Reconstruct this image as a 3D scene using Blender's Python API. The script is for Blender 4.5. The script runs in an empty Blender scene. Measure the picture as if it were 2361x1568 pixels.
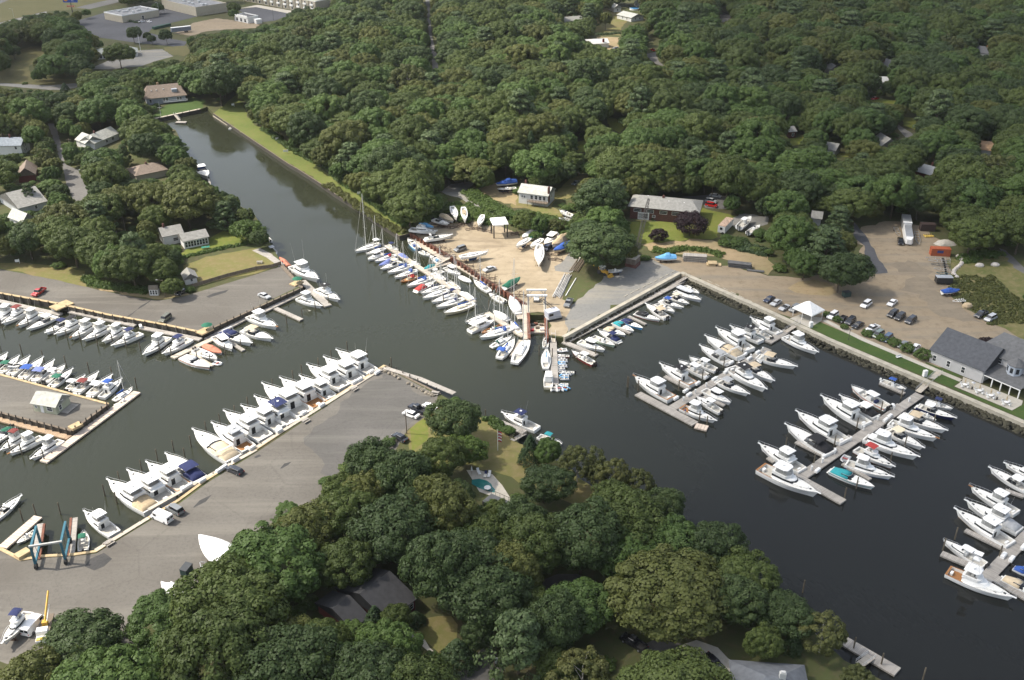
import bpy,bmesh,math,random
import numpy as np
from mathutils import Vector,Matrix,geometry
R=math.radians
scene=bpy.context.scene
# ------------------------------------------------------------------ camera
CAM_H,PITCH,FPX=140.0,R(28.5),2295.0
cam_data=bpy.data.cameras.new('camera')
cam=bpy.data.objects.new('camera',cam_data)
scene.collection.objects.link(cam)
cam_data.sensor_width=36.0
cam_data.lens=36.0*FPX/2361.0
cam_data.clip_start=1.0
cam_data.clip_end=6000.0
cam.location=(0,0,CAM_H)
cam.rotation_euler=(math.pi/2-PITCH,0,0)
scene.camera=cam
# ------------------------------------------------------------------ world, sun, exposure
SUN_EL,SUN_AZ=R(50),R(-84)
world=bpy.data.worlds.new('World');scene.world=world;world.use_nodes=True
nt=world.node_tree;nt.nodes.clear()
sky=nt.nodes.new('ShaderNodeTexSky');sky.sky_type='NISHITA';sky.sun_disc=False
sky.sun_elevation=SUN_EL;sky.sun_rotation=SUN_AZ;sky.air_density=1.1;sky.dust_density=2.0
bg=nt.nodes.new('ShaderNodeBackground');bg.inputs['Strength'].default_value=0.15
out=nt.nodes.new('ShaderNodeOutputWorld')
hz=nt.nodes.new('ShaderNodeRGBToBW');mxs=nt.nodes.new('ShaderNodeMix');mxs.data_type='RGBA';mxs.inputs['Factor'].default_value=.6
nt.links.new(sky.outputs[0],hz.inputs[0]);nt.links.new(sky.outputs[0],mxs.inputs['A']);nt.links.new(hz.outputs[0],mxs.inputs['B'])
nt.links.new(mxs.outputs['Result'],bg.inputs[0]);nt.links.new(bg.outputs[0],out.inputs[0])
SUN_DIR=Vector((math.sin(SUN_AZ)*math.cos(SUN_EL),math.cos(SUN_AZ)*math.cos(SUN_EL),math.sin(SUN_EL)))
sl=bpy.data.lights.new('sun','SUN');sl.energy=3.4;sl.angle=R(0.53);sl.color=(1.0,0.92,0.8)
so=bpy.data.objects.new('sun',sl);scene.collection.objects.link(so)
so.rotation_euler=SUN_DIR.to_track_quat('Z','Y').to_euler();so.location=SUN_DIR*3000
scene.view_settings.view_transform='Standard';scene.view_settings.look='None'
scene.view_settings.exposure=1.0;scene.view_settings.gamma=1.0
scene.cycles.max_bounces=5;scene.cycles.diffuse_bounces=2;scene.cycles.glossy_bounces=2
scene.cycles.transmission_bounces=2;scene.cycles.transparent_max_bounces=8
scene.cycles.caustics_reflective=False;scene.cycles.caustics_refractive=False
random.seed(7);rng=np.random.default_rng(7)
WATER_Z=-1.7
# ------------------------------------------------------------------ where things stand (survey points read from the picture, put on the ground)
SP,CP=math.sin(PITCH),math.cos(PITCH)
def G(d,z=0.0):
    u,v=d[0]-1180.5,d[1]-784.0
    dn=FPX*SP+v*CP;k=(CAM_H-z)/dn
    return Vector((u*k,(FPX*CP-v*SP)*k,z))
def proj(p):
    q=CAM_H-p[2];dep=p[1]*CP+q*SP
    return(1180.5+FPX*p[0]/dep,784+FPX*(q*CP-p[1]*SP)/dep,dep)
def T(t,x,y):return((t%4)*590.25+x/4,(t//4)*392+y/4)
def TL(t,*a):return[T(t,a[i],a[i+1])for i in range(0,len(a),2)]
def DL(*a):return[(a[i],a[i+1])for i in range(0,len(a),2)]
def P(t,x,y,z=0.0):return G(T(t,x,y),z)
def hgt(base,ytop):
    v=ytop-784;q=base[1]*(v*CP+FPX*SP)/(FPX*CP-v*SP)
    return CAM_H-q
# ------------------------------------------------------------------ materials
MATS={}
def new_mat(name):
    m=bpy.data.materials.new(name);m.use_nodes=True
    return m,m.node_tree,m.node_tree.nodes['Principled BSDF']
def M(name,col=None,rough=.5,metal=0.,var=.1,scale=.8,alpha=1.,bump=0.,spec=.5):
    if name in MATS:return MATS[name]
    m,nt,b=new_mat(name);MATS[name]=m
    L,N=nt.links,nt.nodes
    tc=N.new('ShaderNodeNewGeometry');n=N.new('ShaderNodeTexNoise');n.inputs['Scale'].default_value=scale;n.inputs['Detail'].default_value=5
    L.new(tc.outputs['Position'],n.inputs['Vector'])
    r=N.new('ShaderNodeMapRange');r.inputs['From Min'].default_value=.3;r.inputs['From Max'].default_value=.7
    r.inputs['To Min'].default_value=1-var;r.inputs['To Max'].default_value=1+var*.6
    L.new(n.outputs['Fac'],r.inputs['Value'])
    mx=N.new('ShaderNodeVectorMath');mx.operation='SCALE';mx.inputs[0].default_value=col
    L.new(r.outputs[0],mx.inputs['Scale']);L.new(mx.outputs[0],b.inputs['Base Color'])
    b.inputs['Roughness'].default_value=rough;b.inputs['Metallic'].default_value=metal;b.inputs['Alpha'].default_value=alpha
    b.inputs['Specular IOR Level'].default_value=spec
    if bump:
        bp=N.new('ShaderNodeBump');bp.inputs['Strength'].default_value=bump;bp.inputs['Distance'].default_value=.1
        L.new(n.outputs['Fac'],bp.inputs['Height']);L.new(bp.outputs[0],b.inputs['Normal'])
    return m
def ramp(N,stops):
    r=N.new('ShaderNodeValToRGB');e=r.color_ramp.elements
    while len(e)<len(stops):e.new(.5)
    for k,(p,c)in enumerate(stops):e[k].position=p;e[k].color=(*c,1)
    return r
def ground_mat(name,a,b_,c,big=.03,small=.6,stretch=None,rough=.95,crack=0.):
    """patchy ground: colours a/b in broad patches, c in fine mottling; stretch = (angle, factor) for worn lanes"""
    if name in MATS:return MATS[name]
    m,nt,b=new_mat(name);MATS[name]=m;L,N=nt.links,nt.nodes
    g=N.new('ShaderNodeNewGeometry')
    n1=N.new('ShaderNodeTexNoise');n1.inputs['Scale'].default_value=big;n1.inputs['Detail'].default_value=6;n1.inputs['Roughness'].default_value=.62
    n2=N.new('ShaderNodeTexNoise');n2.inputs['Scale'].default_value=small;n2.inputs['Detail'].default_value=8;n2.inputs['Roughness'].default_value=.7
    L.new(g.outputs['Position'],n2.inputs['Vector']);L.new(g.outputs['Position'],n1.inputs['Vector'])
    r1=ramp(N,[(.36,a),(.64,b_)]);L.new(n1.outputs['Fac'],r1.inputs[0])
    mr=N.new('ShaderNodeMapRange');mr.inputs['From Min'].default_value=.48;mr.inputs['From Max'].default_value=.72;mr.inputs['To Max'].default_value=.8
    L.new(n2.outputs['Fac'],mr.inputs[0])
    mx=N.new('ShaderNodeMix');mx.data_type='RGBA';L.new(mr.outputs[0],mx.inputs['Factor'])
    L.new(r1.outputs[0],mx.inputs['A']);mx.inputs['B'].default_value=(*c,1)
    last=mx.outputs['Result']
    if stretch:
        ang,fac,sc,col,amt=stretch
        mp=N.new('ShaderNodeMapping');mp.inputs['Rotation'].default_value=(0,0,-ang);mp.inputs['Scale'].default_value=(sc/fac,sc,sc)
        L.new(g.outputs['Position'],mp.inputs['Vector'])
        n3=N.new('ShaderNodeTexNoise');n3.inputs['Scale'].default_value=1;n3.inputs['Detail'].default_value=7;n3.inputs['Roughness'].default_value=.68;n3.inputs['Distortion'].default_value=.4
        L.new(mp.outputs[0],n3.inputs['Vector'])
        m3=N.new('ShaderNodeMapRange');m3.inputs['From Min'].default_value=.5;m3.inputs['From Max'].default_value=.68;m3.inputs['To Max'].default_value=amt
        L.new(n3.outputs['Fac'],m3.inputs[0])
        x3=N.new('ShaderNodeMix');x3.data_type='RGBA';L.new(m3.outputs[0],x3.inputs['Factor'])
        L.new(last,x3.inputs['A']);x3.inputs['B'].default_value=(*col,1);last=x3.outputs['Result']
    if crack:
        vo=N.new('ShaderNodeTexVoronoi');vo.feature='DISTANCE_TO_EDGE';vo.inputs['Scale'].default_value=.055;vo.inputs['Randomness'].default_value=1
        wp=N.new('ShaderNodeVectorMath');wp.operation='MULTIPLY_ADD';wp.inputs[1].default_value=(3,3,0);L.new(n2.outputs['Color'],wp.inputs[0]);L.new(g.outputs['Position'],wp.inputs[2]);L.new(wp.outputs[0],vo.inputs['Vector'])
        mc=N.new('ShaderNodeMapRange');mc.inputs['From Min'].default_value=.004;mc.inputs['From Max'].default_value=.011;mc.inputs['To Min'].default_value=crack;mc.inputs['To Max'].default_value=0;L.new(vo.outputs['Distance'],mc.inputs[0])
        v2=N.new('ShaderNodeTexVoronoi');v2.inputs['Scale'].default_value=.13;L.new(g.outputs['Position'],v2.inputs['Vector'])
        m2=N.new('ShaderNodeMapRange');m2.inputs['From Min'].default_value=.05;m2.inputs['From Max'].default_value=.13;m2.inputs['To Min'].default_value=crack*.7;m2.inputs['To Max'].default_value=0;L.new(v2.outputs['Distance'],m2.inputs[0])
        mm=N.new('ShaderNodeMath');mm.operation='MAXIMUM';L.new(mc.outputs[0],mm.inputs[0]);L.new(m2.outputs[0],mm.inputs[1])
        xc=N.new('ShaderNodeMix');xc.data_type='RGBA';L.new(mm.outputs[0],xc.inputs['Factor']);L.new(last,xc.inputs['A']);xc.inputs['B'].default_value=(a[0]*.4,a[1]*.4,a[2]*.42,1);last=xc.outputs['Result']
    L.new(last,b.inputs['Base Color']);b.inputs['Roughness'].default_value=rough;b.inputs['Specular IOR Level'].default_value=.2
    bp=N.new('ShaderNodeBump');bp.inputs['Strength'].default_value=.35;bp.inputs['Distance'].default_value=.15
    L.new(n2.outputs['Fac'],bp.inputs['Height']);L.new(bp.outputs[0],b.inputs['Normal'])
    return m
def plank_mat(name,a,b_,pitch=.16,axis='X'):
    """weathered boards laid across the object's own x axis"""
    if name in MATS:return MATS[name]
    m,nt,b=new_mat(name);MATS[name]=m;L,N=nt.links,nt.nodes
    tc=N.new('ShaderNodeTexCoord');sx=N.new('ShaderNodeSeparateXYZ');L.new(tc.outputs['Object'],sx.inputs[0])
    mu=N.new('ShaderNodeMath');mu.operation='DIVIDE';mu.inputs[1].default_value=pitch;L.new(sx.outputs[axis],mu.inputs[0])
    fl=N.new('ShaderNodeMath');fl.operation='FLOOR';L.new(mu.outputs[0],fl.inputs[0])
    fr=N.new('ShaderNodeMath');fr.operation='FRACT';L.new(mu.outputs[0],fr.inputs[0])
    wn=N.new('ShaderNodeTexWhiteNoise');wn.noise_dimensions='1D';L.new(fl.outputs[0],wn.inputs['W'])
    n=N.new('ShaderNodeTexNoise');n.inputs['Scale'].default_value=.5;n.inputs['Detail'].default_value=6;L.new(tc.outputs['Object'],n.inputs['Vector'])
    ad=N.new('ShaderNodeMath');ad.operation='MULTIPLY_ADD';ad.inputs[1].default_value=.35;L.new(wn.outputs['Value'],ad.inputs[0]);L.new(n.outputs['Fac'],ad.inputs[2])
    r=ramp(N,[(.35,a),(.95,b_)]);L.new(ad.outputs[0],r.inputs[0])
    gp=N.new('ShaderNodeMath');gp.operation='LESS_THAN';gp.inputs[1].default_value=.1;L.new(fr.outputs[0],gp.inputs[0])
    mx=N.new('ShaderNodeMix');mx.data_type='RGBA';L.new(gp.outputs[0],mx.inputs['Factor']);L.new(r.outputs[0],mx.inputs['A'])
    mx.inputs['B'].default_value=(a[0]*.4,a[1]*.4,a[2]*.4,1)
    L.new(mx.outputs['Result'],b.inputs['Base Color']);b.inputs['Roughness'].default_value=.9
    return m
# ------------------------------------------------------------------ object helpers
COL=scene.collection
def tag(o,label=None,cat=None,group=None,kind=None):
    if label:o['label']=label
    if cat:o['category']=cat
    if group:o['group']=group
    if kind:o['kind']=kind
    return o
def thing(name,label,cat,loc=(0,0,0),rz=0.,group=None):
    o=bpy.data.objects.new(name,None);COL.objects.link(o);o.empty_display_size=.5
    o.location=loc;o.rotation_euler=(0,0,rz)
    return tag(o,label,cat,group)
class MB:
    def __init__(s):s.v=[];s.f=[]
    def add(s,vs,fs):
        k=len(s.v);s.v+=[tuple(p)for p in vs];s.f+=[tuple(i+k for i in f)for f in fs];return s
    def box(s,x0,x1,y0,y1,z0,z1):
        return s.add([(x0,y0,z0),(x1,y0,z0),(x1,y1,z0),(x0,y1,z0),(x0,y0,z1),(x1,y0,z1),(x1,y1,z1),(x0,y1,z1)],
 [(0,3,2,1),(4,5,6,7),(0,1,5,4),(1,2,6,5),(2,3,7,6),(3,0,4,7)])
    def loft(s,rings,cap0=True,cap1=True,closed=True):
        n=len(rings[0]);vs=[p for r in rings for p in r];fs=[]
        for i in range(len(rings)-1):
            for j in range(n if closed else n-1):
                a,b=i*n+j,i*n+(j+1)%n
                fs.append((a,b,b+n,a+n))
        if cap0:fs.append(tuple(range(n))[::-1])
        if cap1:fs.append(tuple((len(rings)-1)*n+j for j in range(n)))
        return s.add(vs,fs)
    def prism(s,poly,z0,z1,sx=1.,cx=0.,top=None):
        top=top or poly
        return s.loft([[(x,y,z0)for x,y in poly],[(x,y,z1)for x,y in top]])
    def tube(s,pts,r,n=5,r1=None):
        pts=[Vector(p)for p in pts];rings=[]
        for i,p in enumerate(pts):
            d=(pts[min(i+1,len(pts)-1)]-pts[max(i-1,0)]).normalized()
            a=d.orthogonal().normalized();b=d.cross(a)
            rr=r if r1 is None else r+(r1-r)*i/max(1,len(pts)-1)
            rings.append([p+a*(rr*math.cos(6.2832*k/n))+b*(rr*math.sin(6.2832*k/n))for k in range(n)])
        return s.loft(rings)
    def wedge(s,prof,y0,y1,inset=None):
        """side profile [(x,z)] extruded over y; inset(z) pulls the sides in"""
        f=inset or(lambda z:0)
        return s.loft([[(x,y0+f(z),z)for x,z in prof],[(x,y1-f(z),z)for x,z in prof]])
    def build(s,name,mat,parent=None,smooth=False):
        me=bpy.data.meshes.new(name);me.from_pydata(s.v,[],s.f)
        me.materials.append(mat)
        if smooth:me.polygons.foreach_set('use_smooth',[True]*len(me.polygons))
        o=bpy.data.objects.new(name,me);COL.objects.link(o)
        if parent:o.parent=parent
        return o
def fixn(o):
    b=bmesh.new();b.from_mesh(o.data);bmesh.ops.recalc_face_normals(b,faces=b.faces);b.to_mesh(o.data);b.free();return o
def copy_tree(o,parent=None):
    c=o.copy();COL.objects.link(c);c.parent=parent
    for ch in o.children:copy_tree(ch,c)
    return c
def frame(p0,p1):
    d=p1-p0;return math.atan2(d.y,d.x),math.hypot(d.x,d.y)
ORD='first second third fourth fifth sixth seventh eighth ninth tenth eleventh twelfth thirteenth fourteenth fifteenth sixteenth seventeenth eighteenth nineteenth twentieth'.split()
def ordn(i):
    if i<20:return ORD[i]
    t=['twenty','thirty','forty','fifty'][(i+1)//10-2]
    return t+'-'+ORD[(i+1)%10-1]if(i+1)%10 else{'twenty':'twentieth','thirty':'thirtieth','forty':'fortieth','fifty':'fiftieth'}[t]
OPEN=[]
def keep_open(poly,base=0):OPEN.append((poly,base))
# ================================================================== THE SETTING
def tess(name,pts,z,mat,kind='structure',depth=0):
    """flat sheet over a ground outline (Vectors); depth > 0 gives it sides"""
    pts=[Vector((p[0],p[1],0))for p in pts]
    tris=geometry.tessellate_polygon([pts])
    area=sum(pts[i].x*pts[(i+1)%len(pts)].y-pts[(i+1)%len(pts)].x*pts[i].y for i in range(len(pts)))
    mb=MB();n=len(pts)
    vs=[(p.x,p.y,z)for p in pts];fs=[]
    for t in tris:
        a,b,c=(pts[i]for i in t)
        fs.append(tuple(t)if(b-a).cross(c-a).z>0 else(t[0],t[2],t[1]))
    if depth:
        vs+=[(p.x,p.y,z-depth)for p in pts]
        for i in range(n):
            j=(i+1)%n
            fs.append((i,i+n,j+n,j)if area>0 else(j,j+n,i+n,i))
    mb.add(vs,fs)
    return tag(mb.build(name,mat),kind=kind)
def rough_edge(pts,step,amp):
    o=[]
    for i,p in enumerate(pts):
        q=pts[(i+1)%len(pts)];n=max(1,int((q-p).length/step))
        nr=Vector((-(q-p).y,(q-p).x,0)).normalized()
        for k in range(n):o.append(p+(q-p)*(k/n)+nr*(random.gauss(0,amp)if k else 0))
    return o
LAYER=[0.0]
def sheet(name,dpoly,mat,rough=0,open_=True,z=None):
    LAYER[0]+=.0012
    pts=[G(d)for d in dpoly]
    if rough:pts=rough_edge(pts,2.5,rough)
    if open_:keep_open(dpoly)
    return tess(name,pts,LAYER[0]if z is None else z,mat)

g_litter=ground_mat('forest_floor',(.06,.06,.028),(.075,.09,.032),(.11,.085,.05),.04,.5)
g_asph=ground_mat('old_asphalt',(.117,.107,.093),(.150,.140,.124),(.097,.091,.081),.035,1.3,(R(41),14,.16,(.213,.198,.170),.6),crack=.16)
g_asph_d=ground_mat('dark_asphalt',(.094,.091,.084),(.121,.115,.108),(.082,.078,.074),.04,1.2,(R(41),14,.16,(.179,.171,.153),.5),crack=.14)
g_road=ground_mat('road_asphalt',(.13,.125,.12),(.17,.165,.155),(.11,.108,.1),.05,.9)
g_lot=ground_mat('blue_asphalt',(.075,.077,.085),(.1,.102,.11),(.06,.06,.066),.03,.6)
g_patch=ground_mat('asphalt_patch',(.05,.05,.05),(.07,.068,.066),(.04,.04,.04),.2,1.5)
g_sand=ground_mat('yard_sand',(.299,.242,.163),(.378,.312,.220),(.220,.176,.119),.09,.35,(R(70),5,.13,(.194,.154,.106),.85))
g_sand2=ground_mat('lot_sand',(.248,.196,.132),(.304,.248,.176),(.172,.136,.092),.03,.35,(R(-38),9,.16,(.188,.168,.136),.85))
g_gravel=ground_mat('grey_gravel',(.185,.185,.176),(.238,.229,.211),(.141,.141,.132),.05,.9,(R(40),8,.15,(.317,.282,.211),.6))
g_grass=ground_mat('lawn_grass',(.1,.135,.025),(.15,.165,.035),(.2,.165,.06),.05,.7)
g_lawn=ground_mat('trim_lawn',(.042,.08,.02),(.06,.098,.025),(.09,.1,.032),.08,1.0)
g_dry=ground_mat('dry_grass',(.17,.14,.06),(.14,.148,.045),(.235,.175,.1),.07,.5)
g_field=ground_mat('far_field',(.105,.1,.042),(.135,.12,.055),(.085,.1,.035),.03,.3)
g_bank=ground_mat('canal_bank_grass',(.1,.132,.03),(.135,.155,.04),(.17,.145,.06),.06,.5)
g_dirt=ground_mat('bare_earth',(.33,.25,.15),(.25,.21,.11),(.2,.14,.08),.06,.5)
g_conc=ground_mat('concrete',(.42,.39,.33),(.5,.47,.41),(.33,.3,.25),.1,1.4)
# ---- water
def water_mat():
    m,nt,b=new_mat('harbour_water');L,N=nt.links,nt.nodes
    g=N.new('ShaderNodeNewGeometry')
    n1=N.new('ShaderNodeTexNoise');n1.inputs['Scale'].default_value=.012;n1.inputs['Detail'].default_value=4;L.new(g.outputs['Position'],n1.inputs['Vector'])
    sx=N.new('ShaderNodeSeparateXYZ');L.new(g.outputs['Position'],sx.inputs[0])
    a1=N.new('ShaderNodeMath');a1.operation='MULTIPLY_ADD';a1.inputs[1].default_value=-.85;L.new(sx.outputs['Y'],a1.inputs[0]);L.new(sx.outputs['X'],a1.inputs[2])
    a2=N.new('ShaderNodeMath');a2.operation='MULTIPLY_ADD';a2.inputs[1].default_value=90.;L.new(n1.outputs['Fac'],a2.inputs[0]);L.new(a1.outputs[0],a2.inputs[2])
    a3=N.new('ShaderNodeMapRange');a3.inputs['From Min'].default_value=-190.;a3.inputs['From Max'].default_value=-60.;L.new(a2.outputs[0],a3.inputs[0])
    r=ramp(N,[(0,(.027,.03,.018)),(.5,(.022,.0245,.017)),(1,(.011,.012,.011))]);L.new(a3.outputs[0],r.inputs[0]);L.new(r.outputs[0],b.inputs['Base Color'])
    mp=N.new('ShaderNodeMapping');mp.inputs['Rotation'].default_value=(0,0,R(25));mp.inputs['Scale'].default_value=(1,.45,1);L.new(g.outputs['Position'],mp.inputs['Vector'])
    n2=N.new('ShaderNodeTexNoise');n2.inputs['Scale'].default_value=.9;n2.inputs['Detail'].default_value=4;L.new(mp.outputs[0],n2.inputs['Vector'])
    n3=N.new('ShaderNodeTexNoise');n3.inputs['Scale'].default_value=.05;n3.inputs['Detail'].default_value=3;L.new(g.outputs['Position'],n3.inputs['Vector'])
    mr=N.new('ShaderNodeMapRange');mr.inputs['From Min'].default_value=.4;mr.inputs['From Max'].default_value=.65;mr.inputs['To Min'].default_value=.05;mr.inputs['To Max'].default_value=.24
    L.new(n3.outputs['Fac'],mr.inputs[0])
    bp=N.new('ShaderNodeBump');bp.inputs['Distance'].default_value=.25;L.new(mr.outputs[0],bp.inputs['Strength']);L.new(n2.outputs['Fac'],bp.inputs['Height'])
    L.new(bp.outputs[0],b.inputs['Normal'])
    rr=N.new('ShaderNodeMapRange');rr.inputs['From Min'].default_value=.42;rr.inputs['From Max'].default_value=.62;rr.inputs['To Min'].default_value=.03;rr.inputs['To Max'].default_value=.17;L.new(n3.outputs['Fac'],rr.inputs[0]);L.new(rr.outputs[0],b.inputs['Roughness'])
    b.inputs['Roughness'].default_value=.05;b.inputs['IOR'].default_value=1.33
    return m
tess('water',[Vector(p)for p in((-950,-100,0),(950,-100,0),(950,900,0),(-950,900,0))],WATER_Z,water_mat())
# ---- shorelines
def corner(x,y):return Vector((x,y,0))
SH_QUAY=DL(-60,668,0,677,125,699.5,250,727,375,749,466,768)
SH_QUAY2=DL(466,768,590,711,697,663)
SH_QUAY3=DL(697,663,651,612)
SH_WEST=DL(651,612,640,590,628,570,618,552,606,525,585,492,540,468,490,452,468,430,452,405,446,385,430,350,405,300,385,290,358,274)
SH_HEAD=DL(358,274,462,252)
SH_EAST=DL(462,252,478,246,492,261,540,293,590,327,628,352,665,377,688,390,735,420,775,448,838,487,890,524,922,544,946,537)
SH_STEEL=DL(946,537,1040,592,1110,638,1180,681,1214,703)
SH_SLIP=DL(1214,703,1216,726,1263,726,1265,775,1299,779)
SH_BASIN=DL(1299,779,1569,630)
SH_BASIN2=DL(1569,630,1770,719,1913,786,2361,977,2480,1031)
w=[G(d)for d in SH_QUAY+SH_QUAY2[1:]+SH_QUAY3[1:]+SH_WEST[1:]+SH_HEAD[1:]+SH_EAST[1:]+SH_STEEL[1:]+SH_SLIP[1:]+SH_BASIN[1:]+SH_BASIN2[1:]]
north=[corner(-900,w[0].y)]+w+[corner(900,w[-1].y),corner(900,1700),corner(-900,1700)]
tess('ground',north,0,g_litter,depth=3.5)
SH_S1=DL(-60,1262,0,1265,50,1291,97,1283,172,1279,220,1272,347,1192,410,1155,475,1107,590,1036,740,937,887,843)
SH_S2=DL(887,843,950,877,1015,909)
SH_S3=DL(1015,909,1060,935,1102,960,1122,968,1153,988,1181,1004,1200,1026,1275,1060,1330,1105,1375,1128,1480,1165,1590,1222,1720,1330,1830,1418,1872,1452,1946,1522,2021,1562,2130,1615,2190,1600,2260,1640,2480,1700)
w2=[G(d)for d in SH_S1+SH_S2[1:]+SH_S3[1:]]
south=[corner(-900,w2[0].y)]+w2+[corner(900,w2[-1].y),corner(900,-90),corner(-900,-90)]
tess('ground',south[::-1],0,g_litter,depth=3.5)
SH_P1=DL(-60,848,0,864,250,932);SH_P2=DL(250,932,165,994);SH_P3=DL(165,994,0,952,-60,937)
w3=[G(d)for d in SH_P1+SH_P2[1:]+SH_P3[1:]]
tess('ground',[corner(-900,w3[0].y)]+w3+[corner(-900,w3[-1].y)],0,g_asph,depth=3.5)
# water stays open to view
keep_open(SH_QUAY+SH_QUAY2[1:]+SH_QUAY3[1:]+DL(651,612,626,560,600,505,545,445,496,430,470,408,455,385,440,345,402,290,385,288)+SH_HEAD[1:]+SH_EAST[1:]+SH_STEEL[1:]+SH_SLIP[1:]+SH_BASIN[1:]+SH_BASIN2[1:]
 +DL(2480,1700,2190,1575,2040,1556,1950,1500,1890,1440,1850,1390,1770,1310,1690,1240,1610,1185,1590,1120,1520,1105,1480,1070,1400,1050,1370,1020,1310,1010,1240,1000,1190,985,1120,950,1105,925,1040,905,1010,905,887,843)+SH_S1[::-1])
# ---- lots and yards
sheet('asphalt_lot',DL(-60,612,0,621,62,632,125,644,195,660,225,668,285,680,345,692,375,692,425,683,590,633,650,613,690,660,590,708,466,765,375,746,250,724,125,697,0,674,-60,665),g_asph)
sheet('asphalt_quay',DL(-60,1265,0,1268,50,1294,97,1286,172,1282,222,1276,352,1197,415,1160,480,1112,595,1041,745,942,888,848,950,880,1010,912,1000,945,983,959,938,992,925,1015,900,1060,740,1180,640,1260,560,1330,430,1390,340,1430,310,1490,250,1530,95,1560,0,1525,-60,1540),g_asph,open_=False)
keep_open(DL(-60,1290,97,1270,220,1272,347,1192,475,1107,590,1036,887,843,1015,909,985,950,930,995,850,1010,815,1020,740,1095,720,1140,600,1170,545,1215,470,1310,400,1320,330,1400,318,1460,285,1460,270,1420,190,1400,105,1440,95,1500,0,1480,-60,1500))
sheet('asphalt_dark_end',DL(700,1010,880,858,945,885,1000,915,975,950,930,990,860,1040,760,1100),g_asph_d,1.2,open_=False)  # darker asphalt towards the tip of the quay
for pl in(TL(4,1900,1170,1960,1140,2110,1103,2080,1130,1930,1178),TL(8,1780,1545,1840,1480,1955,1425,1900,1490,1790,1545),TL(9,222,1185,260,1140,328,1122,300,1150,240,1185),
 TL(4,1170,1350,1395,1190,1405,1195,1185,1355),TL(12,780,520,830,450,960,395,1035,450,960,520,870,558),TL(9,-20,1080,30,1055,50,1070,0,1090)):
    sheet('asphalt_patch',pl,g_patch,.25,open_=False)
sheet('yard_sand',DL(948,536,1000,508,1062,518,1120,508,1140,520,1180,532,1230,560,1300,548,1338,562,1332,610,1305,645,1296,690,1330,705,1299,776,1266,772,1262,722,1218,722,1214,701,1180,679,1040,590),g_sand,.5)
sheet('gravel_road',DL(1300,774,1318,705,1385,650,1420,622,1480,602,1560,597,1600,606,1569,627),g_gravel,.8)
sheet('yard_drive',TL(6,390,890,450,860,560,740,615,670,640,680,620,800,545,950,400,930),g_gravel,.3)
sheet('sand_road',DL(1569,627,1520,607,1500,596,1545,590,1600,603,1680,613,1770,636,1830,640,1895,634,1985,655,1995,600,1970,540,2000,520,2060,510,2120,520,2170,560,2190,600,2190,680,2240,718,2361,765,2480,815,2480,900,2290,850,2140,850,2040,812,1900,755,1770,712),g_sand2,.8,open_=False)
keep_open(DL(1569,627,1500,600,1600,603,1700,616,1770,636,1840,650,1830,690,1930,690,1985,655,1992,600,1970,535,2000,520,2060,510,2180,520,2190,560,2210,600,2210,680,2240,705,2361,752,2480,800,2480,1031,2361,976,1913,784))
g_hill=ground_mat('rough_hill_grass',(.1,.115,.035),(.16,.145,.06),(.25,.195,.11),.12,.5)
g_track=ground_mat('lot_tracks',(.237,.195,.140),(.200,.167,.126),(.158,.135,.102),.08,.5,(R(-42),8,.2,(.279,.233,.167),.8))
sheet('lot_tracks',TL(7,1180,850,1290,830,1420,900,1500,1010,1620,1150,1800,1290,2000,1420,1800,1400,1520,1310,1390,1180,1270,1010),g_track,1.6,open_=False)
sheet('lot_tracks',TL(7,0,1110,200,1150,420,1190,640,1230,760,1260,600,1270,300,1220,60,1160),g_track,1.3,open_=False)
sheet('asphalt_drive',TL(7,795,480,830,520,900,600,1000,780,1105,950,930,962,895,900,890,700,790,620),g_lot,.2)
sheet('tree_island',TL(7,180,1090,280,1030,420,1010,560,1040,640,1130,560,1160,380,1150,250,1130),g_dirt,.5)
sheet('trim_lawn',TL(7,400,1455,470,1398)+TL(11,870,0,1560,285,1475,350,600,-8),g_lawn)
sheet('trim_lawn',TL(11,1455,205,1780,330,1740,345,1450,215),g_lawn)
sheet('trim_lawn',TL(11,1590,310,1765,385,1700,430,2250,655,2361,590,2420,620,2420,770,2361,735,1525,370),g_lawn)
sheet('sidewalk',TL(7,500,1392,540,1380)+TL(11,915,-5,1620,292,1790,362,1765,385,1590,312,862,5),g_conc)
sheet('dock_approach',TL(11,1540,298,1605,300,1540,360,1480,352),g_conc)
sheet('patio',TL(11,1720,428,1790,378,1800,340,2350,560,2340,600,2250,650),g_conc)
sheet('tent_terrace',TL(7,200,1370,300,1330,500,1365,495,1390,410,1440,370,1450),g_conc)
sheet('bank_grass',TL(0,1970,1045,2080,960,2190,860,2230,880,2240,950,2280,1080,2361,1160)+DL(620,300,690,355,760,402,830,447,900,500,940,530,925,543,890,523,838,486,775,446,735,419,688,389,665,376,590,326),g_bank,.4,open_=False)
keep_open(TL(0,1970,1045,2080,960,2190,880,2240,950,2280,1080,2361,1180)+DL(612,305,690,360,760,408,830,452,890,502,905,530,890,523,838,486,775,446,688,389,590,326))
sheet('head_lawn',TL(0,1400,1075,1500,990,1720,880,1900,930,1860,1000,1640,1045,1430,1085),g_lawn,.3)
sheet('porch_lawn',TL(4,1640,790,1720,730,1930,640,2060,560,2200,590,2280,650,2000,740,1700,815),g_grass,.3)
sheet('dry_lawn',TL(4,1690,880,1900,800,2361,720)+TL(5,100,780,160,850,240,870)+TL(4,2361,955,1900,1040,1800,1040,1700,1010),g_dry,.3)
sheet('verge',TL(4,-60,860,200,850,500,890,780,930,800,1080,500,1010,250,960,0,910,-60,900),g_dry,.4)
sheet('kiosk_verge',TL(4,820,1075,1100,1110,1700,1110,1750,1150,1650,1170,1480,1195,1200,1160),g_dirt,.5,open_=False)
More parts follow.
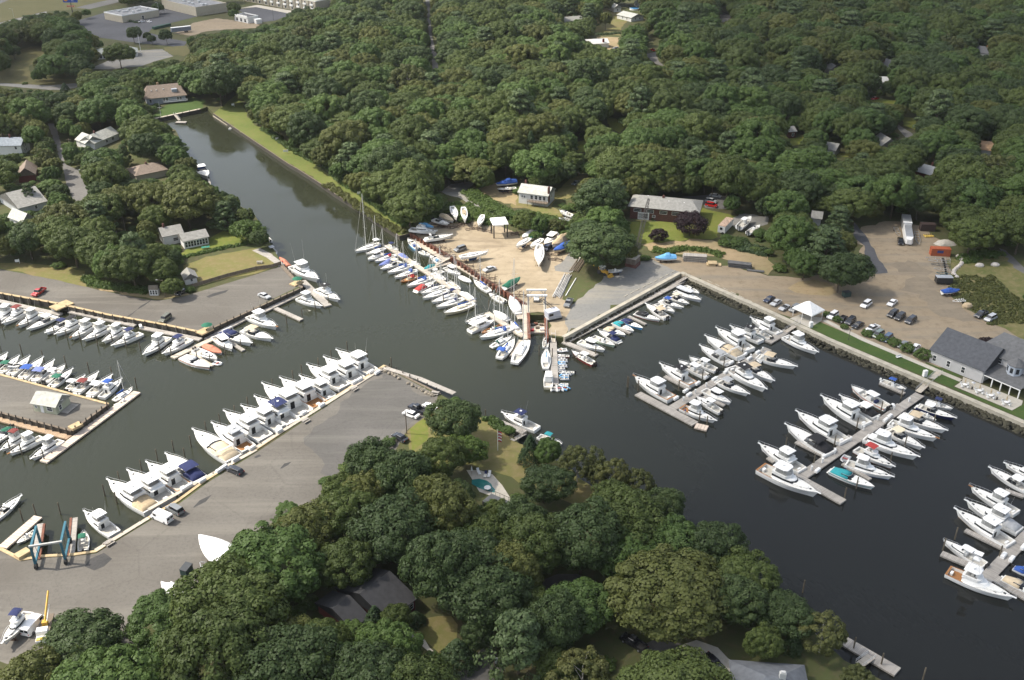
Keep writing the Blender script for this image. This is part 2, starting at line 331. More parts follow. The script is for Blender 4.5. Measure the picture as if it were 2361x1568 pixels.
sheet('point_lawn',DL(935,1000,960,975,990,955,1060,945,1122,966,1153,987,1200,1024,1275,1058,1330,1100,1390,1140,1380,1200,1290,1150,1180,1100,1090,1070,960,1090),g_dry,.5,open_=False)
keep_open(TL(9,1400,850,1560,720,1600,900,1430,1000));keep_open(TL(9,2100,790,2361,900,2361,1200,2160,1100,2100,900))
keep_open(TL(10,0,980,60,1000,180,1170,180,1240,90,1320,0,1230));keep_open(TL(10,450,1250,760,1400,700,1440,520,1340))
sheet('point_lawn',DL(945,990,975,965,990,975,985,1015,950,1040),g_grass,.4,open_=False)
sheet('pool_patio',TL(9,1940,1200,2060,1200,2180,1240,2270,1340,2355,1470,2340,1530,2200,1450,2060,1400,1990,1280),g_conc)
sheet('house_drive',TL(14,260,800,300,640,420,590,600,590,760,650,900,780,940,850,800,800,560,700,330,760),g_asph_d,.4,open_=False)
keep_open(TL(14,300,650,560,600,800,660,900,800,840,790,720,680,560,650,400,740,300,740))
sheet('front_lawn',TL(13,1390,1090,1560,1000,1800,980,1860,1060,1850,1200,1720,1350,1600,1240),g_dry,.4)
sheet('front_path',TL(13,1370,1110,1400,1100,1560,1200,1600,1270,1720,1370,1690,1385,1560,1280),g_conc,open_=False)
sheet('house_road',TL(13,1800,1600,1900,1450,2100,1270,2200,1300,2300,1450,2200,1650),g_asph_d,.3,open_=False)
keep_open(TL(13,1880,1568,1990,1400,2110,1290,2160,1340,2050,1568))
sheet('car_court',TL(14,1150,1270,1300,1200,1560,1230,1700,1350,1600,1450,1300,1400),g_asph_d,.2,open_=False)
sheet('car_court',TL(14,1550,1250,1700,1200,1900,1270,2100,1450,2000,1530,1800,1500),g_conc,.2,open_=False)
keep_open(TL(14,1300,1330,1320,1230,1560,1240,1640,1340,1560,1360,1400,1360));keep_open(TL(14,1560,1250,1740,1215,1900,1280,2080,1450,1990,1540,1850,1430,1700,1330));keep_open(TL(14,920,1050,1250,1320,1180,1350,1000,1400,920,1180))
sheet('brick_house_lawn',TL(6,1090,480,1500,470,1720,420,1760,350,2080,430,1960,520,1850,640,1650,640,1400,680,1200,680,1090,640),g_grass,.4)
sheet('sand_bank',TL(6,1190,690,1440,660,1640,635,1850,650,1980,720,2361,800)+TL(7,0,830,60,880,0,970)+TL(6,2200,900,1900,800,1600,780,1300,760),g_dirt,.6)
sheet('cottage_lawn',TL(6,0,280,60,240,400,200,620,230,400,280,360,340,540,400,540,440,300,410,120,350,0,350),g_dry,.4)
sheet('cottage_lawn',TL(6,420,200,470,140,560,60,700,50,600,230,500,270),g_dry,.4,open_=False)
keep_open(TL(6,430,260,430,170,560,90,640,100,580,200,600,270))
sheet('lane',TL(5,1690,195,1800,130,2030,100,1990,150,1940,180,1960,240,2200,430,2290,520,2200,520,2080,400,1900,270,1760,230),g_gravel,.3)
sheet('boat_clearing',TL(5,2000,160,2200,120,2400,170,2400,330,2200,280,1990,200),g_dirt,.4,open_=False)
keep_open(TL(5,2200,110,2361,60,2361,300,2200,280,2100,250))
sheet('trailer_drive',TL(6,2040,440,2100,400,2361,430,2361,500,2100,560,2040,520),g_gravel,.4)
sheet('drive',TL(6,1560,250,1800,230,2080,250,2000,360,1780,350,1760,300),g_road,.3,open_=False)
keep_open(TL(6,1600,250,1760,240,1900,280,1910,360,1780,360))
sheet('road',TL(7,2130,720,2190,740,2361,900,2440,980,2440,1060,2361,985,2240,900),g_road,.2)
sheet('hillside_grass',TL(7,1650,830,1800,800,2130,760,2361,990,2440,1060,2440,1600,2240,1500,2000,1370,1850,1260,1750,1100),g_hill,.6,open_=False)
keep_open(TL(7,1940,860,2130,830,2361,1000,2361,1200,2200,1060,2000,960))
sheet('road',DL(110,285,128,285,140,330,150,378,180,392,196,425,206,446,160,450,146,392,130,340),g_road,.15)
sheet('road',DL(200,440,206,446,262,520,285,560,270,570,240,530,160,452),g_road,.15,open_=False)
keep_open(TL(4,1040,520,1110,640,1070,680,1030,600));keep_open(TL(4,1140,420,1240,400,1230,480,1150,510))
# far neighbourhood
sheet('motel_lot',TL(0,560,275,700,215,700,195,1060,90,1500,60,1830,150,1610,205,1420,245,1370,300,1500,340,1720,385,1700,440,1600,430,1300,400,930,350,700,290),g_lot,.15,open_=False)
keep_open(TL(0,720,200,1060,100,1500,60,1820,150,1600,230,1430,270,1380,300,1480,330,1300,370,930,340,780,280))
sheet('works_dirt',TL(0,1600,310,1790,210,1990,170,2180,190,2361,210)+TL(1,0,225,60,215,0,250)+TL(0,2361,260,2100,270,1900,290,1760,330),g_sand2,.5)
sheet('hotel_lot',TL(0,2180,90)+TL(1,0,65,330,130,180,190,60,205,0,200)+TL(0,2320,150),g_lot,.1)
sheet('hotel_walk',TL(0,2200,80)+TL(1,0,48,20,46,420,115,400,128,340,132,0,66),g_conc,open_=False)
sheet('visitor_lot',TL(0,820,640,1000,560,1230,545,1270,465,1500,455,1600,520,1450,560,1300,612,1000,640),g_gravel,.2)
sheet('field',TL(0,-80,240,60,190,400,110,800,80,1100,5,900,-40,100,-40,-80,40),g_field,.5)
sheet('highway',TL(0,-80,70,130,-20,220,-40,60,-60,-80,20),g_road,open_=False)
sheet('highway',TL(0,700,72,800,45,1000,0,1150,-30,1240,-20,1080,25,830,85),g_road,open_=False)
sheet('road',TL(0,-80,230,300,135,430,105,430,125,250,170,-80,250),g_gravel,open_=False)
sheet('field',TL(0,-80,720,0,640,0,520,280,430,540,420,380,520,270,620,300,720,700,730,720,770,440,790,0,765),g_field,.5,open_=False)
keep_open(TL(0,120,480,300,440,420,440,330,520,260,620,290,720,120,740,20,720,110,640))
sheet('road',TL(0,-60,765,60,770,440,790,730,765,740,800,600,830,450,830,0,790),g_gravel,.1)
sheet('field',TL(0,1500,440,1720,420,1760,480,1700,520,1560,500),g_field,.3)
sheet('road',TL(1,1560,-20,1600,-20,1602,120,1622,330,1680,560,1680,640,1630,640,1595,330,1580,120),g_road,.1)
sheet('far_lot',TL(1,830,-10,1000,-10,960,50,860,25),g_lot,open_=False)
sheet('garden',TL(2,700,60,1000,90,1060,200,1010,250,1000,330,760,300,740,200,420,170,520,110),g_dry,.4,open_=False)
keep_open(TL(2,880,60,1020,60,1240,160,1230,200,1010,240,960,300,770,300,760,210,840,190));keep_open(TL(2,780,345,980,345,1000,440,900,440))
sheet('garden',TL(2,780,340,1000,345,1020,460,930,520,800,480),g_dirt,.3,open_=False)
sheet('drive',TL(2,1220,500,1330,480,1350,560,1400,610,1320,590),g_road,.2);keep_open(TL(2,1250,330,1340,320,1340,480,1260,480))
sheet('lawn_glade',TL(2,880,1085,960,1095,1050,1170,1000,1230,900,1180),g_grass,.4);sheet('lawn_glade',TL(2,600,1310,680,1290,670,1400,590,1410),g_grass,.3)
sheet('road',TL(2,1920,110,2040,150,1960,210,1920,190),g_road,.2);sheet('road',TL(2,2300,380,2361,350,2361,420),g_road,.2)
sheet('road',TL(3,1170,1130,1360,1250,1270,1275,1200,1190),g_road,.2)
sheet('glade',TL(3,880,930,1000,900,1180,930,1170,965,960,940),g_grass,.3);sheet('glade',TL(3,630,1420,760,1400,740,1450,640,1450),g_grass,.3)
sheet('glade',TL(3,200,1280,360,1260,300,1330,220,1350),g_grass,.3);sheet('glade',TL(3,520,650,600,700,520,700),g_dry,.2)
sheet('glade',TL(3,1230,1080,1370,1090,1360,1200,1250,1160),g_grass,.3)
keep_open(DL(1110,965,1150,1000,1185,1020,1195,1045,1180,1075,1235,1085,1300,1120,1355,1150,1335,1162,1280,1140,1225,1100,1205,1110,1185,1110,1170,1080,1120,1065,1122,1010))
keep_open(TL(6,740,870,945,870,1030,880,1030,930,950,1010,640,1060,560,1190,640,1000));keep_open(TL(6,400,1000,510,945,600,960,600,1010,500,1190,400,1190))
keep_open(TL(7,1790,830,1950,850,2130,800,2361,1000,2361,1530,2240,1500,2000,1370,1850,1260,1770,1100))
# ================================================================== WALLS, DOCKS, PILES
m_tim=M('weathered_timber',(.17,.135,.1),.9,var=.35,scale=1.5,bump=.3)
m_timd=M('wet_timber',(.055,.048,.038),.8,var=.35,scale=1.5,bump=.3)
m_yel=M('new_timber_cap',(.46,.35,.2),.85,var=.25,scale=.8)
m_rust=M('rusty_sheet_steel',(.16,.06,.035),.85,var=.5,scale=.9,bump=.4)
m_cconc=M('quay_concrete',(.42,.385,.31),.9,var=.22,scale=.5,bump=.2)
m_plank=plank_mat('grey_planks',(.26,.24,.215),(.42,.39,.35),.3)
m_plank2=plank_mat('pale_planks',(.4,.35,.29),(.56,.5,.41),.3)
m_plank3=plank_mat('pink_planks',(.5,.41,.33),(.64,.54,.45),.8)
m_white=M('white_paint',(.78,.78,.76),.5,var=.08)
m_float=M('dock_float',(.07,.075,.08),.7)
def wall(name,label,dpts,mat,top=.12,th=.35,cap=None,posts=None,z0=-3.6,post_h=.9,cat='wall',pr=.16):
    """retaining wall along a shoreline; posts = spacing of timber posts standing proud on the water side"""
    pts=[G(d_)for d_ in dpts];c=pts[len(pts)//2]
    root=thing(name,label,cat,c)
    def off(i,o):
        a=pts[max(i-1,0)];b=pts[min(i+1,len(pts)-1)];dd=(b-a).normalized();return pts[i]+Vector((dd.y,-dd.x,0))*o-c
    # shorelines run with the water on the left or right: take the side whose ground point is lower on the picture list
    def strip(o0,o1,za,zb):
        rings=[]
        for i in range(len(pts)):
            a,b=off(i,o0),off(i,o1);rings.append([(a.x,a.y,za),(b.x,b.y,za),(b.x,b.y,zb),(a.x,a.y,zb)])
        return MB().loft(rings)
    fixn(strip(-.04,th,z0,top-(.0 if not cap else .02)).build('wall_face',mat,root))
    if cap:fixn(strip(-cap[1],th+.06,top-.01,top+cap[2]).build('wall_cap',cap[0],root))
    if posts:
        me=None
        for i in range(len(pts)-1):
            a,b=pts[i],pts[i+1];n=max(1,round((b-a).length/posts));dd=(b-a).normalized();nr=Vector((dd.y,-dd.x,0))*(th+.2)
            for k in range(n):
                p=a+(b-a)*((k+.5)/n)+nr-c
                if me is None:
                    o=MB().tube([(0,0,z0),(0,0,top+post_h)],pr,6).build('post',m_timd,root);me=o.data
                else:o=bpy.data.objects.new('post',me);COL.objects.link(o);o.parent=root
                o.location=p
    return root
wall('bulkhead','long timber bulkhead with tan cap beside the asphalt lot',SH_QUAY,m_timd,.15,.3,(m_yel,.5,.14),3.6,post_h=.55)
wall('bulkhead','dark timber bulkhead on the canal side of the asphalt lot',SH_QUAY2,m_timd,.1,.3,(m_tim,.3,.1),2.6,post_h=.9)
wall('bulkhead','short bulkhead behind the canal mouth umbrella',SH_QUAY3,m_timd,.1,.3,(m_tim,.9,.08),3.0)
wall('bulkhead','timber bulkhead at the canal head lawn',SH_HEAD,m_timd,.1,.3,(m_plank2,1.1,.1),4.5,post_h=.8)
wall('bulkhead','low timber edge of the grassy canal bank',SH_EAST[2:],m_timd,.02,.25,(m_tim,.1,.06))
wall('sheet_pile_wall','corrugated rusty steel wall holding the sand yard',SH_STEEL,m_rust,.3,.2,(M('rusty_cap',(.1,.05,.035),.9,var=.4),.2,.12))
rt=bpy.data.objects['sheet_pile_wall']
mb=MB();pts=[G(d_)for d_ in SH_STEEL]
for i in range(len(pts)-1):
    a,b=pts[i],pts[i+1];n=max(1,round((b-a).length/2.3));dd=(b-a).normalized();nr=Vector((dd.y,-dd.x,0))
    for k in range(n):
        p=a+(b-a)*((k+.5)/n)-rt.location;q=[p-dd*.55+nr*.18,p-dd*.35+nr*.75,p+dd*.35+nr*.75,p+dd*.55+nr*.18]
        fixn(MB().loft([[(v.x,v.y,-3.6)for v in q],[(v.x,v.y,.27)for v in q]]).build('steel_pan',m_rust,rt))
wall('seawall','concrete seawall between gravel road and small-boat dock',SH_BASIN,m_cconc,.25,.5,(m_cconc,.7,.12))
wall('seawall','long concrete seawall below tent and clubhouse',SH_BASIN2,m_cconc,.22,.5,(m_cconc,1.1,.12))
wall('quay_wall','asphalt quay edge with tan timber cap',SH_S1[::-1],m_timd,.08,.3,(m_yel,.45,.12),4.5,post_h=.3)
wall('bulkhead','broken timber edge at the end of the asphalt quay',SH_S2[::-1],m_timd,.05,.3,(m_tim,.3,.06),3.2,post_h=1.1)
wall('bulkhead','timber bulkhead on the north side of the office pier',SH_P1[::-1],m_timd,.08,.25,(m_yel,.4,.1),2.4,post_h=.7)
wall('bulkhead','timber bulkhead across the end of the office pier',SH_P2[::-1],m_timd,.08,.25,(m_tim,.3,.1),2.0,post_h=1.1)
wall('bulkhead','timber bulkhead on the south side of the office pier',SH_P3[::-1],m_timd,.08,.25,(m_tim,.3,.1),2.4,post_h=.9)
# rock toe under the concrete walls, one mass of stones
def rocks(name,path,n,off_,spread,size,mat,z=WATER_Z):
    mb=MB();pts=[G(d_)for d_ in path];seg=[(pts[i+1]-pts[i]).length for i in range(len(pts)-1)];tot=sum(seg)
    for _ in range(n):
        s_=random.random()*tot;i=0
        while s_>seg[i]and i<len(seg)-1:s_-=seg[i];i+=1
        dd=(pts[i+1]-pts[i]).normalized();u=random.random()**1.6;p=pts[i]+dd*s_+Vector((dd.y,-dd.x,0))*(off_+u*spread)
        r=size*random.uniform(.5,1.3);zz=z+.95*(1-u)-.1
        ph=random.random()*6.28;k=6
        mb.loft([[(p.x+r*c*f*math.cos(ph+6.283*j/k),p.y+r*c*random.uniform(.75,1.1)*math.sin(ph+6.283*j/k),zz+h*r)for j in range(k)]for c,f,h in((1,1,-.6),(1.05,1,.1),(.55,.9,.55))])
    return tag(mb.build(name,mat),kind='stuff')
m_rock=M('weedy_rock',(.052,.048,.03),.95,var=.55,scale=.7,bump=.4)
rocks('rock_toe',SH_BASIN2,1300,.5,2.3,.42,m_rock);rocks('rock_toe',SH_BASIN,330,.5,1.6,.45,m_rock)
rocks('shore_stones',SH_S3[5:12][::-1],160,-.4,1.6,.4,m_rock);rocks('shore_stones',SH_S2[::-1],60,-2.2,2.4,.5,M('pale_rock',(.24,.21,.165),.95,var=.3),z=-.5)

def seg_obj(name,a,b,w,z,th,mat,root,ext=0.):
    """one deck section; its own x axis runs along it so that the boards lie across"""
    rz,l=frame(a,b)
    o=MB().box(-ext,l+ext,-w/2,w/2,z-th,z).build(name,mat,root)
    o.location=(a.x-root.location.x,a.y-root.location.y,0);o.rotation_euler=(0,0,rz);return o
def dock(name,label,secs,z=-1.15,mat=None,group=None,th=.4,cat='dock'):
    """secs: (part name, tile, x0, y0, x1, y1, width)"""
    mat=mat or m_plank;a=P(secs[0][1],secs[0][2],secs[0][3],z)
    root=thing(name,label,cat,(a.x,a.y,0),0,group)
    for i,(pn,t,x0,y0,x1,y1,w)in enumerate(secs):
        seg_obj(pn,P(t,x0,y0,z),P(t,x1,y1,z),w,z-.004*i,th,mat,root)
        p,q=P(t,x0,y0,z),P(t,x1,y1,z)
        if z<-.5:seg_obj('float',p,q,w*.8,z-th-.004,.5,m_float,root)
    return root
def gangway(label,t,x0,y0,x1,y1,w=1.3,z0=.15,z1=-1.05,mat=None):
    a,b=P(t,x0,y0,z0),P(t,x1,y1,z1);rz,l=frame(a,b);root=thing('gangway',label,'gangway',a,rz,'gangways down to the docks')
    dz=z1-z0
    MB().loft([[(0,-w/2,-.1),(0,w/2,-.1),(0,w/2,.05),(0,-w/2,.05)],[(l,-w/2,dz-.1),(l,w/2,dz-.1),(l,w/2,dz+.05),(l,-w/2,dz+.05)]]).build('walkway',mat or m_plank2,root)
    for sg in(1,-1):
        mb=MB();y=sg*w/2
        for h in(.55,1.0):mb.tube([(0,y,h),(l,y,dz+h)],.035,4)
        for i in range(5):mb.tube([(l*i/4,y,dz*i/4),(l*i/4,y,dz*i/4+1)],.03,4)
        mb.build('handrail',m_steel if not mat else m_tim,root)
    return root
m_steel=M('polished_rail',(.62,.62,.62),.3,metal=.7)
D_='deck';FI='finger'
dock('floating_dock','narrow floating dock lined with sailboats',[(D_,5,1200,690,1480,880,2.0),(D_,5,1480,880,2010,1215,2.0),(FI,5,1525,920,1790,850,2.2)],mat=m_plank2)
gangway('railed gangway from the sand yard to the sailboat dock',5,1815,790,1650,880)
dock('floating_dock','board dock along the rusty steel wall',[(D_,5,1440,640,1765,832,2.2),(D_,5,1850,870,2380,1175,2.2),(D_,6,15,1170,88,1370,2.4)],mat=m_plank2)
dock('floating_dock','angled dock by the boat lift slip',[(D_,5,2130,1312,2400,1490,1.8),(D_,6,40,1490,110,1530,1.8),(FI,10,0,150,85,0,1.6)],mat=m_plank2)
dock('slip_pier','weathered plank pier on the near side of the railway slip',[(D_,6,120,1225,128,1560,1.7)],z=.05,mat=m_plank2)
dock('dinghy_pier','straight board pier with dinghies on one side',[(D_,10,378,-45,396,408,2.0)])
gangway('gangway from the grass tip to the dinghy pier',6,380,1500,380,1590)
dock('floating_dock','grey floating dock under the concrete wall',[(D_,6,500,1575,1610,1000,2.3),(D_,10,475,12,780,138,1.8),(FI,6,1075,1345,1235,1420,1.0),(FI,6,925,1435,1092,1500,1.0),(FI,6,1300,1240,1420,1290,1.0),(FI,6,1150,1300,1240,1340,1.0)])
gangway('gangway at the corner of the concrete seawall',6,1630,975,1520,1040,mat=m_plank)
dock('floating_dock','grey T-shaped dock below the white tent',[(D_,10,1455,640,2361,78,2.5),(D_,7,0,1585,175,1478,2.5),(D_,10,1160,490,1690,770,2.5),(FI,10,1410,330,1640,450,1.3),(FI,10,1765,520,1960,600,1.2),(FI,10,1640,270,1810,320,1.0),(FI,10,2080,200,2250,290,1.0),(FI,10,1900,350,2040,420,1.0),(FI,10,1990,70,2080,120,1.0)])
dock('swim_float','small beige float at the end of the tent dock',[(D_,10,1690,785,1805,812,2.4)],mat=m_plank3)
gangway('white gangway from the tent terrace',7,285,1415,165,1492)
dock('floating_dock','grey T-shaped dock below the clubhouse',[(D_,11,292,1270,1400,500,2.6),(D_,11,330,1290,695,1490,2.4),(FI,11,258,935,510,1060,1.2),(FI,11,690,1135,945,1282,1.2),(FI,11,1035,392,1260,490,1.2),(FI,11,730,880,860,930,1.2),(FI,11,1180,590,1250,620,1.2),(FI,11,900,730,960,760,1.2),(FI,11,0,1080,60,1120,1.2)])
gangway('white gangway below the clubhouse',11,1580,300,1385,478,1.6)
dock('floating_dock','grey dock in the east with a railed finger',[(D_,15,1960,680,2420,200,2.6),(FI,15,1600,395,1900,520,1.8),(FI,15,1820,180,2190,360,1.3),(D_,15,2040,590,2480,850,2.4),(FI,11,2190,1380,2361,1440,1.2)])
dock('floating_dock','long pale float across the end of the office pier',[(D_,8,1265,475,400,1120,2.3)],mat=m_plank3)
dock('floating_dock','brown float along the south side of the office pier',[(D_,8,-30,715,640,895,2.0)],mat=plank_mat('brown_planks',(.32,.22,.14),(.45,.33,.22),.5))
dock('floating_dock','grey floats below the long timber bulkhead',[(D_,4,-30,1200,560,1330,1.8),(D_,4,640,1300,1250,1430,1.8),(D_,4,1300,1450,1850,1560,1.8)])
dock('floating_dock','grey floats beside the dark canal bulkhead',[(D_,5,420,1130,-20,1345,1.8),(D_,4,2330,1330,1900,1560,1.8),(FI,5,180,1272,420,1380,1.6),(FI,4,2080,1560,2245,1660,1.2)])
dock('floating_dock','finger pier at the canal mouth',[(D_,5,425,1020,665,1250,2.4)])
dock('floating_dock','pale finger docks at the lot corner',[(D_,8,1590,160,1975,-20,1.9),(FI,8,1760,115,1960,235,1.0)],mat=m_plank2)
dock('boardwalk','weathered walkway around the end of the asphalt quay',[(D_,9,1100,290,1195,255,1.3),(D_,9,1195,255,1500,350,1.4),(D_,9,1500,350,1830,490,1.6)],z=.35,mat=m_plank,th=.2)
dock('boardwalk','timber walkway behind the quay boats',[(D_,8,1370,1560,2361,1010,1.0),(D_,9,0,990,1100,300,1.0),(D_,12,880,370,1370,70,1.0)],z=.22,mat=m_plank2,th=.15)
gangway('gangway to the little canal float',0,1610,1055,1655,1110,1.1)
dock('swim_float','small float by the canal head lawn',[(D_,0,1622,1125,1718,1125,2.6)])
dock('floating_dock','long concrete float beside the grassy bank',[(D_,0,1985,1062,2118,1148,2.6)],mat=m_plank2)
dock('floating_dock','pier behind the sportfisher at the point',[(D_,9,2250,755,2480,850,2.0)],z=-.6)
gangway('gangway from the point to its pier',10,0,925,115,862,1.3,mat=m_plank)
dock('floating_dock','grey float with a white ring in the dark water',[(D_,15,705,1205,1195,1490,2.6)])
gangway('white gangway down to the float in dark water',15,840,1430,955,1350,1.5)
dock('shore_deck','grey timber deck along the dry lawn shore',[(D_,5,0,730,120,790,3.0),(D_,5,90,770,240,880,2.5)],z=.12)
dock('shore_deck','narrow pier along the wooded west shore',[(D_,4,1925,80,1955,220,.8)],z=-.2)
dock('floating_ramp','pale pink float beside the travel lift',[(D_,12,20,345,350,58,2.2)],mat=m_plank3)
for k,(a,lb)in enumerate((((370,125,325,450),'timber lift pier with rusty rail next to the pink float'),((668,70,635,420),'timber lift pier with rusty rail beside the launch'))):
    x0,y0,x1,y1=a;r_=dock('lift_pier',lb,[(D_,12,x0+(20 if k else 0),y0,x1+(20 if k else 0),y1,1.3)],z=.1,th=.5)
    p,q=P(12,x0+(-14 if k else 36),y0,.25),P(12,x1+(-14 if k else 36),y1,.25)
    seg_obj('rail_beam',p,q,.5,.25,.6,m_rust,r_)
# ---- mooring piles
pile_me=None
def pile(t,x,y,h=3.3,zt=WATER_Z):
    global pile_me
    p=P(t,x,y,zt)
    if pile_me is None:
        mb=MB().tube([(0,0,-2),(0,0,3.0)],.17,7,.15);mb.loft([[(.15*math.cos(a),.15*math.sin(a),3.0)for a in np.linspace(0,6.283,8)[:-1]],[(.01*math.cos(a),.01*math.sin(a),3.12)for a in np.linspace(0,6.283,8)[:-1]]])
        o=mb.build('mooring_pile',M('pile_timber',(.12,.1,.07),.9,var=.4,scale=1.2));pile_me=o.data
    else:o=bpy.data.objects.new('mooring_pile',pile_me);COL.objects.link(o)
    o.location=p;o.scale=(1,1,h/3.0);PILES.append((o,p));return o
PILES=[]
for t,q in((8,(650,0,775,20,900,45,1030,25,1165,65,1300,110,1430,100,1570,150,1770,210,1960,215,2090,130,2245,70,10,100,205,130,405,190,612,240,825,300,1038,340,1262,440,62,1020,205,1060,378,1100,
 985,1430,1080,1510,1140,1300,1310,1210,1455,1110,1605,1030,1710,1100,1765,985,1905,850,2045,775,2195,690,2320,610)),(4,(25,1470,250,1440,515,1520)),(5,(285,1420,428,1370,550,1300,672,1240,1735,1240,2148,1290)),
 (9,(215,430,345,375,465,305,600,250,710,180,845,105,1030,190,1250,255,2118,740)),(10,(770,140,1062,430,1072,438,1162,470,1535,470,1728,752,1795,800,1755,372,1965,245,345,170,2165,115,250,140)),
 (11,(160,1000,420,1150,655,960,870,795,1225,545,703,1470,840,1345,1095,1160,1290,970,1495,815,1080,645)),(15,(1722,272,1612,372,320,762,2130,442,1425,1575,785,1292,1040,1440)),(12,(210,95,335,55,560,40))):
    for i in range(0,len(q),2):pile(t,q[i],q[i+1])
# ---- white dock boxes
box_me=None
def dock_box(t,x,y,ang,z):
    global box_me
    p=P(t,x,y,z)
    if box_me is None:
        r_=thing('dock_box',None,None,p)
        MB().box(-.9,.9,-.38,.38,0,.55).build('box_body',m_white,r_);fixn(MB().prism([(-.95,-.43),(.95,-.43),(.95,.43),(-.95,.43)],.55,.72,top=[(-.9,-.3),(.9,-.3),(.9,.3),(-.9,.3)]).build('lid',m_white,r_));box_me=r_
    else:r_=copy_tree(box_me)
    r_.location=p;r_.rotation_euler=(0,0,ang);DBOX.append(r_)
DBOX=[]
angA=frame(P(10,1520,600),P(10,2361,78))[0];angQ=frame(P(8,1370,1560),P(9,1100,300))[0]
for x,y in((1510,545),(1600,478),(1632,512),(1710,408),(1790,352),(1865,368),(1972,302),(2020,217),(2145,142),(2187,177),(2265,122)):dock_box(10,x,y,angA,-1.15)
for x,y in((1140,617),(1120,712),(600,1032),(522,1075),(455,1212),(1082,747)):dock_box(11,x,y,angA,-1.15)
for x,y in((1865,1305),(2025,1210),(2065,1182),(1742,1355),(1702,1380),(2170,1108),(2325,1003)):dock_box(8,x,y,angQ,.25)
for x,y in((215,845),(607,608),(905,398),(955,372),(1060,300),(1118,308),(442,682)):dock_box(9,x,y,angQ,.25)
for x,y in((2170,430),(2245,462),(2352,352)):dock_box(15,x,y,angA,-1.15)
for x,y in((445,1500),(920,1400),(1300,1450),(490,1290)):dock_box(4,x,y,angQ+1.1,-1.15)
ped_me=None
for lb,t,pts in(('tent',10,(1580,560,1690,490,1790,430,1890,370,1990,300,2090,240,2200,165,2310,100)),('clubhouse',11,(400,1200,500,1130,610,1050,760,930,880,830,1010,740,1160,640,1300,570))):
    for i in range(0,len(pts),2):
        if ped_me is None:ped_me=MB().box(-.17,.17,-.17,.17,0,1.05).box(-.22,.22,-.22,.22,1.053,1.2).build('power_pedestal',m_white).data;o=bpy.data.objects['power_pedestal']
        else:o=bpy.data.objects.new('power_pedestal',ped_me);COL.objects.link(o)
        o.location=P(t,pts[i],pts[i+1],-1.15);tag(o,f'{ordn(i // 2)} white power pedestal from the outer end of the {lb} dock','pedestal','power pedestals on the docks')
# ================================================================== BOATS
C=dict(white=(.82,.82,.8),cream=(.72,.64,.46),navy=(.012,.02,.085),black=(.012,.012,.014),blue=(.025,.085,.34),sky=(.16,.42,.72),
 red=(.38,.04,.035),maroon=(.17,.03,.025),teal=(.02,.27,.3),green=(.012,.12,.07),beige=(.55,.45,.31),tan=(.45,.35,.22),grey=(.38,.39,.4),
 wood=(.3,.12,.035),orange=(.75,.2,.03),silver=(.55,.56,.58),mint=(.6,.72,.58),periwinkle=(.15,.19,.42),coral=(.5,.19,.12),yellow=(.75,.5,.05))
def paint(c,rough=.25):return M('gelcoat_'+c,C[c],rough,var=.05,scale=1.2)
def canvas(c):return M('canvas_'+c,C[c],.85,var=.16,scale=1.6,bump=.3)
m_glass=M('dark_glass',(.015,.017,.02),.08,var=.2)
m_clear=M('clear_vinyl',(.34,.35,.34),.12,var=.2,alpha=.62)
m_steel=M('polished_rail',(.62,.62,.62),.3,metal=.7)
m_deck=M('deck_nonskid',(.74,.73,.69),.7,var=.07,scale=3)
m_sole=M('cockpit_sole',(.5,.47,.41),.8,var=.15,scale=2)
m_teak=M('teak',(.33,.15,.05),.7,var=.2,scale=3)
m_black=M('black_rubber',(.02,.02,.02),.7)
m_bottom=M('bottom_paint',(.03,.07,.16),.8,var=.2);m_bottomr=M('bottom_paint_red',(.22,.04,.03),.8,var=.2)
m_seat=M('vinyl_seat',(.68,.65,.58),.6)
m_mast=M('mast_paint',(.66,.65,.62),.45)
m_alu=M('aluminium',(.55,.56,.57),.35,metal=.6,var=.1)

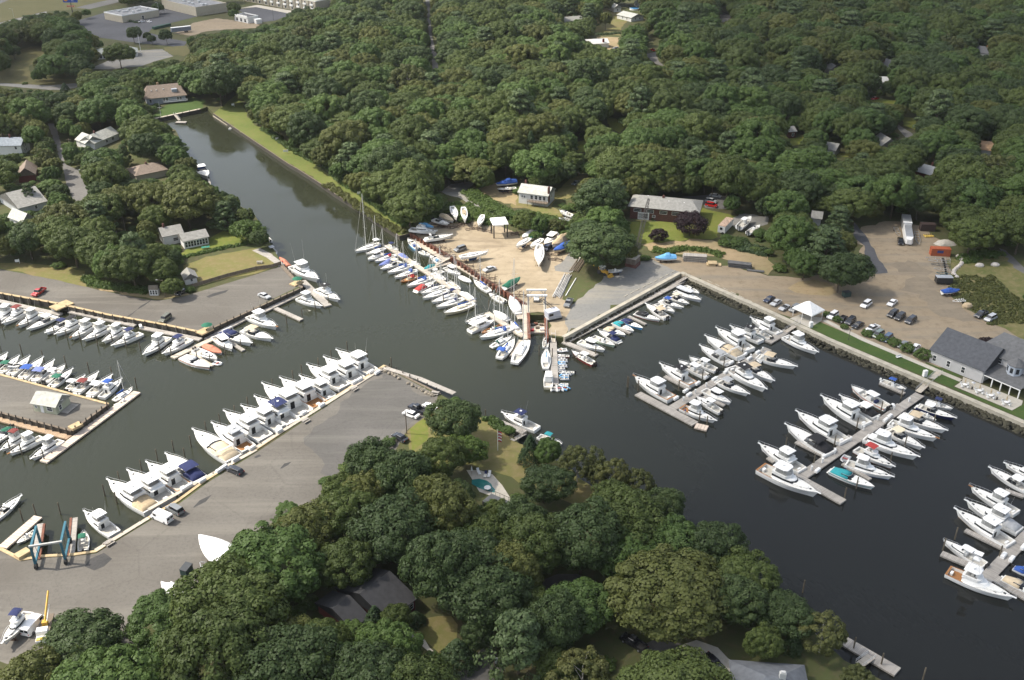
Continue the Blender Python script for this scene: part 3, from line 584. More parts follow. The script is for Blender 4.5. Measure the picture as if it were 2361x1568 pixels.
class Boat:
    def __init__(s,t,bx,by,sx,sy,kind,z=WATER_Z,land=False,**k):
        s.k=k;s.land=land
        fb={'sail':1.0,'dinghy':.35}.get(kind,1.3)
        zb=z if not land else k.get('z',1.0 if kind!='sail' else 1.5)
        a,b=P(t,bx,by,zb+fb),P(t,sx,sy,zb+fb)
        d=a-b;s.L=math.hypot(d.x,d.y);L=s.L
        s.root=thing(k.get('name',{'fly':'flybridge_cruiser','exp':'express_cruiser','open':'open_motorboat','sail':'sailboat','cover':'covered_boat','dinghy':'dinghy','pilot':'pilothouse_boat'}[kind]),None,None,
 ((a.x+b.x)/2,(a.y+b.y)/2,zb),math.atan2(d.y,d.x))
        s.kind=kind
        s.B=L*(.3 if kind!='sail' else .29)if L>8 else L*.36
        s.B=k.get('B',s.B)
        s.F=min(1.75,max(.55,.098*L))if kind!='sail' else min(1.3,max(.6,.085*L))
        if kind=='dinghy':s.dinghy()
        else:
            s.hull();getattr(s,kind)()
            if land:s.cradle()
    # --- hull form
    def hw(s,t):
        sail=s.kind=='sail'
        if t<.42:return s.B/2*((.6 if sail else .87)+(.4 if sail else .13)*math.sin(math.pi/2*t/.42))
        return max(.012,s.B/2*(1-((t-.42)/.58)**(1.9 if sail else 2.35)))
    def sh(s,t):return s.F*(.86+.38*t*t)if s.kind!='sail' else s.F*(.95+.25*(t-.35)**2*2)
    def X(s,t):return s.L*(t-.5)
    def hull(s):
        k=s.k;L=s.L;N=13;ts=[i/(N-1)for i in range(N)]
        hc=paint(k.get('hull','white'));sail=s.kind=='sail'
        rings=[]
        for t in ts:
            w=s.hw(t);wl=w*(.9-.5*t**3)if not sail else w*(.84-.2*t)
            xl=L*(t*(.93 if not sail else .88)+(0 if not sail else .05)-.5);z=s.sh(t);d=-.5 if not sail else-.45
            if s.land and not sail:d=-.62
            xm=(xl+s.X(t))/2
            rings.append([(xl,0,d*(1-.75*t**4)),(xl,wl,0),(xm,(wl+w)/2*(1.03-.06*t**2),z*.5),(s.X(t),w,z),(s.X(t),-w,z),(xm,-(wl+w)/2*(1.03-.06*t**2),z*.5),(xl,-wl,0)])
        mb=MB()
        n=7;vs=[p for r in rings for p in r];fs=[]
        for i in range(N-1):
            for j in(0,1,2,4,5,6):
                a,b=i*n+j,i*n+(j+1)%n;fs.append((a,a+n,b+n,b))
        fs.append(tuple(range(n)))
        mb.add(vs,fs)
        s.h=fixn(mb.build('hull',hc,s.root))
        # boot stripe, proud of the hull
        sb=MB();st=k.get('stripe',None)
        if st:
            z0,z1=(.03,.17)if not k.get('band')else(s.F*.5,s.F*.68)
            for sg in(1,-1):
                ring=[]
                for t in ts:
                    w=s.hw(t);wl=w*(.9-.5*t**3)if not sail else w*(.84-.2*t);xl=L*(t*(.93 if not sail else .88)+(0 if not sail else .05)-.5);z=s.sh(t)
                    def at(zz):
                        f=zz/z;return(xl+(s.X(t)-xl)*f,sg*(wl+(w-wl)*f)*1.015+sg*.02,zz)
                    ring.append([at(z0),at(z1)])
                sb.loft(ring,False,False,closed=False)
            sb.build('boot_stripe',paint(st),s.root)
        if s.land:
            bb=MB();ring=[]
            for r in rings:ring.append([(p[0],p[1]*1.012,p[2]-.01)for p in(r[6],r[0],r[1])])
            bb.loft(ring,False,False,closed=False);bb.build('bottom',m_bottom if k.get('bot')!='red' else m_bottomr,s.root)
    def deck(s,c,zf,w_in=.2,teak=False,cap=None,t0=.02):
        """deck from t=c forward, open cockpit with sole at zf behind it"""
        mb=MB();N=12;rings=[]
        for i in range(N):
            t=c+(1-c)*i/(N-1);w=s.hw(t)*.985;z=s.sh(t)+.015;cam=.1*w
            rings.append([(s.X(t),w,z),(s.X(t),w*.45,z+cam*.8),(s.X(t),-w*.45,z+cam*.8),(s.X(t),-w,z)])
        mb.loft(rings,False,False,closed=False)
        if c>.05:
            ts=[t0+(c-t0)*i/4 for i in range(5)]
            for sg in(1,-1):
                mb.loft([[(s.X(t),sg*s.hw(t)*.985,s.sh(t)+.015),(s.X(t),sg*(s.hw(t)-w_in),s.sh(t)+.015),(s.X(t),sg*(s.hw(t)-w_in),zf)]for t in ts],False,False,closed=False)
            w0,w1=s.hw(t0)-w_in,s.hw(c)-w_in
            mb.add([(s.X(c),w1,s.sh(c)),(s.X(c),-w1,s.sh(c)),(s.X(c),-w1,zf),(s.X(c),w1,zf)],[(0,1,2,3)])
            mb.box(s.X(0)+.01,s.X(t0)+.12,-s.hw(0)*.97,s.hw(0)*.97,zf,s.sh(0)+.012)
            so_=MB();so_.loft([[(s.X(t),s.hw(t)-w_in,zf),(s.X(t),-(s.hw(t)-w_in),zf)]for t in ts],False,False,closed=False)
            so_.build('cockpit_sole',m_teak if teak else m_sole,s.root)
        mb.build('deck',m_deck if s.k.get('hull')!='wood' else m_teak,s.root)
        if cap:
            cb=MB();ts=[t0+(c+.03-t0)*i/4 for i in range(5)]
            for sg in(1,-1):cb.loft([[(s.X(t),sg*(s.hw(t)+.015),s.sh(t)+.05),(s.X(t),sg*(s.hw(t)-w_in),s.sh(t)+.05)]for t in ts],False,False,closed=False)
            cb.box(s.X(0),s.X(t0)+.16,-s.hw(0),s.hw(0),s.sh(0)+.02,s.sh(0)+.05)
            cb.build('coaming_cap',m_teak,s.root)
    def plan(s,t0,t1,fr,fwd=.55,shrink=1.):
        """rounded-nose house outline between two stations, fr = share of hull half beam"""
        w0=min(s.hw(t0),s.B/2)*fr;w1=s.hw(t1)*fr;wm=s.hw((t0+t1)/2)*fr
        x0,x1=s.X(t0),s.X(t1);l=x1-x0
        q=[(x0,-w0),(x0+.5*l,-wm),(x1-.16*l,-max(w1,wm*.72)),(x1-.03*l,-wm*fwd*.75),(x1,-wm*fwd*.35)]
        return q+[(x,-y)for x,y in q[::-1]]
    def house(s,name,t0,t1,z0,z1,fr,mat,rake=.0,aft=0.,shrink=.86,parent=None):
        bot=s.plan(t0,t1,fr);x0,x1=s.X(t0),s.X(t1);l=x1-x0
        top=[]
        for x,y in bot:
            f=(x-x0)/l;top.append((x-rake*f*f+aft*(1-f),y*shrink))
        mb=MB().prism(bot,z0,z1,top=top)
        return fixn(mb.build(name,mat,parent or s.root)),bot,top
    def band(s,name,bot,top,z0,z1,f0,f1,mat,parent,grow=1.025,skip=None,dx=.03):
        """glazing strip hugging a house between fractions f0..f1 of its height"""
        def at(f):return[(b[0]+(t[0]-b[0])*f,b[1]+(t[1]-b[1])*f)for b,t in zip(bot,top)]
        cx=sum(p[0]for p in bot)/len(bot)
        ra=[((x-cx)*1.012+cx,y*grow,z0+(z1-z0)*f0)for x,y in at(f0)];rb=[((x-cx)*1.012+cx,y*grow,z0+(z1-z0)*f1)for x,y in at(f1)]
        mb=MB();n=len(ra);fs=[]
        for i in range(n-1):
            if skip and i in skip:continue
            fs.append((i,i+1,i+1+n,i+n))
        mb.add(ra+rb,fs);return mb.build(name,mat,parent)
    def rail(s,t0=.5,h=.62,pulpit=True):
        mb=MB();ts=[t0+(1-t0)*i/7 for i in range(8)];e=s.L*.035 if pulpit else 0
        for sg in(1,-1):
            pts=[(s.X(t),sg*(s.hw(t)*.95+.02),s.sh(t)+h*min(1,(t-t0)*8+.15))for t in ts];pts[-1]=(s.X(1)+e,sg*.18,s.sh(1)+h)
            mb.tube(pts,.03,4)
            for i in range(1,8):mb.tube([(pts[i][0],pts[i][1],s.sh(ts[i])),pts[i]],.02,3)
        mb.tube([(s.X(1)+e,-.18,s.sh(1)+h),(s.X(1)+e,.18,s.sh(1)+h)],.025,4)
        mb.build('bow_rail',m_steel,s.root)
        if pulpit:
            pb=MB().box(s.X(.955),s.X(1)+s.L*.045,-.2,.2,s.sh(1)-.02,s.sh(1)+.07)
            pb.build('pulpit',m_teak if s.k.get('woodpulpit')else paint('white'),s.root)
    def hatches(s,ts=(.66,.8)):
        for t in ts:
            w=s.hw(t);n=1 if t>.74 else 2
            for sg in((1,-1)if n==2 else(0,)):
                y=sg*w*.42;z=s.sh(t)+.1*w*.8+.03+s.k.get('trunkz',0)
                MB().box(s.X(t)-.27,s.X(t)+.27,y-.27,y+.27,z-.05,z+.02).build('hatch',m_glass,s.root)
    def top(s,t0,t1,z,w,col,post_z,name='hardtop',soft=False,post_w=None):
        x0,x1=s.X(t0),s.X(t1);l=x1-x0
        if soft:
            mb=MB().loft([[(x0+l*i/6,w*math.cos(math.pi*j/6)*(1 if 0<j<6 else 1.0),z+.16*math.sin(math.pi*j/6)+.12*math.sin(math.pi*i/6))for j in range(7)]for i in range(7)],False,False,closed=False)
            o=mb.build('bimini',canvas(col),s.root,True)
        else:
            pl=[(x0,-w),(x1-.2*l,-w),(x1,-w*.7),(x1,w*.7),(x1-.2*l,w),(x0,w)]
            tp=[(x*.96+(x0+x1)/2*.04,y*.94)for x,y in pl]
            o=fixn(MB().prism(pl,z,z+.14,top=tp).build(name,paint(col)if col in('white','navy','grey','cream')else canvas(col),s.root))
        fb=MB();pw=post_w or w*.92
        xa,xb=x0+.12*l,x1-.25*l
        for sg in(1,-1):fb.tube([(xa,sg*pw,post_z),(xa,sg*w*.94,z-.02),(xb,sg*w*.94,z-.02),(xb,sg*pw,post_z)],.03,4)
        fb.build('top_frame',m_steel,s.root);return o
    def antennas(s,x,y,z,h,lean=.15,n=2):
        for i in range(n):
            sg=1 if i==0 else-1
            MB().tube([(x,sg*y,z),(x-h*lean,sg*(y+h*.08),z+h)],.03,4,.012).build('antenna',m_steel,s.root)
    # --- kinds
    def fly(s):
        k=s.k;L=s.L;F=s.F;a=k.get('aft',.27);s.deck(a,F*.32,teak=k.get('teak'),cap=k.get('cap'))
        z0=s.sh(.4)-.05;zt=z0+max(.95,.076*L)
        cf=k.get('cabf',.7)
        # trunk forward of the house
        s.house('trunk_cabin',cf-.12,cf+.16,s.sh(.7)-.05,s.sh(.8)+.32,.62,m_deck,rake=.5,shrink=.8)
        cab,bot,tp=s.house('cabin',a,cf,z0,zt,.8,paint('white'),rake=L*.1,shrink=.82)
        if k.get('glass','side')!='none':
            sk=None if k.get('glass')=='full' else(3,4,5)
            s.band('window',bot,tp,z0,zt,.42,.78,m_glass,cab,skip=(tuple(sk)if sk else()))
        # aft bulkhead door
        w=s.hw(a)*.8;MB().box(s.X(a)-.04,s.X(a)+.02,-w*.1,w*.45,F*.4,zt-.25).build('door',m_glass,cab)
        # bridge
        f0,f1=a-.01+k.get('fb',0),a+.27+k.get('fb',0)
        br,b2,t2=s.house('flybridge',f0,f1,zt-.02,zt+.62,.72,paint('white'),rake=-.15,shrink=1.02)
        MB().box(s.X(f0)-(.0 if not k.get('over')else L*.05),s.X(f0)+.4,-s.hw(a)*.78,s.hw(a)*.78,zt-.03,zt+.05).build('bridge_deck',paint('white'),s.root)
        wbr=s.hw(a+.1)*.62
        MB().box(s.X(f0)+.5,s.X(f1)-.9,-wbr*.9,wbr*.9,zt+.6,zt+.66).build('bridge_sole',M('bridge_shade',(.3,.29,.27),.8),br)
        MB().box(s.X(f1)-1.35,s.X(f1)-.85,-wbr*.5,wbr*.5,zt+.62,zt+1.0).build('helm_console',paint('white'),br)
        for sg in(1,-1):MB().box(s.X(f1)-2.1,s.X(f1)-1.65,sg*wbr*.38-.25,sg*wbr*.38+.25,zt+.62,zt+1.15).build('helm_seat',m_seat,br)
        top=k.get('top','hard:white')
        if top:
            kd,col=top.split(':');ztop=zt+1.95
            s.top(f0+.0,f1-.03,ztop,wbr*1.22,col,zt+.6,soft=kd=='soft',post_w=wbr)
            if k.get('clear',kd=='hard'):
                pl=[(x,y)for x,y in s.plan(f0+.05,f1-.005,.66)];q=MB();n=len(pl)
                q.add([(x,y,zt+.62)for x,y in pl]+[(x*.97+s.X(f0+.1)*.03,y*.98,ztop)for x,y in pl],[(i,i+1,i+1+n,i+n)for i in range(n-1)])
                q.build('enclosure',m_clear,s.root)
            if k.get('radar',L>11):MB().prism([(s.X(f0+.12)+.32*math.cos(i),.32*math.sin(i))for i in np.linspace(0,6.28,9)[:-1]],ztop+.2,ztop+.42).build('radar_dome',paint('white'),s.root)
        if k.get('tower'):s.tower(zt+2.4,f0,f1)
        if k.get('ant',True):s.antennas(s.X(f0+.06),wbr*1.15,zt+2.0,k.get('anth',3.2))
        s.rail(.46);s.hatches((cf+.04,.87))
        if L>11:MB().box(s.X(.05),s.X(.09),-.5,.5,F*.35,F*.8).build('fish_box',paint('white'),s.root)
        if k.get('cover'):
            c=k['cover'];MB().loft([[(s.X(t),s.hw(t)*.95*math.cos(math.pi*j/6),s.sh(t)+.1+(.15+1.1*(t/a))*math.sin(math.pi*j/6))for j in range(7)]for t in(.03,a*.35,a*.7,a-.01)],True,True,closed=False).build('cockpit_cover',canvas(c),s.root,True)
    def tower(s,z,f0,f1):
        mb=MB();x0,x1=s.X(f0+.05),s.X(f1-.05);w=s.B*.3;h=2.2
        for x,xx in((x0,x0+.5),(x1,x1-.8)):
            for sg in(1,-1):mb.tube([(x,sg*w,z-.2),(xx,sg*w*.5,z+h)],.035,4)
        for q in(.4,.75):
            for sg in(1,-1):mb.tube([(x0+.5*q,sg*w*(1-.5*q),z+h*q),(x1-.8*q,sg*w*(1-.5*q),z+h*q)],.025,3)
        mb.build('tower_frame',m_steel,s.root)
        MB().box(x0+.3,x1-.7,-w*.55,w*.55,z+h,z+h+.1).build('tower_platform',paint('white'),s.root)
        MB().box(x0+.2,x1-.5,-w*.6,w*.6,z+h+1.5,z+h+1.56).build('tower_sunshade',canvas('white'),s.root)
        mb=MB()
        for x in(x0+.4,x1-.8):
            for sg in(1,-1):mb.tube([(x,sg*w*.5,z+h),(x,sg*w*.55,z+h+1.5)],.025,3)
        mb.build('sunshade_frame',m_steel,s.root)
    def exp(s):
        k=s.k;L=s.L;F=s.F;a=k.get('aft',.42);s.deck(a,F*.42,w_in=.24,cap=k.get('cap'))
        s.house('trunk_cabin',a-.02,.86,s.sh(.6)-.06,s.sh(.7)+.26,.66,m_deck,rake=.9,shrink=.74)
        z0,z1=s.sh(a)+.12,s.sh(a)+.85
        pl=s.plan(a-.14,a+.13,.84);x0=s.X(a-.14);l=s.X(a+.13)-x0
        tp=[(x-.9*((x-x0)/l)**1.3,y*.82)for x,y in pl];n=len(pl)
        MB().add([(x,y,z0)for x,y in pl]+[(x,y,z1)for x,y in tp],[(i,i+1,i+1+n,i+n)for i in range(n-1)]).build('windshield',m_glass,s.root)
        MB().tube([(x,y,z1)for x,y in tp],.035,4).build('windshield_frame',m_steel,s.root)
        w=s.hw(.2)-.3;zs=F*.42
        for(xa,xb,ya,yb)in((s.X(.06),s.X(.12),-w,w),(s.X(.27),s.X(.33),-w*.8,-w*.15),(s.X(.27),s.X(.33),w*.15,w*.8)):
            MB().box(xa,xb,ya,yb,zs,zs+.5).build('seat',m_seat,s.root)
        if k.get('arch'):
            w2=s.hw(.25);mb=MB();zz=s.sh(.25)
            for dx in(0,.35):mb.tube([(s.X(.2)+dx,-w2,zz),(s.X(.17)+dx,-w2*.85,zz+1.5),(s.X(.17)+dx,w2*.85,zz+1.5),(s.X(.2)+dx,w2,zz)],.1,5)
            mb.build('radar_arch',paint('white'),s.root)
        top=k.get('top')
        if top:
            kd,col=top.split(':');s.top(a-.22,a+.02,s.sh(a)+1.6,s.hw(a)*.86,col,s.sh(a),soft=kd=='soft')
        if k.get('cover'):
            c=k['cover'];e=a-.12 if top else a+.02
            MB().loft([[(s.X(t),s.hw(t)*.96*math.cos(math.pi*j/6),s.sh(t)+.05+hh*math.sin(math.pi*j/6))for j in range(7)]for t,hh in((.03,.15),(e*.35,.7),(e*.75,1.1),(e,.9))],True,True,closed=False).build('cockpit_cover',canvas(c),s.root,True)
        if not k.get('norail'):s.rail(.5,.5)
        s.hatches((.66,.78)if L>8 else(.72,))
        if k.get('out',L<8):s.outboard(1 if L<7.5 else 2)
        else:MB().box(s.X(0)-.55,s.X(0)+.02,-s.hw(0)*.85,s.hw(0)*.85,.2,.3).build('swim_platform',m_deck,s.root)
    def outboard(s,n=1):
        for i in range(n):
            y=(i-(n-1)/2)*.75;x=s.X(0)
            mb=MB().prism([(x-.62,y-.2),(x-.05,y-.22),(x-.05,y+.22),(x-.62,y+.2)],s.sh(0)+.05,s.sh(0)+.6,top=[(x-.5,y-.14),(x-.1,y-.16),(x-.1,y+.16),(x-.5,y+.14)])
            mb.box(x-.42,x-.14,y-.09,y+.09,-.5,s.sh(0)+.05);mb.build('outboard',m_black if not s.k.get('wob')else paint('white'),s.root)
    def open(s):
        k=s.k;L=s.L;F=s.F;a=k.get('aft',.72);s.deck(a,F*.35,w_in=.22 if L>5 else .12)
        w=s.hw(.4)*.36;zf=F*.35
        if L>4.8:
            MB().prism([(s.X(.42),-w),(s.X(.54),-w),(s.X(.57),-w*.6),(s.X(.57),w*.6),(s.X(.54),w),(s.X(.42),w)],zf,zf+1.0,top=[(s.X(.42),-w),(s.X(.52),-w),(s.X(.54),-w*.6),(s.X(.54),w*.6),(s.X(.52),w),(s.X(.42),w)]).build('console',paint('white'),s.root)
            MB().box(s.X(.525),s.X(.545),-w*.9,w*.9,zf+1.0,zf+1.4).build('windscreen',m_glass,s.root)
            MB().box(s.X(.28),s.X(.34),-w,w,zf,zf+.75).build('helm_seat',m_seat if not k.get('seat')else canvas(k['seat']),s.root)
            MB().box(s.X(.62),s.X(.7),-w*.8,w*.8,zf,zf+.4).build('seat',m_seat,s.root)
        else:
            for t in(.2,.5):MB().box(s.X(t),s.X(t)+.3,-s.hw(t)+.13,s.hw(t)-.13,zf+.15,zf+.25).build('thwart',m_seat if not k.get('seat')else canvas(k['seat']),s.root)
        top=k.get('top')
        if top:
            kd,col=top.split(':');s.top(.3,.56,zf+2.1,s.hw(.4)*.62,col,zf+.05,soft=kd=='soft')
        if k.get('cuddy'):
            c,bb,tt=s.house('cabin',.46,.82,s.sh(.6)-.05,s.sh(.6)+.5,.7,paint('white'),rake=.6,shrink=.8)
            s.band('window',bb,tt,s.sh(.6),s.sh(.6)+.5,.35,.75,m_glass,c)
        if L>6:s.rail(.62,.4,False)
        s.outboard(k.get('nob',1 if L<8.5 else 2))
    def pilot(s):
        k=s.k;L=s.L;F=s.F;s.deck(.36,F*.4,cap=k.get('cap'))
        z0=s.sh(.5)-.05
        s.house('trunk_cabin',.5,.85,s.sh(.7)-.05,s.sh(.7)+.45,.62,m_deck,rake=.5,shrink=.8)
        c,b,t=s.house('cabin',k.get('c0',.34),.64,z0,z0+1.75,.72,paint('white'),rake=.35,shrink=.94)
        s.band('window',b,t,z0,z0+1.75,.5,.88,m_glass,c)
        o=MB().prism([(s.X(k.get('r0',.3)),-s.hw(.4)*.76),(s.X(.65),-s.hw(.6)*.7),(s.X(.65),s.hw(.6)*.7),(s.X(k.get('r0',.3)),s.hw(.4)*.76)],z0+1.75,z0+1.87)
        o.build('cabin_roof',paint(k.get('roof','white')),s.root)
        if k.get('r0',.3)<.28:
            mb=MB()
            for sg in(1,-1):mb.tube([(s.X(k['r0']+.02),sg*s.hw(.2)*.74,F*.4),(s.X(k['r0']+.02),sg*s.hw(.2)*.74,z0+1.76)],.04,4)
            mb.build('roof_post',m_steel,s.root)
        s.rail(.6,.5,False)
        if L<8:s.outboard(1)
    def cover(s):
        k=s.k;s.deck(.04,s.F*.4);N=13;hh=k.get('h',.16*s.B+.45);rings=[]
        for i in range(N):
            t=.0+.97*i/(N-1);w=s.hw(t)*1.03;z=s.sh(t)
            h=hh*(.55+.45*math.sin(math.pi*min(1,max(0,(t+.1)/.9))))*(1+.35*(1 if .25<t<.5 else 0)*k.get('hump',1))*(1-.75*max(0,(t-.65)/.35))
            rings.append([(s.X(t),-w,z-.28),(s.X(t),-w,z+.04),(s.X(t),-w*.5,z+h*.72),(s.X(t),0,z+h),(s.X(t),w*.5,z+h*.72),(s.X(t),w,z+.04),(s.X(t),w,z-.28)])
        fixn(MB().loft(rings,True,True,closed=False).build('tarp',canvas(k.get('col','blue')),s.root))
        if k.get('out'):s.outboard(1)
    def sail(s):
        k=s.k;L=s.L;F=s.F;s.deck(.27,F*.5,w_in=s.B*.17,t0=.05)
        zc=s.sh(.5)
        c,b,t=s.house('cabin',.29,.7,zc-.05,zc+.42,.62,paint(k.get('cab','white')),rake=.7,shrink=.84)
        s.band('window',b,t,zc-.05,zc+.42,.45,.8,m_glass,c,skip=(2,3,4,5,6))
        for tt in(.55,.8):MB().box(s.X(tt)-.24,s.X(tt)+.24,-.24,.24,(zc+.4)if tt<.7 else s.sh(tt)+.08,((zc+.4)if tt<.7 else s.sh(tt)+.08)+.06).build('hatch',m_glass,s.root)
        H=k.get('mast',1.22*L);xm=s.X(k.get('mt',.56))
        if H:
            MB().tube([(xm,0,zc+.3),(xm,0,zc+.3+H)],.125,6,.085).build('mast',m_mast if not k.get('wmast')else m_teak,s.root)
            sp=MB()
            for q in((.5,)if L<9 else(.38,.68)):sp.tube([(xm-.1,-s.B*.32,zc+H*q),(xm,0,zc+H*q+.05),(xm-.1,s.B*.32,zc+H*q)],.03,4)
            sp.build('spreader',m_alu,s.root)
            st=MB();r=.014;tp=(xm,0,zc+.2+H)
            st.tube([(s.X(.985),0,s.sh(1)),tp],r*(3.2 if k.get('furl',1)else 1),4);st.tube([(s.X(.01),0,s.sh(0)),tp],r,3)
            for sg in(1,-1):st.tube([(xm-.2,sg*s.hw(.5)*.93,s.sh(.5)),(xm-.1,sg*s.B*.32,zc+H*.5),tp],r,3)
            st.build('rigging',m_steel,s.root)
            bl=s.L*.36;zb=zc+1.15
            MB().tube([(xm-.1,0,zb),(xm-bl,0,zb+.05)],.07,5).build('boom',m_mast,s.root)
            if k.get('sc','blue'):
                MB().loft([[(xm-.02-bl*q,.17*w*math.cos(a),zb+.16+.24*w*math.sin(a))for a in np.linspace(0,6.283,8)[:-1]]for q,w in((0,1.3),(.1,1.2),(.5,.95),(1,.5))]).build('sail_cover',canvas(k.get('sc','blue')),s.root,True)
            if k.get('mizzen'):
                xz=s.X(.14);hz=H*k['mizzen'];MB().tube([(xz,0,F),(xz,0,F+hz)],.1,5,.07).build('mizzen_mast',m_mast,s.root)
                MB().tube([(xz,0,F+1.3),(xz-L*.2,0,F+1.35)],.12,5).build('mizzen_boom',canvas(k.get('sc')or 'white'),s.root)
        if k.get('dodger'):
            x0=s.X(.26);w=s.B*.3
            MB().loft([[(x0+.9*q-.2,w*math.cos(math.pi*j/6),zc+.35+hh*math.sin(math.pi*j/6))for j in range(7)]for q,hh in((0,.95),(.5,1.0),(1,.15))],False,True,closed=False).build('dodger',canvas(k['dodger']),s.root,True)
        if k.get('bim'):s.top(.06,.25,zc+1.9,s.B*.33,k['bim'],zc,soft=k['bim']!='white')
        if k.get('cvr'):
            rings=[]
            for i in range(9):
                q=.08+.84*i/8;w=s.hw(q)*1.02;rings.append([(s.X(q),w*math.cos(math.pi*j/6),s.sh(q)+.1+(.55+.5*math.sin(math.pi*i/8))*math.sin(math.pi*j/6))for j in range(7)])
            MB().loft(rings,True,True,closed=False).build('deck_cover',canvas(k['cvr']),s.root,True)
        s.rail(.86,.6,False)
        mb=MB()
        for sg in(1,-1):
            pts=[(s.X(q),sg*s.hw(q)*.96,s.sh(q)+.6)for q in(.03,.2,.4,.6,.8,.88)];mb.tube(pts,.014,3)
            for p in pts:mb.tube([(p[0],p[1],p[2]-.6),p],.016,3)
        mb.build('lifeline',m_steel,s.root)
        if s.land:
            MB().loft([[(s.X(.3),.14,-.3),(s.X(.62),.14,-.3),(s.X(.62),-.14,-.3),(s.X(.3),-.14,-.3)],[(s.X(.32),.1,-1.35),(s.X(.55),.1,-1.35),(s.X(.55),-.1,-1.35),(s.X(.32),-.1,-1.35)]]).build('keel',m_bottom,s.root)
    def cradle(s):
        mb=MB();zb=-s.root.location.z+.02;w=s.B*.42
        for t in(.2,.45,.7):
            for sg in(1,-1):
                y=sg*min(w,s.hw(t)*.8);mb.tube([(s.X(t),y*1.15,zb),(s.X(t),y*.8,-.05)],.05,4);mb.tube([(s.X(t)-.4,y*1.25,zb+.04),(s.X(t)+.4,y*1.25,zb+.04)],.05,4)
            mb.box(s.X(t)-.15,s.X(t)+.15,-w*.5,w*.5,zb,zb+(.25 if s.kind=='sail' else-zb-.45))
        mb.build('boat_stand',M('rusty_steel',(.13,.075,.05),.8,var=.4,scale=2),s.root)
    def dinghy(s):
        k=s.k;L=s.L=max(2.4,s.L);r=.21;w=min(.78,L*.26);col=k.get('col','grey')
        pts=[(-L/2,-w,.25),(L*.2,-w,.25),(L*.38,-w*.75,.3),(L*.48,0,.36),(L*.38,w*.75,.3),(L*.2,w,.25),(-L/2,w,.25)]
        MB().tube(pts,r,7).build('tube',M('hypalon_'+col,C[col],.6,var=.1),s.root,True)
        MB().box(-L*.42,L*.3,-w*.8,w*.8,.1,.16).build('floor',M('dinghy_floor',(.3,.3,.3),.8),s.root)
        MB().box(-L*.43,-L*.4,-w*.8,w*.8,.1,.5).build('transom',paint('white'),s.root)
        if k.get('seat',1):MB().box(-L*.05,L*.05,-w*.9,w*.9,.36,.42).build('thwart',canvas(k['seat'])if isinstance(k.get('seat'),str)else m_seat,s.root)
        if k.get('ob',1):MB().box(-L*.5,-L*.42,-.12,.12,.0,.75).build('outboard',m_black,s.root)
    def name_it(s,label,cat,group):tag(s.root,label,cat,group)

def row(group,anchor,items,land=False,noun='boat',cat=None,start=0):
    """items: (tile, bow x, bow y, stern x, stern y, kind, description, options)"""
    for i,it in enumerate(items):
        t,bx,by,sx,sy,kind,desc,kw=it
        kw=dict(kw);g=kw.pop('g',group);an=kw.pop('an',None)
        b=Boat(t,bx,by,sx,sy,kind,land=land,**kw)
        c={'fly':'cruiser','exp':'motorboat','open':'motorboat','sail':'sailboat','cover':'boat','dinghy':'dinghy','pilot':'boat'}[kind]
        b.name_it(desc+', '+(an or f'{ordn(i + start)} {anchor}'),c,g)
        BOATS.append(b)
BOATS=[]
d=dict
fl,ex,op,sa,co,di,pi='fly','exp','open','sail','cover','dinghy','pilot'
row('motor yachts along the timber quay','from the green umbrella, timber quay',[
 (4,1505,1688,1750,1545,fl,'white cruiser with navy bimini',d(top='soft:navy',aft=.3,clear=0)),
 (4,1325,1698,1545,1530,fl,'white flybridge cruiser with hardtop',d(stripe='navy')),
 (4,1035,1612,1300,1490,fl,'white cruiser with navy top and blue windscreen',d(top='soft:navy',glass='full',clear=0)),
 (4,950,1575,1160,1440,fl,'white enclosed flybridge cruiser',d()),
 (4,770,1560,1030,1425,fl,'long white flybridge cruiser',d(stripe='black')),
 (4,655,1540,885,1400,fl,'white hardtop cruiser',d(woodpulpit=1)),
 (4,510,1510,765,1375,fl,'white cruiser with black bimini',d(top='soft:black',glass='full',clear=0)),
 (4,420,1493,635,1375,ex,'white express boat with navy bimini',d(top='soft:navy')),
 (4,258,1462,510,1335,ex,'white express boat with a hard roof',d(top='hard:white',stripe='black')),
 (4,162,1432,380,1300,fl,'white flybridge boat with white hardtop',d(woodpulpit=1)),
 (4,20,1410,250,1275,fl,'white cruiser with maroon bimini',d(top='soft:maroon',glass='full',clear=0)),
 (4,-70,1415,135,1260,fl,'white cruiser with enclosed bridge',d())])
row('boats in the slips of the lot corner','outward from the green umbrella',[
 (8,1938,248,1682,142,ex,'white speedboat with an orange stripe',d(stripe='orange',band=1,cover='white',norail=1)),
 (8,2002,170,1795,72,op,'white cuddy boat',d(cuddy=1,aft=.46)),
 (8,2046,108,1885,32,co,'white boat under a red cover',d(col='coral')),
 (8,2142,82,1985,-50,pi,'white pilothouse boat',d()),
 (8,2318,32,2050,-92,ex,'white express cruiser with navy cover',d(cover='navy',arch=1)),
 (5,147,1555,-118,1460,ex,'broad white express cruiser with beige seats',d(arch=1,top='soft:beige')),
 (5,192,1450,-60,1335,fl,'white flybridge boat with teak pulpit',d(woodpulpit=1))])
row('boats at the canal mouth finger pier','at the canal mouth pier',[
 (5,572,1015,340,880,fl,'tall white sportfisher with raised outriggers',d(anth=7)),
 (5,603,1250,390,1165,fl,'white cruiser with dark side windows',d(aft=.25)),
 (5,765,1195,565,1085,fl,'white cruiser with black bimini top',d(top='soft:black',glass='full',clear=0))])
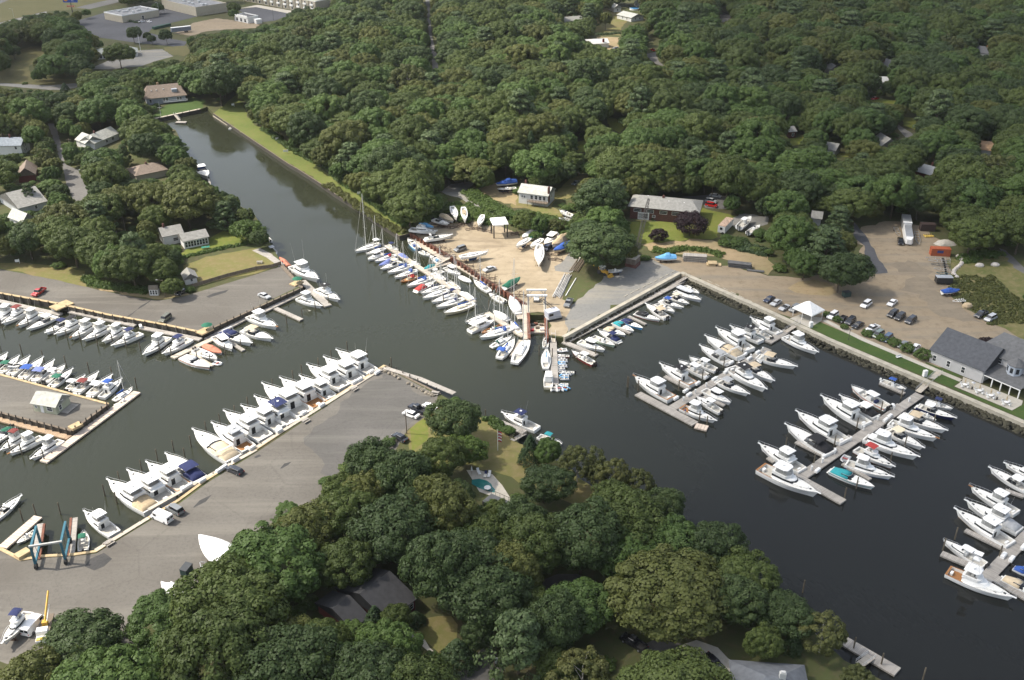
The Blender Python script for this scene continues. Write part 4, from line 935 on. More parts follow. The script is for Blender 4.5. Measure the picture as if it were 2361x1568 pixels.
row('small boats beside the dry lawn','boat along the grey shore deck',[
 (5,215,795,295,875,co,'boat under an orange cover',d(col='coral')),
 (5,187,775,118,705,op,'white open boat with grey top',d(top='hard:grey')),
 (5,35,570,122,645,op,'white open boat by the round tree',d()),
 (4,1915,68,1825,-35,ex,'white boat with blue cockpit',d(an='moored alone in the canal',top='hard:white',cover='blue'))])
sk='sailboats on the narrow floating dock'
row(sk,'channel-side on the sailboat dock',[
 (5,912,748,1142,672,sa,'white two-masted ketch with white bimini',d(mast=20,mizzen=.55,sc=None,bim='white')),
 (5,1012,768,1192,712,sa,'white sloop with blue sail cover',d(sc='blue')),
 (5,1030,815,1172,752,pi,'small white pilothouse motorboat',d(c0=.3,r0=.24)),
 (5,1093,838,1288,775,sa,'white sloop with bright blue boom cover',d(sc='blue',dodger='red')),
 (5,1130,872,1290,805,co,'runabout under a pale blue cover',d(col='periwinkle')),
 (5,1158,903,1330,828,ex,'cream boat with a beige top',d(top='hard:cream',stripe='black')),
 (5,1212,945,1440,868,sa,'white sloop with blue dodger',d(sc='blue',dodger='blue')),
 (5,1275,988,1485,915,sa,'old white sailboat with blue canvas',d(sc=None,dodger='blue')),
 (5,1330,1022,1490,970,sa,'wooden sailboat with a red cover',d(hull='wood',sc='red',cab='tan',dodger='red')),
 (5,1392,1068,1615,985,sa,'white sloop with folded blue sail cover',d(sc='blue',dodger='blue')),
 (5,1650,1018,1472,1098,ex,'motorboat with a red cockpit cover',d(cover='red',stripe='maroon',band=1)),
 (5,1518,1132,1735,1062,sa,'white sloop with wooden hatch and blue cover',d(sc='navy')),
 (5,1535,1180,1775,1098,sa,'long white sloop with bare boom',d(sc=None)),
 (5,1618,1215,1845,1135,sa,'white sloop with navy bimini',d(sc='navy',bim='navy')),
 (5,1662,1262,1915,1180,sa,'white sloop with navy dodger',d(sc='white',dodger='navy')),
 (5,1732,1322,2015,1225,sa,'large cream ketch with blue sail cover',d(hull='cream',mizzen=.62,sc='blue',cab='cream',mast=16))])
row(sk,'shore-side on the sailboat dock',[
 (5,1312,728,1205,675,op,'white boat with navy bimini',d(top='soft:navy')),
 (5,1405,800,1325,758,co,'small boat under violet cover',d(col='periwinkle')),
 (5,1518,872,1440,832,sa,'small white sailboat',d(sc=None,mast=9)),
 (5,1545,898,1640,858,co,'little boat with teal cover',d(col='teal',hull='mint')),
 (5,1600,950,1725,910,op,'low grey boat',d(hull='grey')),
 (5,1755,1008,1635,945,sa,'white sailboat with white canopy',d(sc=None,mast=11,bim='white')),
 (5,1890,1095,1765,1025,sa,'cream sailboat with wooden cockpit',d(hull='cream',sc=None,cab='cream',mast=11)),
 (5,2012,1172,1895,1115,co,'boat under white cover',d(col='white'))])
row('boats along the rusty steel wall','boat along the rusty steel wall',[
 (5,1400,628,1492,712,op,'white boat with pale blue hull',d(hull='sky',seat='blue')),
 (5,1612,778,1515,728,op,'white skiff',d()),
 (5,1603,775,1702,838,op,'white runabout with blue seats',d(seat='sky')),
 (5,1885,958,1745,882,pi,'white cabin boat',d()),
 (5,1985,1018,1882,962,co,'small boat with white tarp',d(col='white',h=.35)),
 (5,2005,1010,2155,1115,sa,'white sloop with blue boom cover',d(sc='blue',mast=10)),
 (5,2145,1125,2292,1195,op,'open white fishing boat',d(top=None)),
 (6,-15,1165,62,1325,sa,'tall sloop under a white deck cover',d(cvr='white',sc=None,B=3.6)),
 (6,-15,1385,78,1490,sa,'small white sloop',d(sc='blue',mast=10))])
row('sailboats on the angled dock','on the angled dock',[
 (5,1928,1398,2145,1330,sa,'white sloop with navy hull stripe',d(stripe='navy',sc=None)),
 (5,2200,1375,1968,1468,pi,'white trawler with long white roof',d(r0=.05,c0=.3)),
 (5,2078,1492,2270,1418,op,'varnished wooden launch',d(hull='wood',aft=.8,nob=0,seat='green')),
 (5,2062,1548,2370,1450,sa,'white sloop with bright blue cockpit cover',d(sc='blue',dodger='blue',mast=14)),
 (5,2185,1298,2328,1378,sa,'white sloop with white tarp',d(cvr='white',sc=None,mast=12)),
 (9,2361,-40,2168,55,sa,'pale green sloop with green dodger',d(hull='mint',dodger='green',sc='white',mast=13)),
 (9,2385,-10,2240,165,sa,'white sloop with royal blue awning',d(sc='blue',dodger='blue',bim='blue',mast=13)),
 (10,165,-35,22,215,sa,'big white yawl with white deck',d(hull='white',stripe='maroon',sc='white',mast=18,B=3.9))])
row('boats at the dinghy pier','boat beside the dinghy pier',[
 (10,318,78,310,262,sa,'white sloop moored along the pier',d(sc='sky',mast=12,B=2.9)),
 (10,340,272,333,420,pi,'cream cabin boat with white roof',d(hull='cream',B=2.7)),
 (10,312,-45,308,45,op,'small white twin-hulled skiff',d(B=1.9))])
dg='dinghies tied to the dinghy pier'
row(dg,'dinghy down the dinghy pier',[
 (10,418,80,465,52,op,'little orange-floored rowing dinghy',d(nob=0,seat='coral',name='dinghy')),(10,418,98,512,88,di,'white inflatable',d(col='white')),(10,422,120,530,124,op,'maroon skiff',d(hull='maroon',name='dinghy')),
 (10,417,144,498,146,di,'grey inflatable with red can',d(col='silver')),(10,417,168,495,168,di,'grey inflatable',d(col='grey')),(10,430,186,515,188,di,'white inflatable dinghy',d(col='white')),
 (10,420,208,500,212,di,'turquoise-floored dinghy',d(col='sky')),(10,430,236,512,236,di,'light grey inflatable',d(col='silver')),(10,425,260,480,260,di,'short grey dinghy',d(col='grey')),
 (10,470,272,575,274,op,'white square-bowed workboat',d(name='dinghy',aft=.9)),(10,432,292,500,294,di,'grey rubber dinghy',d(col='grey')),(10,455,312,545,308,di,'silver rubber dinghy',d(col='silver')),
 (10,438,330,530,330,di,'pale blue dinghy',d(col='sky')),(10,435,352,528,352,di,'long grey inflatable',d(col='grey')),(10,438,384,520,382,op,'light blue square-ended pram',d(hull='sky',nob=0,name='dinghy')),
 (10,440,402,518,400,op,'dark green pram',d(hull='green',nob=0,name='dinghy')),(10,388,405,388,470,di,'white inflatable at pier end',d(col='white')),(10,432,414,448,470,di,'inflatable with red floor at pier end',d(col='white',seat='red')),(10,458,420,522,455,di,'turquoise dinghy at pier end',d(col='sky',seat='red'))])
row('boats on the dock under the concrete wall','from the concrete wall corner',[
 (6,1728,1128,1590,1050,op,'white inflatable tender with frame',d(name='open_motorboat',top=None)),
 (6,1748,1195,1510,1100,pi,'grey aluminium houseboat',d(hull='silver',roof='silver',c0=.12,r0=.08)),
 (6,1627,1218,1465,1145,ex,'cream cuddy boat with cream top',d(top='hard:cream')),
 (6,1575,1255,1375,1185,ex,'white express boat with blue top',d(top='soft:blue',arch=1)),
 (6,1502,1298,1335,1215,op,'white open boat with tan seats',d(seat='tan')),
 (6,1235,1230,1432,1348,ex,'white cuddy boat facing the dock',d(top='soft:beige',out=1)),
 (6,1368,1372,1145,1300,ex,'white speedboat with black cockpit cover',d(cover='black',norail=1,stripe='red')),
 (6,1208,1448,1015,1362,ex,'pale blue runabout with navy cover',d(hull='sky',cover='navy',norail=1)),
 (6,1125,1474,945,1385,ex,'white runabout with teal cover',d(cover='teal',norail=1)),
 (6,1050,1508,860,1438,ex,'white runabout with beige cover',d(cover='beige',norail=1)),
 (6,798,1470,990,1562,ex,'white boat with navy bimini',d(top='soft:navy',cover='navy')),
 (6,952,1608,745,1518,op,'pale green open boat',d(hull='mint')),
 (10,858,85,620,-5,pi,'white pilothouse sportboat',d()),
 (10,552,92,758,202,op,'white open boat with red hull',d(hull='maroon',top='hard:white'))])
A_='boats on the dock below the white tent'
row(A_,'outer boat of the tent dock',[
 (10,1128,340,1475,530,fl,'white flybridge cruiser with enclosed bridge',d(cap=1,woodpulpit=1)),
 (10,1370,225,1675,395,fl,'white cruiser with black bimini',d(top='soft:black',clear=0,cap=1)),
 (10,1535,185,1805,318,op,'white centre-console with white top',d(top='hard:white')),
 (10,1635,150,1890,262,op,'white open fisherman',d(top='hard:white')),
 (10,1738,52,2000,195,ex,'white express cruiser with grey cover',d(top='soft:grey',arch=1)),
 (6,1788,1540,2115,1712,ex,'white express cruiser with beige canvas',d(cover='beige',arch=1)),
 (6,1888,1468,2200,1650,fl,'white sport cruiser',d(top='hard:white')),
 (6,2018,1440,2300,1565,fl,'white cruiser with black canvas top',d(top='soft:black',clear=1)),
 (6,2200,1430,2390,1535,op,'white centre-console with pale green trim',d(top='hard:white',stripe='teal')),
 (6,2205,1362,2470,1490,fl,'white flybridge cruiser next to the gangway',d(cap=0))])
row(A_,'inner boat of the tent dock',[
 (11,455,112,160,-45,fl,'white sportfisher',d(glass='side',stripe='navy')),
 (11,258,242,-95,135,ex,'white express cruiser with beige windscreen top',d(arch=1,top='soft:beige')),
 (10,2245,155,2315,205,di,'white inflatable tender',d(col='white')),
 (10,2412,372,2155,215,ex,'white cuddy cruiser with beige top',d(top='soft:beige')),
 (10,2338,458,2010,245,fl,'white cruiser with black bimini',d(top='soft:black',glass='full',clear=0)),
 (10,2182,492,1895,355,ex,'white express boat with grey bimini',d(top='soft:grey')),
 (10,2020,572,1770,440,pi,'white pilothouse boat with blue cockpit awning',d(r0=.32)),
 (10,1700,510,1932,645,op,'white cabin fisherman',d(top='hard:white',cuddy=1)),
 (10,1878,738,1568,600,fl,'white cruiser with teak cockpit',d(teak=1,cap=1))])
B_='boats on the dock below the clubhouse'
row(B_,'outer boat of the clubhouse dock',[
 (11,1278,440,1052,352,op,'white centre-console with blue bimini',d(top='soft:blue',wob=1)),
 (11,768,425,1110,610,op,'white racing boat with orange flame hull',d(stripe='orange',band=1,top='hard:white',seat='navy',nob=3)),
 (11,668,515,1005,695,ex,'white express cruiser with black cockpit cover',d(cover='black',top='hard:white')),
 (11,498,532,915,770,fl,'white pilothouse cruiser',d(top='hard:white',glass='side')),
 (11,268,675,712,930,fl,'white cruiser with enclosed flybridge',d(stripe='black')),
 (11,168,792,588,1035,ex,'long white express cruiser with black covers',d(cover='black',top='soft:black')),
 (10,2285,965,2680,1190,fl,'white flybridge boat with awning',d(over=1)),
 (11,460,1425,-70,1165,fl,'large white sportfisher at dock end',d(glass='full',cap=1))])
row(B_,'inner boat of the clubhouse dock',[
 (11,1708,618,1465,540,op,'white centre-console with navy top',d(top='hard:navy')),
 (11,1728,712,1385,588,ex,'black-hulled express boat with white hardtop',d(hull='navy',top='hard:white')),
 (11,1558,718,1400,640,op,'white tender',d(aft=.8)),
 (11,1642,832,1232,675,ex,'white express cruiser with beige top',d(top='soft:beige',arch=1)),
 (11,1562,908,1125,745,fl,'white aft-cabin cruiser with teak pulpit',d(woodpulpit=1,aft=.2)),
 (11,1432,988,1095,805,ex,'cream express cruiser with hardtop',d(top='hard:cream')),
 (11,1380,1080,900,885,fl,'big white motor yacht with long cabin',d(aft=.08,cabf=.66,fb=.12,glass='full')),
 (11,1160,1160,815,985,fl,'white cruiser with dark red bimini',d(top='soft:red',clear=0,stripe='maroon')),
 (11,1148,1258,725,1115,fl,'white sportfisher with blue waterline',d(stripe='blue',aft=.22)),
 (11,985,1352,585,1178,ex,'white speedboat with teal cockpit cover',d(cover='teal',norail=1,stripe='teal',band=1)),
 (11,690,1120,735,1065,di,'small grey inflatable',d(col='silver',seat='red'))])
row('boats on the easternmost dock','boat down the easternmost dock',[
 (11,2188,1130,2560,1290,fl,'white cruiser with long pulpit',d()),
 (11,2048,1175,2420,1375,ex,'white express cruiser with dinghy on deck',d(top='hard:white')),
 (11,1868,1350,2300,1580,fl,'white hardtop cruiser with teak pulpit',d(woodpulpit=1)),
 (11,1828,1488,2330,1745,fl,'white cruiser with grey canvas',d(cover='grey')),
 (15,1732,2,2245,305,fl,'cream flybridge cruiser',d(hull='white',stripe='tan')),
 (15,1618,268,2012,492,op,'white fisherman with white hardtop',d(top='hard:white',cuddy=1)),
 (15,2262,812,1660,545,fl,'large white sportfisher with teak cockpit and tower',d(teak=1,cap=1,tower=1,glass='none',clear=0,aft=.25,stripe='black')),
 (15,2510,610,2275,500,ex,'white boat with blue cover',d(cover='blue')),
 (15,2560,800,2172,600,ex,'white boat with beige cockpit cover',d(cover='beige'))])
row('boats on the small pier','north-side boat of the office pier',[
 (8,1222,438,1045,545,sa,'small sailboat with blue boom cover',d(sc='blue',mast=10)),
 (8,1118,352,930,510,fl,'white boat with bright blue bimini',d(top='soft:blue',clear=0)),
 (8,1030,320,825,488,ex,'white fisherman with white top',d(top='hard:white')),
 (8,902,295,700,462,ex,'white express boat with maroon tops',d(top='soft:maroon')),
 (8,776,318,612,445,ex,'small white express boat',d(top='hard:white')),
 (8,666,262,462,415,ex,'white boat with green canvas',d(top='soft:green')),
 (8,600,222,405,370,op,'white outboard fishing boat',d(top='hard:white',nob=2)),
 (8,496,188,298,365,ex,'white boat with slate blue bimini',d(top='soft:periwinkle')),
 (8,396,162,185,345,ex,'white boat with light blue bimini',d(top='soft:blue')),
 (8,270,148,85,305,ex,'white boat with bare tower',d(arch=1)),
 (8,172,142,-5,285,ex,'white boat with green bimini',d(top='soft:green')),
 (8,62,112,-80,235,ex,'white boat with low white top',d(top='hard:white'))])
row('boats on the small pier','south-side boat of the office pier',[
 (8,288,1085,560,905,fl,'white enclosed flybridge cruiser',d()),
 (8,78,1040,385,875,fl,'white hardtop cruiser with teak pulpit',d(woodpulpit=1)),
 (8,5,1000,225,850,fl,'white cruiser with maroon top',d(top='soft:maroon',clear=1)),
 (8,-60,940,100,780,ex,'white express boat with dark windscreen',d(cover='green')),
 (8,395,1092,482,1045,di,'grey inflatable',d(col='silver')),
 (8,1222,500,1055,580,op,'long white tender',d(nob=0,B=1.5)),
 (8,2045,222,1965,205,di,'white inflatable near the speedboat',d(col='white',seat='red'))])
Q_='sportfishing cruisers along the asphalt quay'
row(Q_,'from the travel lift, asphalt quay',[
 (12,782,15,1055,205,fl,'white cruiser with beige cockpit',d(aft=.36,fb=-.02,cabf=.62)),
 (8,1005,1312,1400,1555,fl,'white motor yacht with beige awning',d(cover='tan')),
 (8,1190,1225,1550,1470,fl,'white motor yacht with dark glass roof',d(top='hard:white',glass='side',over=1)),
 (8,1362,1145,1705,1365,fl,'white cruiser with teak cockpit',d(cap=1)),
 (8,1538,1065,1850,1280,ex,'white cruiser with navy cockpit awning',d(cover='navy',top='soft:navy')),
 (8,1792,852,2160,1095,ex,'white cruiser with tan cockpit cover',d(cover='beige',arch=1)),
 (8,1965,785,2300,1000,fl,'white cruiser with grey hardtop',d(top='hard:grey',clear=0,teak=1)),
 (8,2080,680,2455,900,fl,'white flybridge cruiser',d()),
 (8,2238,625,2590,800,fl,'white sportfisher with ladder',d(cap=0)),
 (9,0,545,350,755,fl,'white cruiser with slate bimini',d(top='soft:navy',clear=0,over=1)),
 (9,72,430,460,680,fl,'white convertible with hardtop',d()),
 (9,235,378,600,600,fl,'white cruiser with teak cockpit trim',d(cap=1,teak=1)),
 (9,412,345,700,525,fl,'white aft-cabin cruiser',d(aft=.2)),
 (9,482,248,820,428,fl,'white convertible with red flag',d()),
 (9,638,182,970,380,fl,'white convertible with long bow rail',d()),
 (9,752,112,1080,292,fl,'white sportfisher with dark bridge curtain',d(anth=5))])
row('boats by themselves','',[
 (9,2275,670,2595,805,fl,'white sportfisher with navy bimini',d(an='at the point dock by the flag',top='soft:navy',clear=0,aft=.36)),
 (10,465,945,245,862,op,'white launch with teal cover',d(an='behind the point trees',top='soft:teal')),
 (12,770,180,760,345,op,'white launch with green bimini',d(an='in the slip beside the travel lift',top='soft:green',B=2.5)),
 (12,148,285,322,162,op,'white open skiff with red bag',d(an='along the floating ramp by the travel lift',nob=1)),
 (8,190,1430,-80,1640,ex,'white express cruiser',d(an='pointing at the mid basin from the picture edge'))])
row('boats by themselves','',[
 (0,2145,1150,2115,1172,op,'white rowing skiff',d(an='floating beside the long canal float',nob=0))])
# boats ashore
row('boats ashore','',[
 (12,20,1210,255,915,fl,'white cruiser with navy bimini',d(an='propped ashore beside the white van',top='soft:navy',glass='full',clear=0,z=.8)),
 (5,1665,560,1420,528,fl,'white cabin cruiser with green bottom',d(an='at the head of the steel wall',top=None,ant=0,aft=.3)),
 (5,1805,592,1560,622,ex,'white sport cruiser',d(an='propped on the sand by the steel wall',arch=1)),
 (5,1775,485,1635,438,ex,'white cuddy boat with brown bottom',d(an='among the boat stands',bot='red')),
 (5,1822,462,1712,398,co,'boat under a beige tarp',d(an='among the stands by the bushes',col='beige')),
 (5,1640,512,1510,482,co,'boat under a light blue tarp',d(an='behind the cabin cruiser ashore',col='sky')),
 (5,1850,452,1808,335,sa,'white sailboat hull',d(an='bow out beside the bushes',mast=0,B=2.9)),
 (5,1930,475,1912,345,sa,'sailboat hull with teak deck',d(an='between two white hulls by the lane',mast=0,cab='tan',cvr=None,B=2.7)),
 (5,2050,515,2092,410,sa,'small white sailboat hull',d(an='beside the white canopy frame',mast=0,B=2.4)),
 (5,2145,748,1878,795,sa,'white sloop without mast',d(an='on a trailer in the middle of the yard',mast=0)),
 (6,78,978,-70,1062,co,'boat under a dark green tarp',d(an='at the wall near the slip',col='green')),
 (6,92,612,205,540,co,'small white hull under white cover',d(an='first of the yard rows',col='white',h=.5)),
 (6,162,622,275,548,co,'boat under green tarp',d(an='between the white hulls in the yard',col='green')),
 (6,38,698,165,620,sa,'white sailboat hull',d(an='at the sandy end of the yard rows',mast=0)),
 (6,168,702,280,625,sa,'white sailboat hull with dark keel',d(an='in the middle of the yard rows',mast=0)),
 (6,298,685,428,575,pi,'cream cabin boat',d(an='by the big oak in the yard',hull='cream')),
 (6,368,692,515,592,co,'tall boat under a tan tarp',d(an='under the edge of the big oak',col='tan',h=1.4)),
 (6,382,738,548,655,co,'sailboat with bright blue tarp',d(an='next to the steep yard drive',col='blue',hull='cream')),
 (6,250,885,254,690,sa,'white sloop with folded mast',d(an='standing on the railway cradle',mast=0,B=3.5,z=2.2)),
 (6,438,360,565,405,op,'small white runabout',d(an='on the slope behind the big oak')),
 (6,430,425,545,440,op,'white skiff',d(an='on the slope below the runabout',z=.7)),
 (6,1315,795,1512,785,co,'boat in blue and white shrink wrap',d(an='by the grey stacked docks',col='sky',hull='white',h=1.3)),
 (6,1022,905,888,908,op,'silver open boat on a trailer',d(an='beside the yellow backhoe',hull='silver')),
 (6,2205,425,2095,515,op,'white centre-console with hardtop',d(an='on the drive by the trailer home',top='hard:white')),
 (6,2290,498,2180,562,op,'white open boat on a trailer',d(an='second on the drive by the trailer home')),
 (5,2210,120,2400,90,co,'boat under a royal blue tarp',d(an='in the clearing by the cottage',col='blue',h=1.3)),
 (5,2225,170,2400,150,op,'black and white boat on a blue trailer',d(an='below the royal blue tarp',hull='black')),
 (7,1775,1085,1610,1100,co,'trailer boat under a blue cover',d(an='by the grassy slope',col='blue',z=.7)),
 (12,1835,255,2330,610,co,'long yacht wrapped in white plastic',d(an='half under the trees by the quay',col='white',h=2.2,z=1.2,B=6.2)),
 (12,1480,652,1700,820,co,'yacht wrapped in white plastic',d(an='mostly hidden under the trees',col='white',h=2.2,z=1.2)),
 (1,2330,1490,2470,1510,co,'boat in white wrap',d(an='at the edge of the wood by the clearing',col='white',h=1.2)),
 (2,60,1495,10,1490,co,'small boat with teal tarp',d(an='beside the wrapped boat in the clearing',col='teal'))],land=True)

# piles and boxes are told apart by the boat they serve
for i_,(o,p_)in enumerate(PILES):
    for b in BOATS:
        if b.root.location.z>0:continue
        q=b.root.matrix_basis.inverted()@p_
        if abs(q.x)<b.L/2+.2 and abs(q.y)<b.B/2+.25:
            q.y=math.copysign(b.B/2+.3,q.y);q=b.root.matrix_basis@q;o.location=(q.x,q.y,WATER_Z);PILES[i_]=(o,o.location.copy());p_=PILES[i_][1]
def serve(things_,fmt,group,cat,end):
    free=[b for b in BOATS if b.root.location.z<0]
    for o,p in things_:
        def key(b):
            e=b.root.matrix_basis@Vector((b.L*end,0,0));return(e.xy-p.xy).length
        b=min(free,key=key);free.remove(b);l=b.root['label'].split(', ',1)[-1];ds=b.root['label'].split(', ')[0]
        s_=fmt+(l if l.split()[0]in ORD else ds)
        if s_.startswith(fmt+'white')and len(s_.split())<8:s_+=' '+l
        tag(o,' '.join(s_.replace(',','').split()[:16]),cat,group)
serve(PILES,'timber mooring pile beside the boat ','timber mooring piles','pile',.45)
serve([(o,o.location.copy())for o in DBOX],'white dock box behind the boat ','white dock boxes','dock box',-.5)
# ================================================================== BUILDINGS
def shingle(name,c):
    return M('shingle_'+name,c,.9,var=.22,scale=1.1,bump=.25)
def siding(name,c):return M('siding_'+name,c,.75,var=.08,scale=.7)
m_brickr=M('red_brick',(.125,.055,.042),.9,var=.3,scale=2.5)
m_trim=M('white_trim',(.74,.74,.72),.6,var=.05)
m_win=M('window_glass',(.025,.03,.035),.1,var=.2)
class House:
    def __init__(s,name,label,p0,p1,depth,wh,rh,roof,wall,ridge='x',hip=0.,over=.45,cat='house',flat=False,parent=None,open_=True,base=0.):
        s.rz,s.W=frame(p0,p1);s.D=depth;s.wh=wh
        s.root=thing(name,label,cat,(p0.x,p0.y,base),s.rz)
        s.roofm=roof;s.wallm=wall;s.rh=rh;s.ridge=ridge;s.over=over
        if open_:s.clear(p0)
        W,Dp=s.W,depth
        if flat:
            MB().box(0,W,0,Dp,-.3,wh).build('wall',wall,s.root)
            mb=MB();e=.25
            mb.box(-.05,W+.05,-.05,e,wh+.002,wh+.7);mb.box(-.05,W+.05,Dp-e,Dp+.05,wh+.002,wh+.7);mb.box(-.05,e-.003,e+.002,Dp-e-.002,wh+.002,wh+.7);mb.box(W-e+.003,W+.05,e+.002,Dp-e-.002,wh+.002,wh+.7)
            mb.build('parapet',m_trim if flat=='trim' else wall,s.root)
            MB().box(e,W-e,e,Dp-e,wh+.01,wh+.12).build('roof',roof,s.root);s.roof=None
            return
        s.block('wall',0,W,0,Dp,-.3,wh,rh,ridge,hip,over,s.root)
    def clear(s,p0):
        c,q=math.cos(s.rz),math.sin(s.rz)
        pts=[]
        for x,y,z in[(0,0,0),(s.W,0,0),(s.W,s.D,0),(0,s.D,0),(0,0,s.wh),(s.W,0,s.wh),(s.W,s.D,s.wh),(0,s.D,s.wh),(s.W/2,s.D/2,s.wh+s.rh)]:
            pts.append(proj((p0.x+x*c-y*q,p0.y+x*q+y*c,z)))
        pts=[(p[0],p[1])for p in pts];HOUSES_PX.append((pts,sum(p[1]for p in pts[:4])/4,s.root));s.px=pts
        HOUSE_G.append((Vector((p0.x+s.W/2*c-s.D/2*q,p0.y+s.W/2*q+s.D/2*c,0)),max(s.W,s.D)*(.5 if 'oaks' not in s.root['label']else .28)))
    def block(s,nm,x0,x1,y0,y1,z0,wh,rh,ridge,hip,over,parent,roof=None):
        """walls up to the eaves with gables, and a roof slab with eaves"""
        roof=roof or s.roofm
        mb=MB().box(x0,x1,y0,y1,z0,wh)
        xm,ym=(x0+x1)/2,(y0+y1)/2
        if not hip:
            if ridge=='x':
                for x in(x0,x1):mb.add([(x,y0,wh),(x,y1,wh),(x,ym,wh+rh)],[(0,1,2)])
            else:
                for y in(y0,y1):mb.add([(x0,y,wh),(x1,y,wh),(xm,y,wh+rh)],[(0,1,2)])
        mb.build(nm,s.wallm,parent)
        o=over;half=(y1-y0)/2 if ridge=='x' else(x1-x0)/2;sl=rh/half;dz=sl*o;th=.16
        X0,X1,Y0,Y1=x0-o,x1+o,y0-o,y1+o;ze,zr=wh-dz+.03,wh+rh+.03
        if ridge=='x':
            h=hip*half;A=(X0+(h if hip else 0)*(1+o/half),ym);B=(X1-(h if hip else 0)*(1+o/half),ym)
        else:
            h=hip*half;A=(xm,Y0+(h if hip else 0)*(1+o/half));B=(xm,Y1-(h if hip else 0)*(1+o/half))
        def ring(z0_,zr_):
            return[(X0,Y0,z0_),(X1,Y0,z0_),(X1,Y1,z0_),(X0,Y1,z0_),(A[0],A[1],zr_),(B[0],B[1],zr_)]
        t,b=ring(ze+th,zr+th),ring(ze,zr)
        fs=[(0,1,5,4),(1,2,5),(2,3,4,5),(3,0,4)]if ridge=='x' else[(0,1,4),(1,2,5,4),(2,3,5),(3,0,4,5)]
        rb=MB();rb.add(t,fs);rb.add(b,[f[::-1]for f in fs])
        for i in range(4):
            j=(i+1)%4
            if hip or(ridge=='x' and i in(0,2))or(ridge=='y' and i in(1,3)):rb.add([b[i],b[j],t[j],t[i]],[(0,1,2,3)])
        if not hip:
            for(i,j,r)in(((1,2,5),(3,0,4))if ridge=='x' else((0,1,4),(2,3,5))):rb.add([b[i],b[r],b[j],t[j],t[r],t[i]],[(0,1,4,5),(1,2,3,4)])
        s.roof=rb.build('roof',roof,parent)
        return s.roof
    def win(s,face,f,z,w=.9,h=1.3,mull=True,name='window',y=None):
        """glazed opening in a face ('f' front, 'r' right, 'l' left, 'b' back), f = share along it"""
        W,Dp=s.W,s.D
        if face=='f':c,u=(f*W,0 if y is None else y),(1,0);n=(0,-1)
        elif face=='r':c,u=(W,f*Dp),(0,1);n=(1,0)
        elif face=='l':c,u=(0,f*Dp),(0,-1);n=(-1,0)
        else:c,u=(f*W,Dp),(-1,0);n=(0,1)
        def rect(a0,a1,z0,z1,d0,d1,mb):
            q=[]
            for dd in(d0,d1):
                for a,zz in((a0,z0),(a1,z0),(a1,z1),(a0,z1)):q.append((c[0]+u[0]*a+n[0]*dd,c[1]+u[1]*a+n[1]*dd,zz))
            mb.add(q,[(4,5,6,7),(0,1,5,4),(1,2,6,5),(2,3,7,6),(3,0,4,7)])
        fb=MB();t=.11
        rect(-w/2-t,w/2+t,z+h,z+h+t,-.05,.07,fb);rect(-w/2-t,w/2+t,z-t,z,-.05,.09,fb)
        rect(-w/2-t,-w/2,z+.001,z+h-.001,-.05,.07,fb);rect(w/2,w/2+t,z+.001,z+h-.001,-.05,.07,fb)
        if mull:rect(-w/2+.001,w/2-.001,z+h*.5-.03,z+h*.5+.03,-.05,.06,fb)
        gb=MB();rect(-w/2,w/2,z,z+h,-.05,.03,gb)
        g=gb.build(name,m_win,s.root);fb.build('frame',m_trim,g)
    def door(s,face,f,w=1.,h=2.1,mat=None):
        W,Dp=s.W,s.D;m=mat or m_trim
        if face=='f':MB().box(f*W-w/2,f*W+w/2,-.06,.02,0,h).build('door',m,s.root)
        elif face=='r':MB().box(W-.02,W+.06,f*Dp-w/2,f*Dp+w/2,0,h).build('door',m,s.root)
        else:MB().box(-.06,.02,f*Dp-w/2,f*Dp+w/2,0,h).build('door',m,s.root)
    def chimney(s,fx,fy,h=1.3,mat=None,w=.7,d_=.7):
        x,y=fx*s.W,fy*s.D;z1=s.wh+s.rh+h
        MB().box(x-w/2,x+w/2,y-d_/2,y+d_/2,s.wh*.3,z1).box(x-w*.35,x+w*.35,y-d_*.35,y+d_*.35,z1+.002,z1+.25).build('chimney',mat or m_brickr,s.roof)
    def vents(s,pts):
        for fx,fy,dz in pts:MB().box(fx*s.W-.2,fx*s.W+.2,fy*s.D-.2,fy*s.D+.2,s.wh,s.wh+s.rh*dz+.45).build('roof_vent',m_trim,s.roof)
HOUSES_PX,HOUSE_G=[],[]
r_grey=shingle('light_grey',(.26,.255,.235));r_pale=shingle('pale',(.42,.42,.38));r_dark=shingle('slate',(.075,.08,.09));r_dark2=shingle('charcoal',(.12,.122,.125))
r_brown=shingle('brown',(.21,.165,.13));r_tan=shingle('tan',(.4,.26,.15));r_dk=shingle('dark_house',(.042,.042,.045));r_bluegrey=shingle('blue_grey',(.24,.27,.3))
s_white=siding('white',(.64,.64,.62));s_grey=siding('grey',(.42,.43,.43));s_beige=siding('beige',(.4,.36,.28));s_bg=siding('blue_grey',(.3,.33,.37));s_red=siding('red',(.12,.02,.017));s_green=siding('sage',(.4,.41,.3));s_club=siding('club_grey',(.43,.425,.425))
m_flat=M('flat_roof_grey',(.22,.225,.235),.9,var=.25,scale=.25);m_flatd=M('flat_roof_dark',(.09,.09,.095),.9,var=.3,scale=.25)
# brick ranch
h=House('ranch_house','long red brick ranch house with grey hipped roof above the yard',P(6,1085,445),P(6,1700,505),12,5.2,1.9,r_grey,m_brickr,hip=.55,over=.9)
for f in(.11,.3,.5,.68):h.win('f',f,3.0,2.6,1.1)
h.win('f',.2,.5,3.6,1.9,name='patio_door');h.win('f',.36,1.3,1.0,.8);h.chimney(.46,.5,.9,w=.9);h.vents(((.22,.62,.7),(.55,.35,.6),(.78,.35,.6)))
MB().box(h.W*.12,h.W*.29,-.03,.02,0,2.9).build('white_panel',m_trim,h.root)
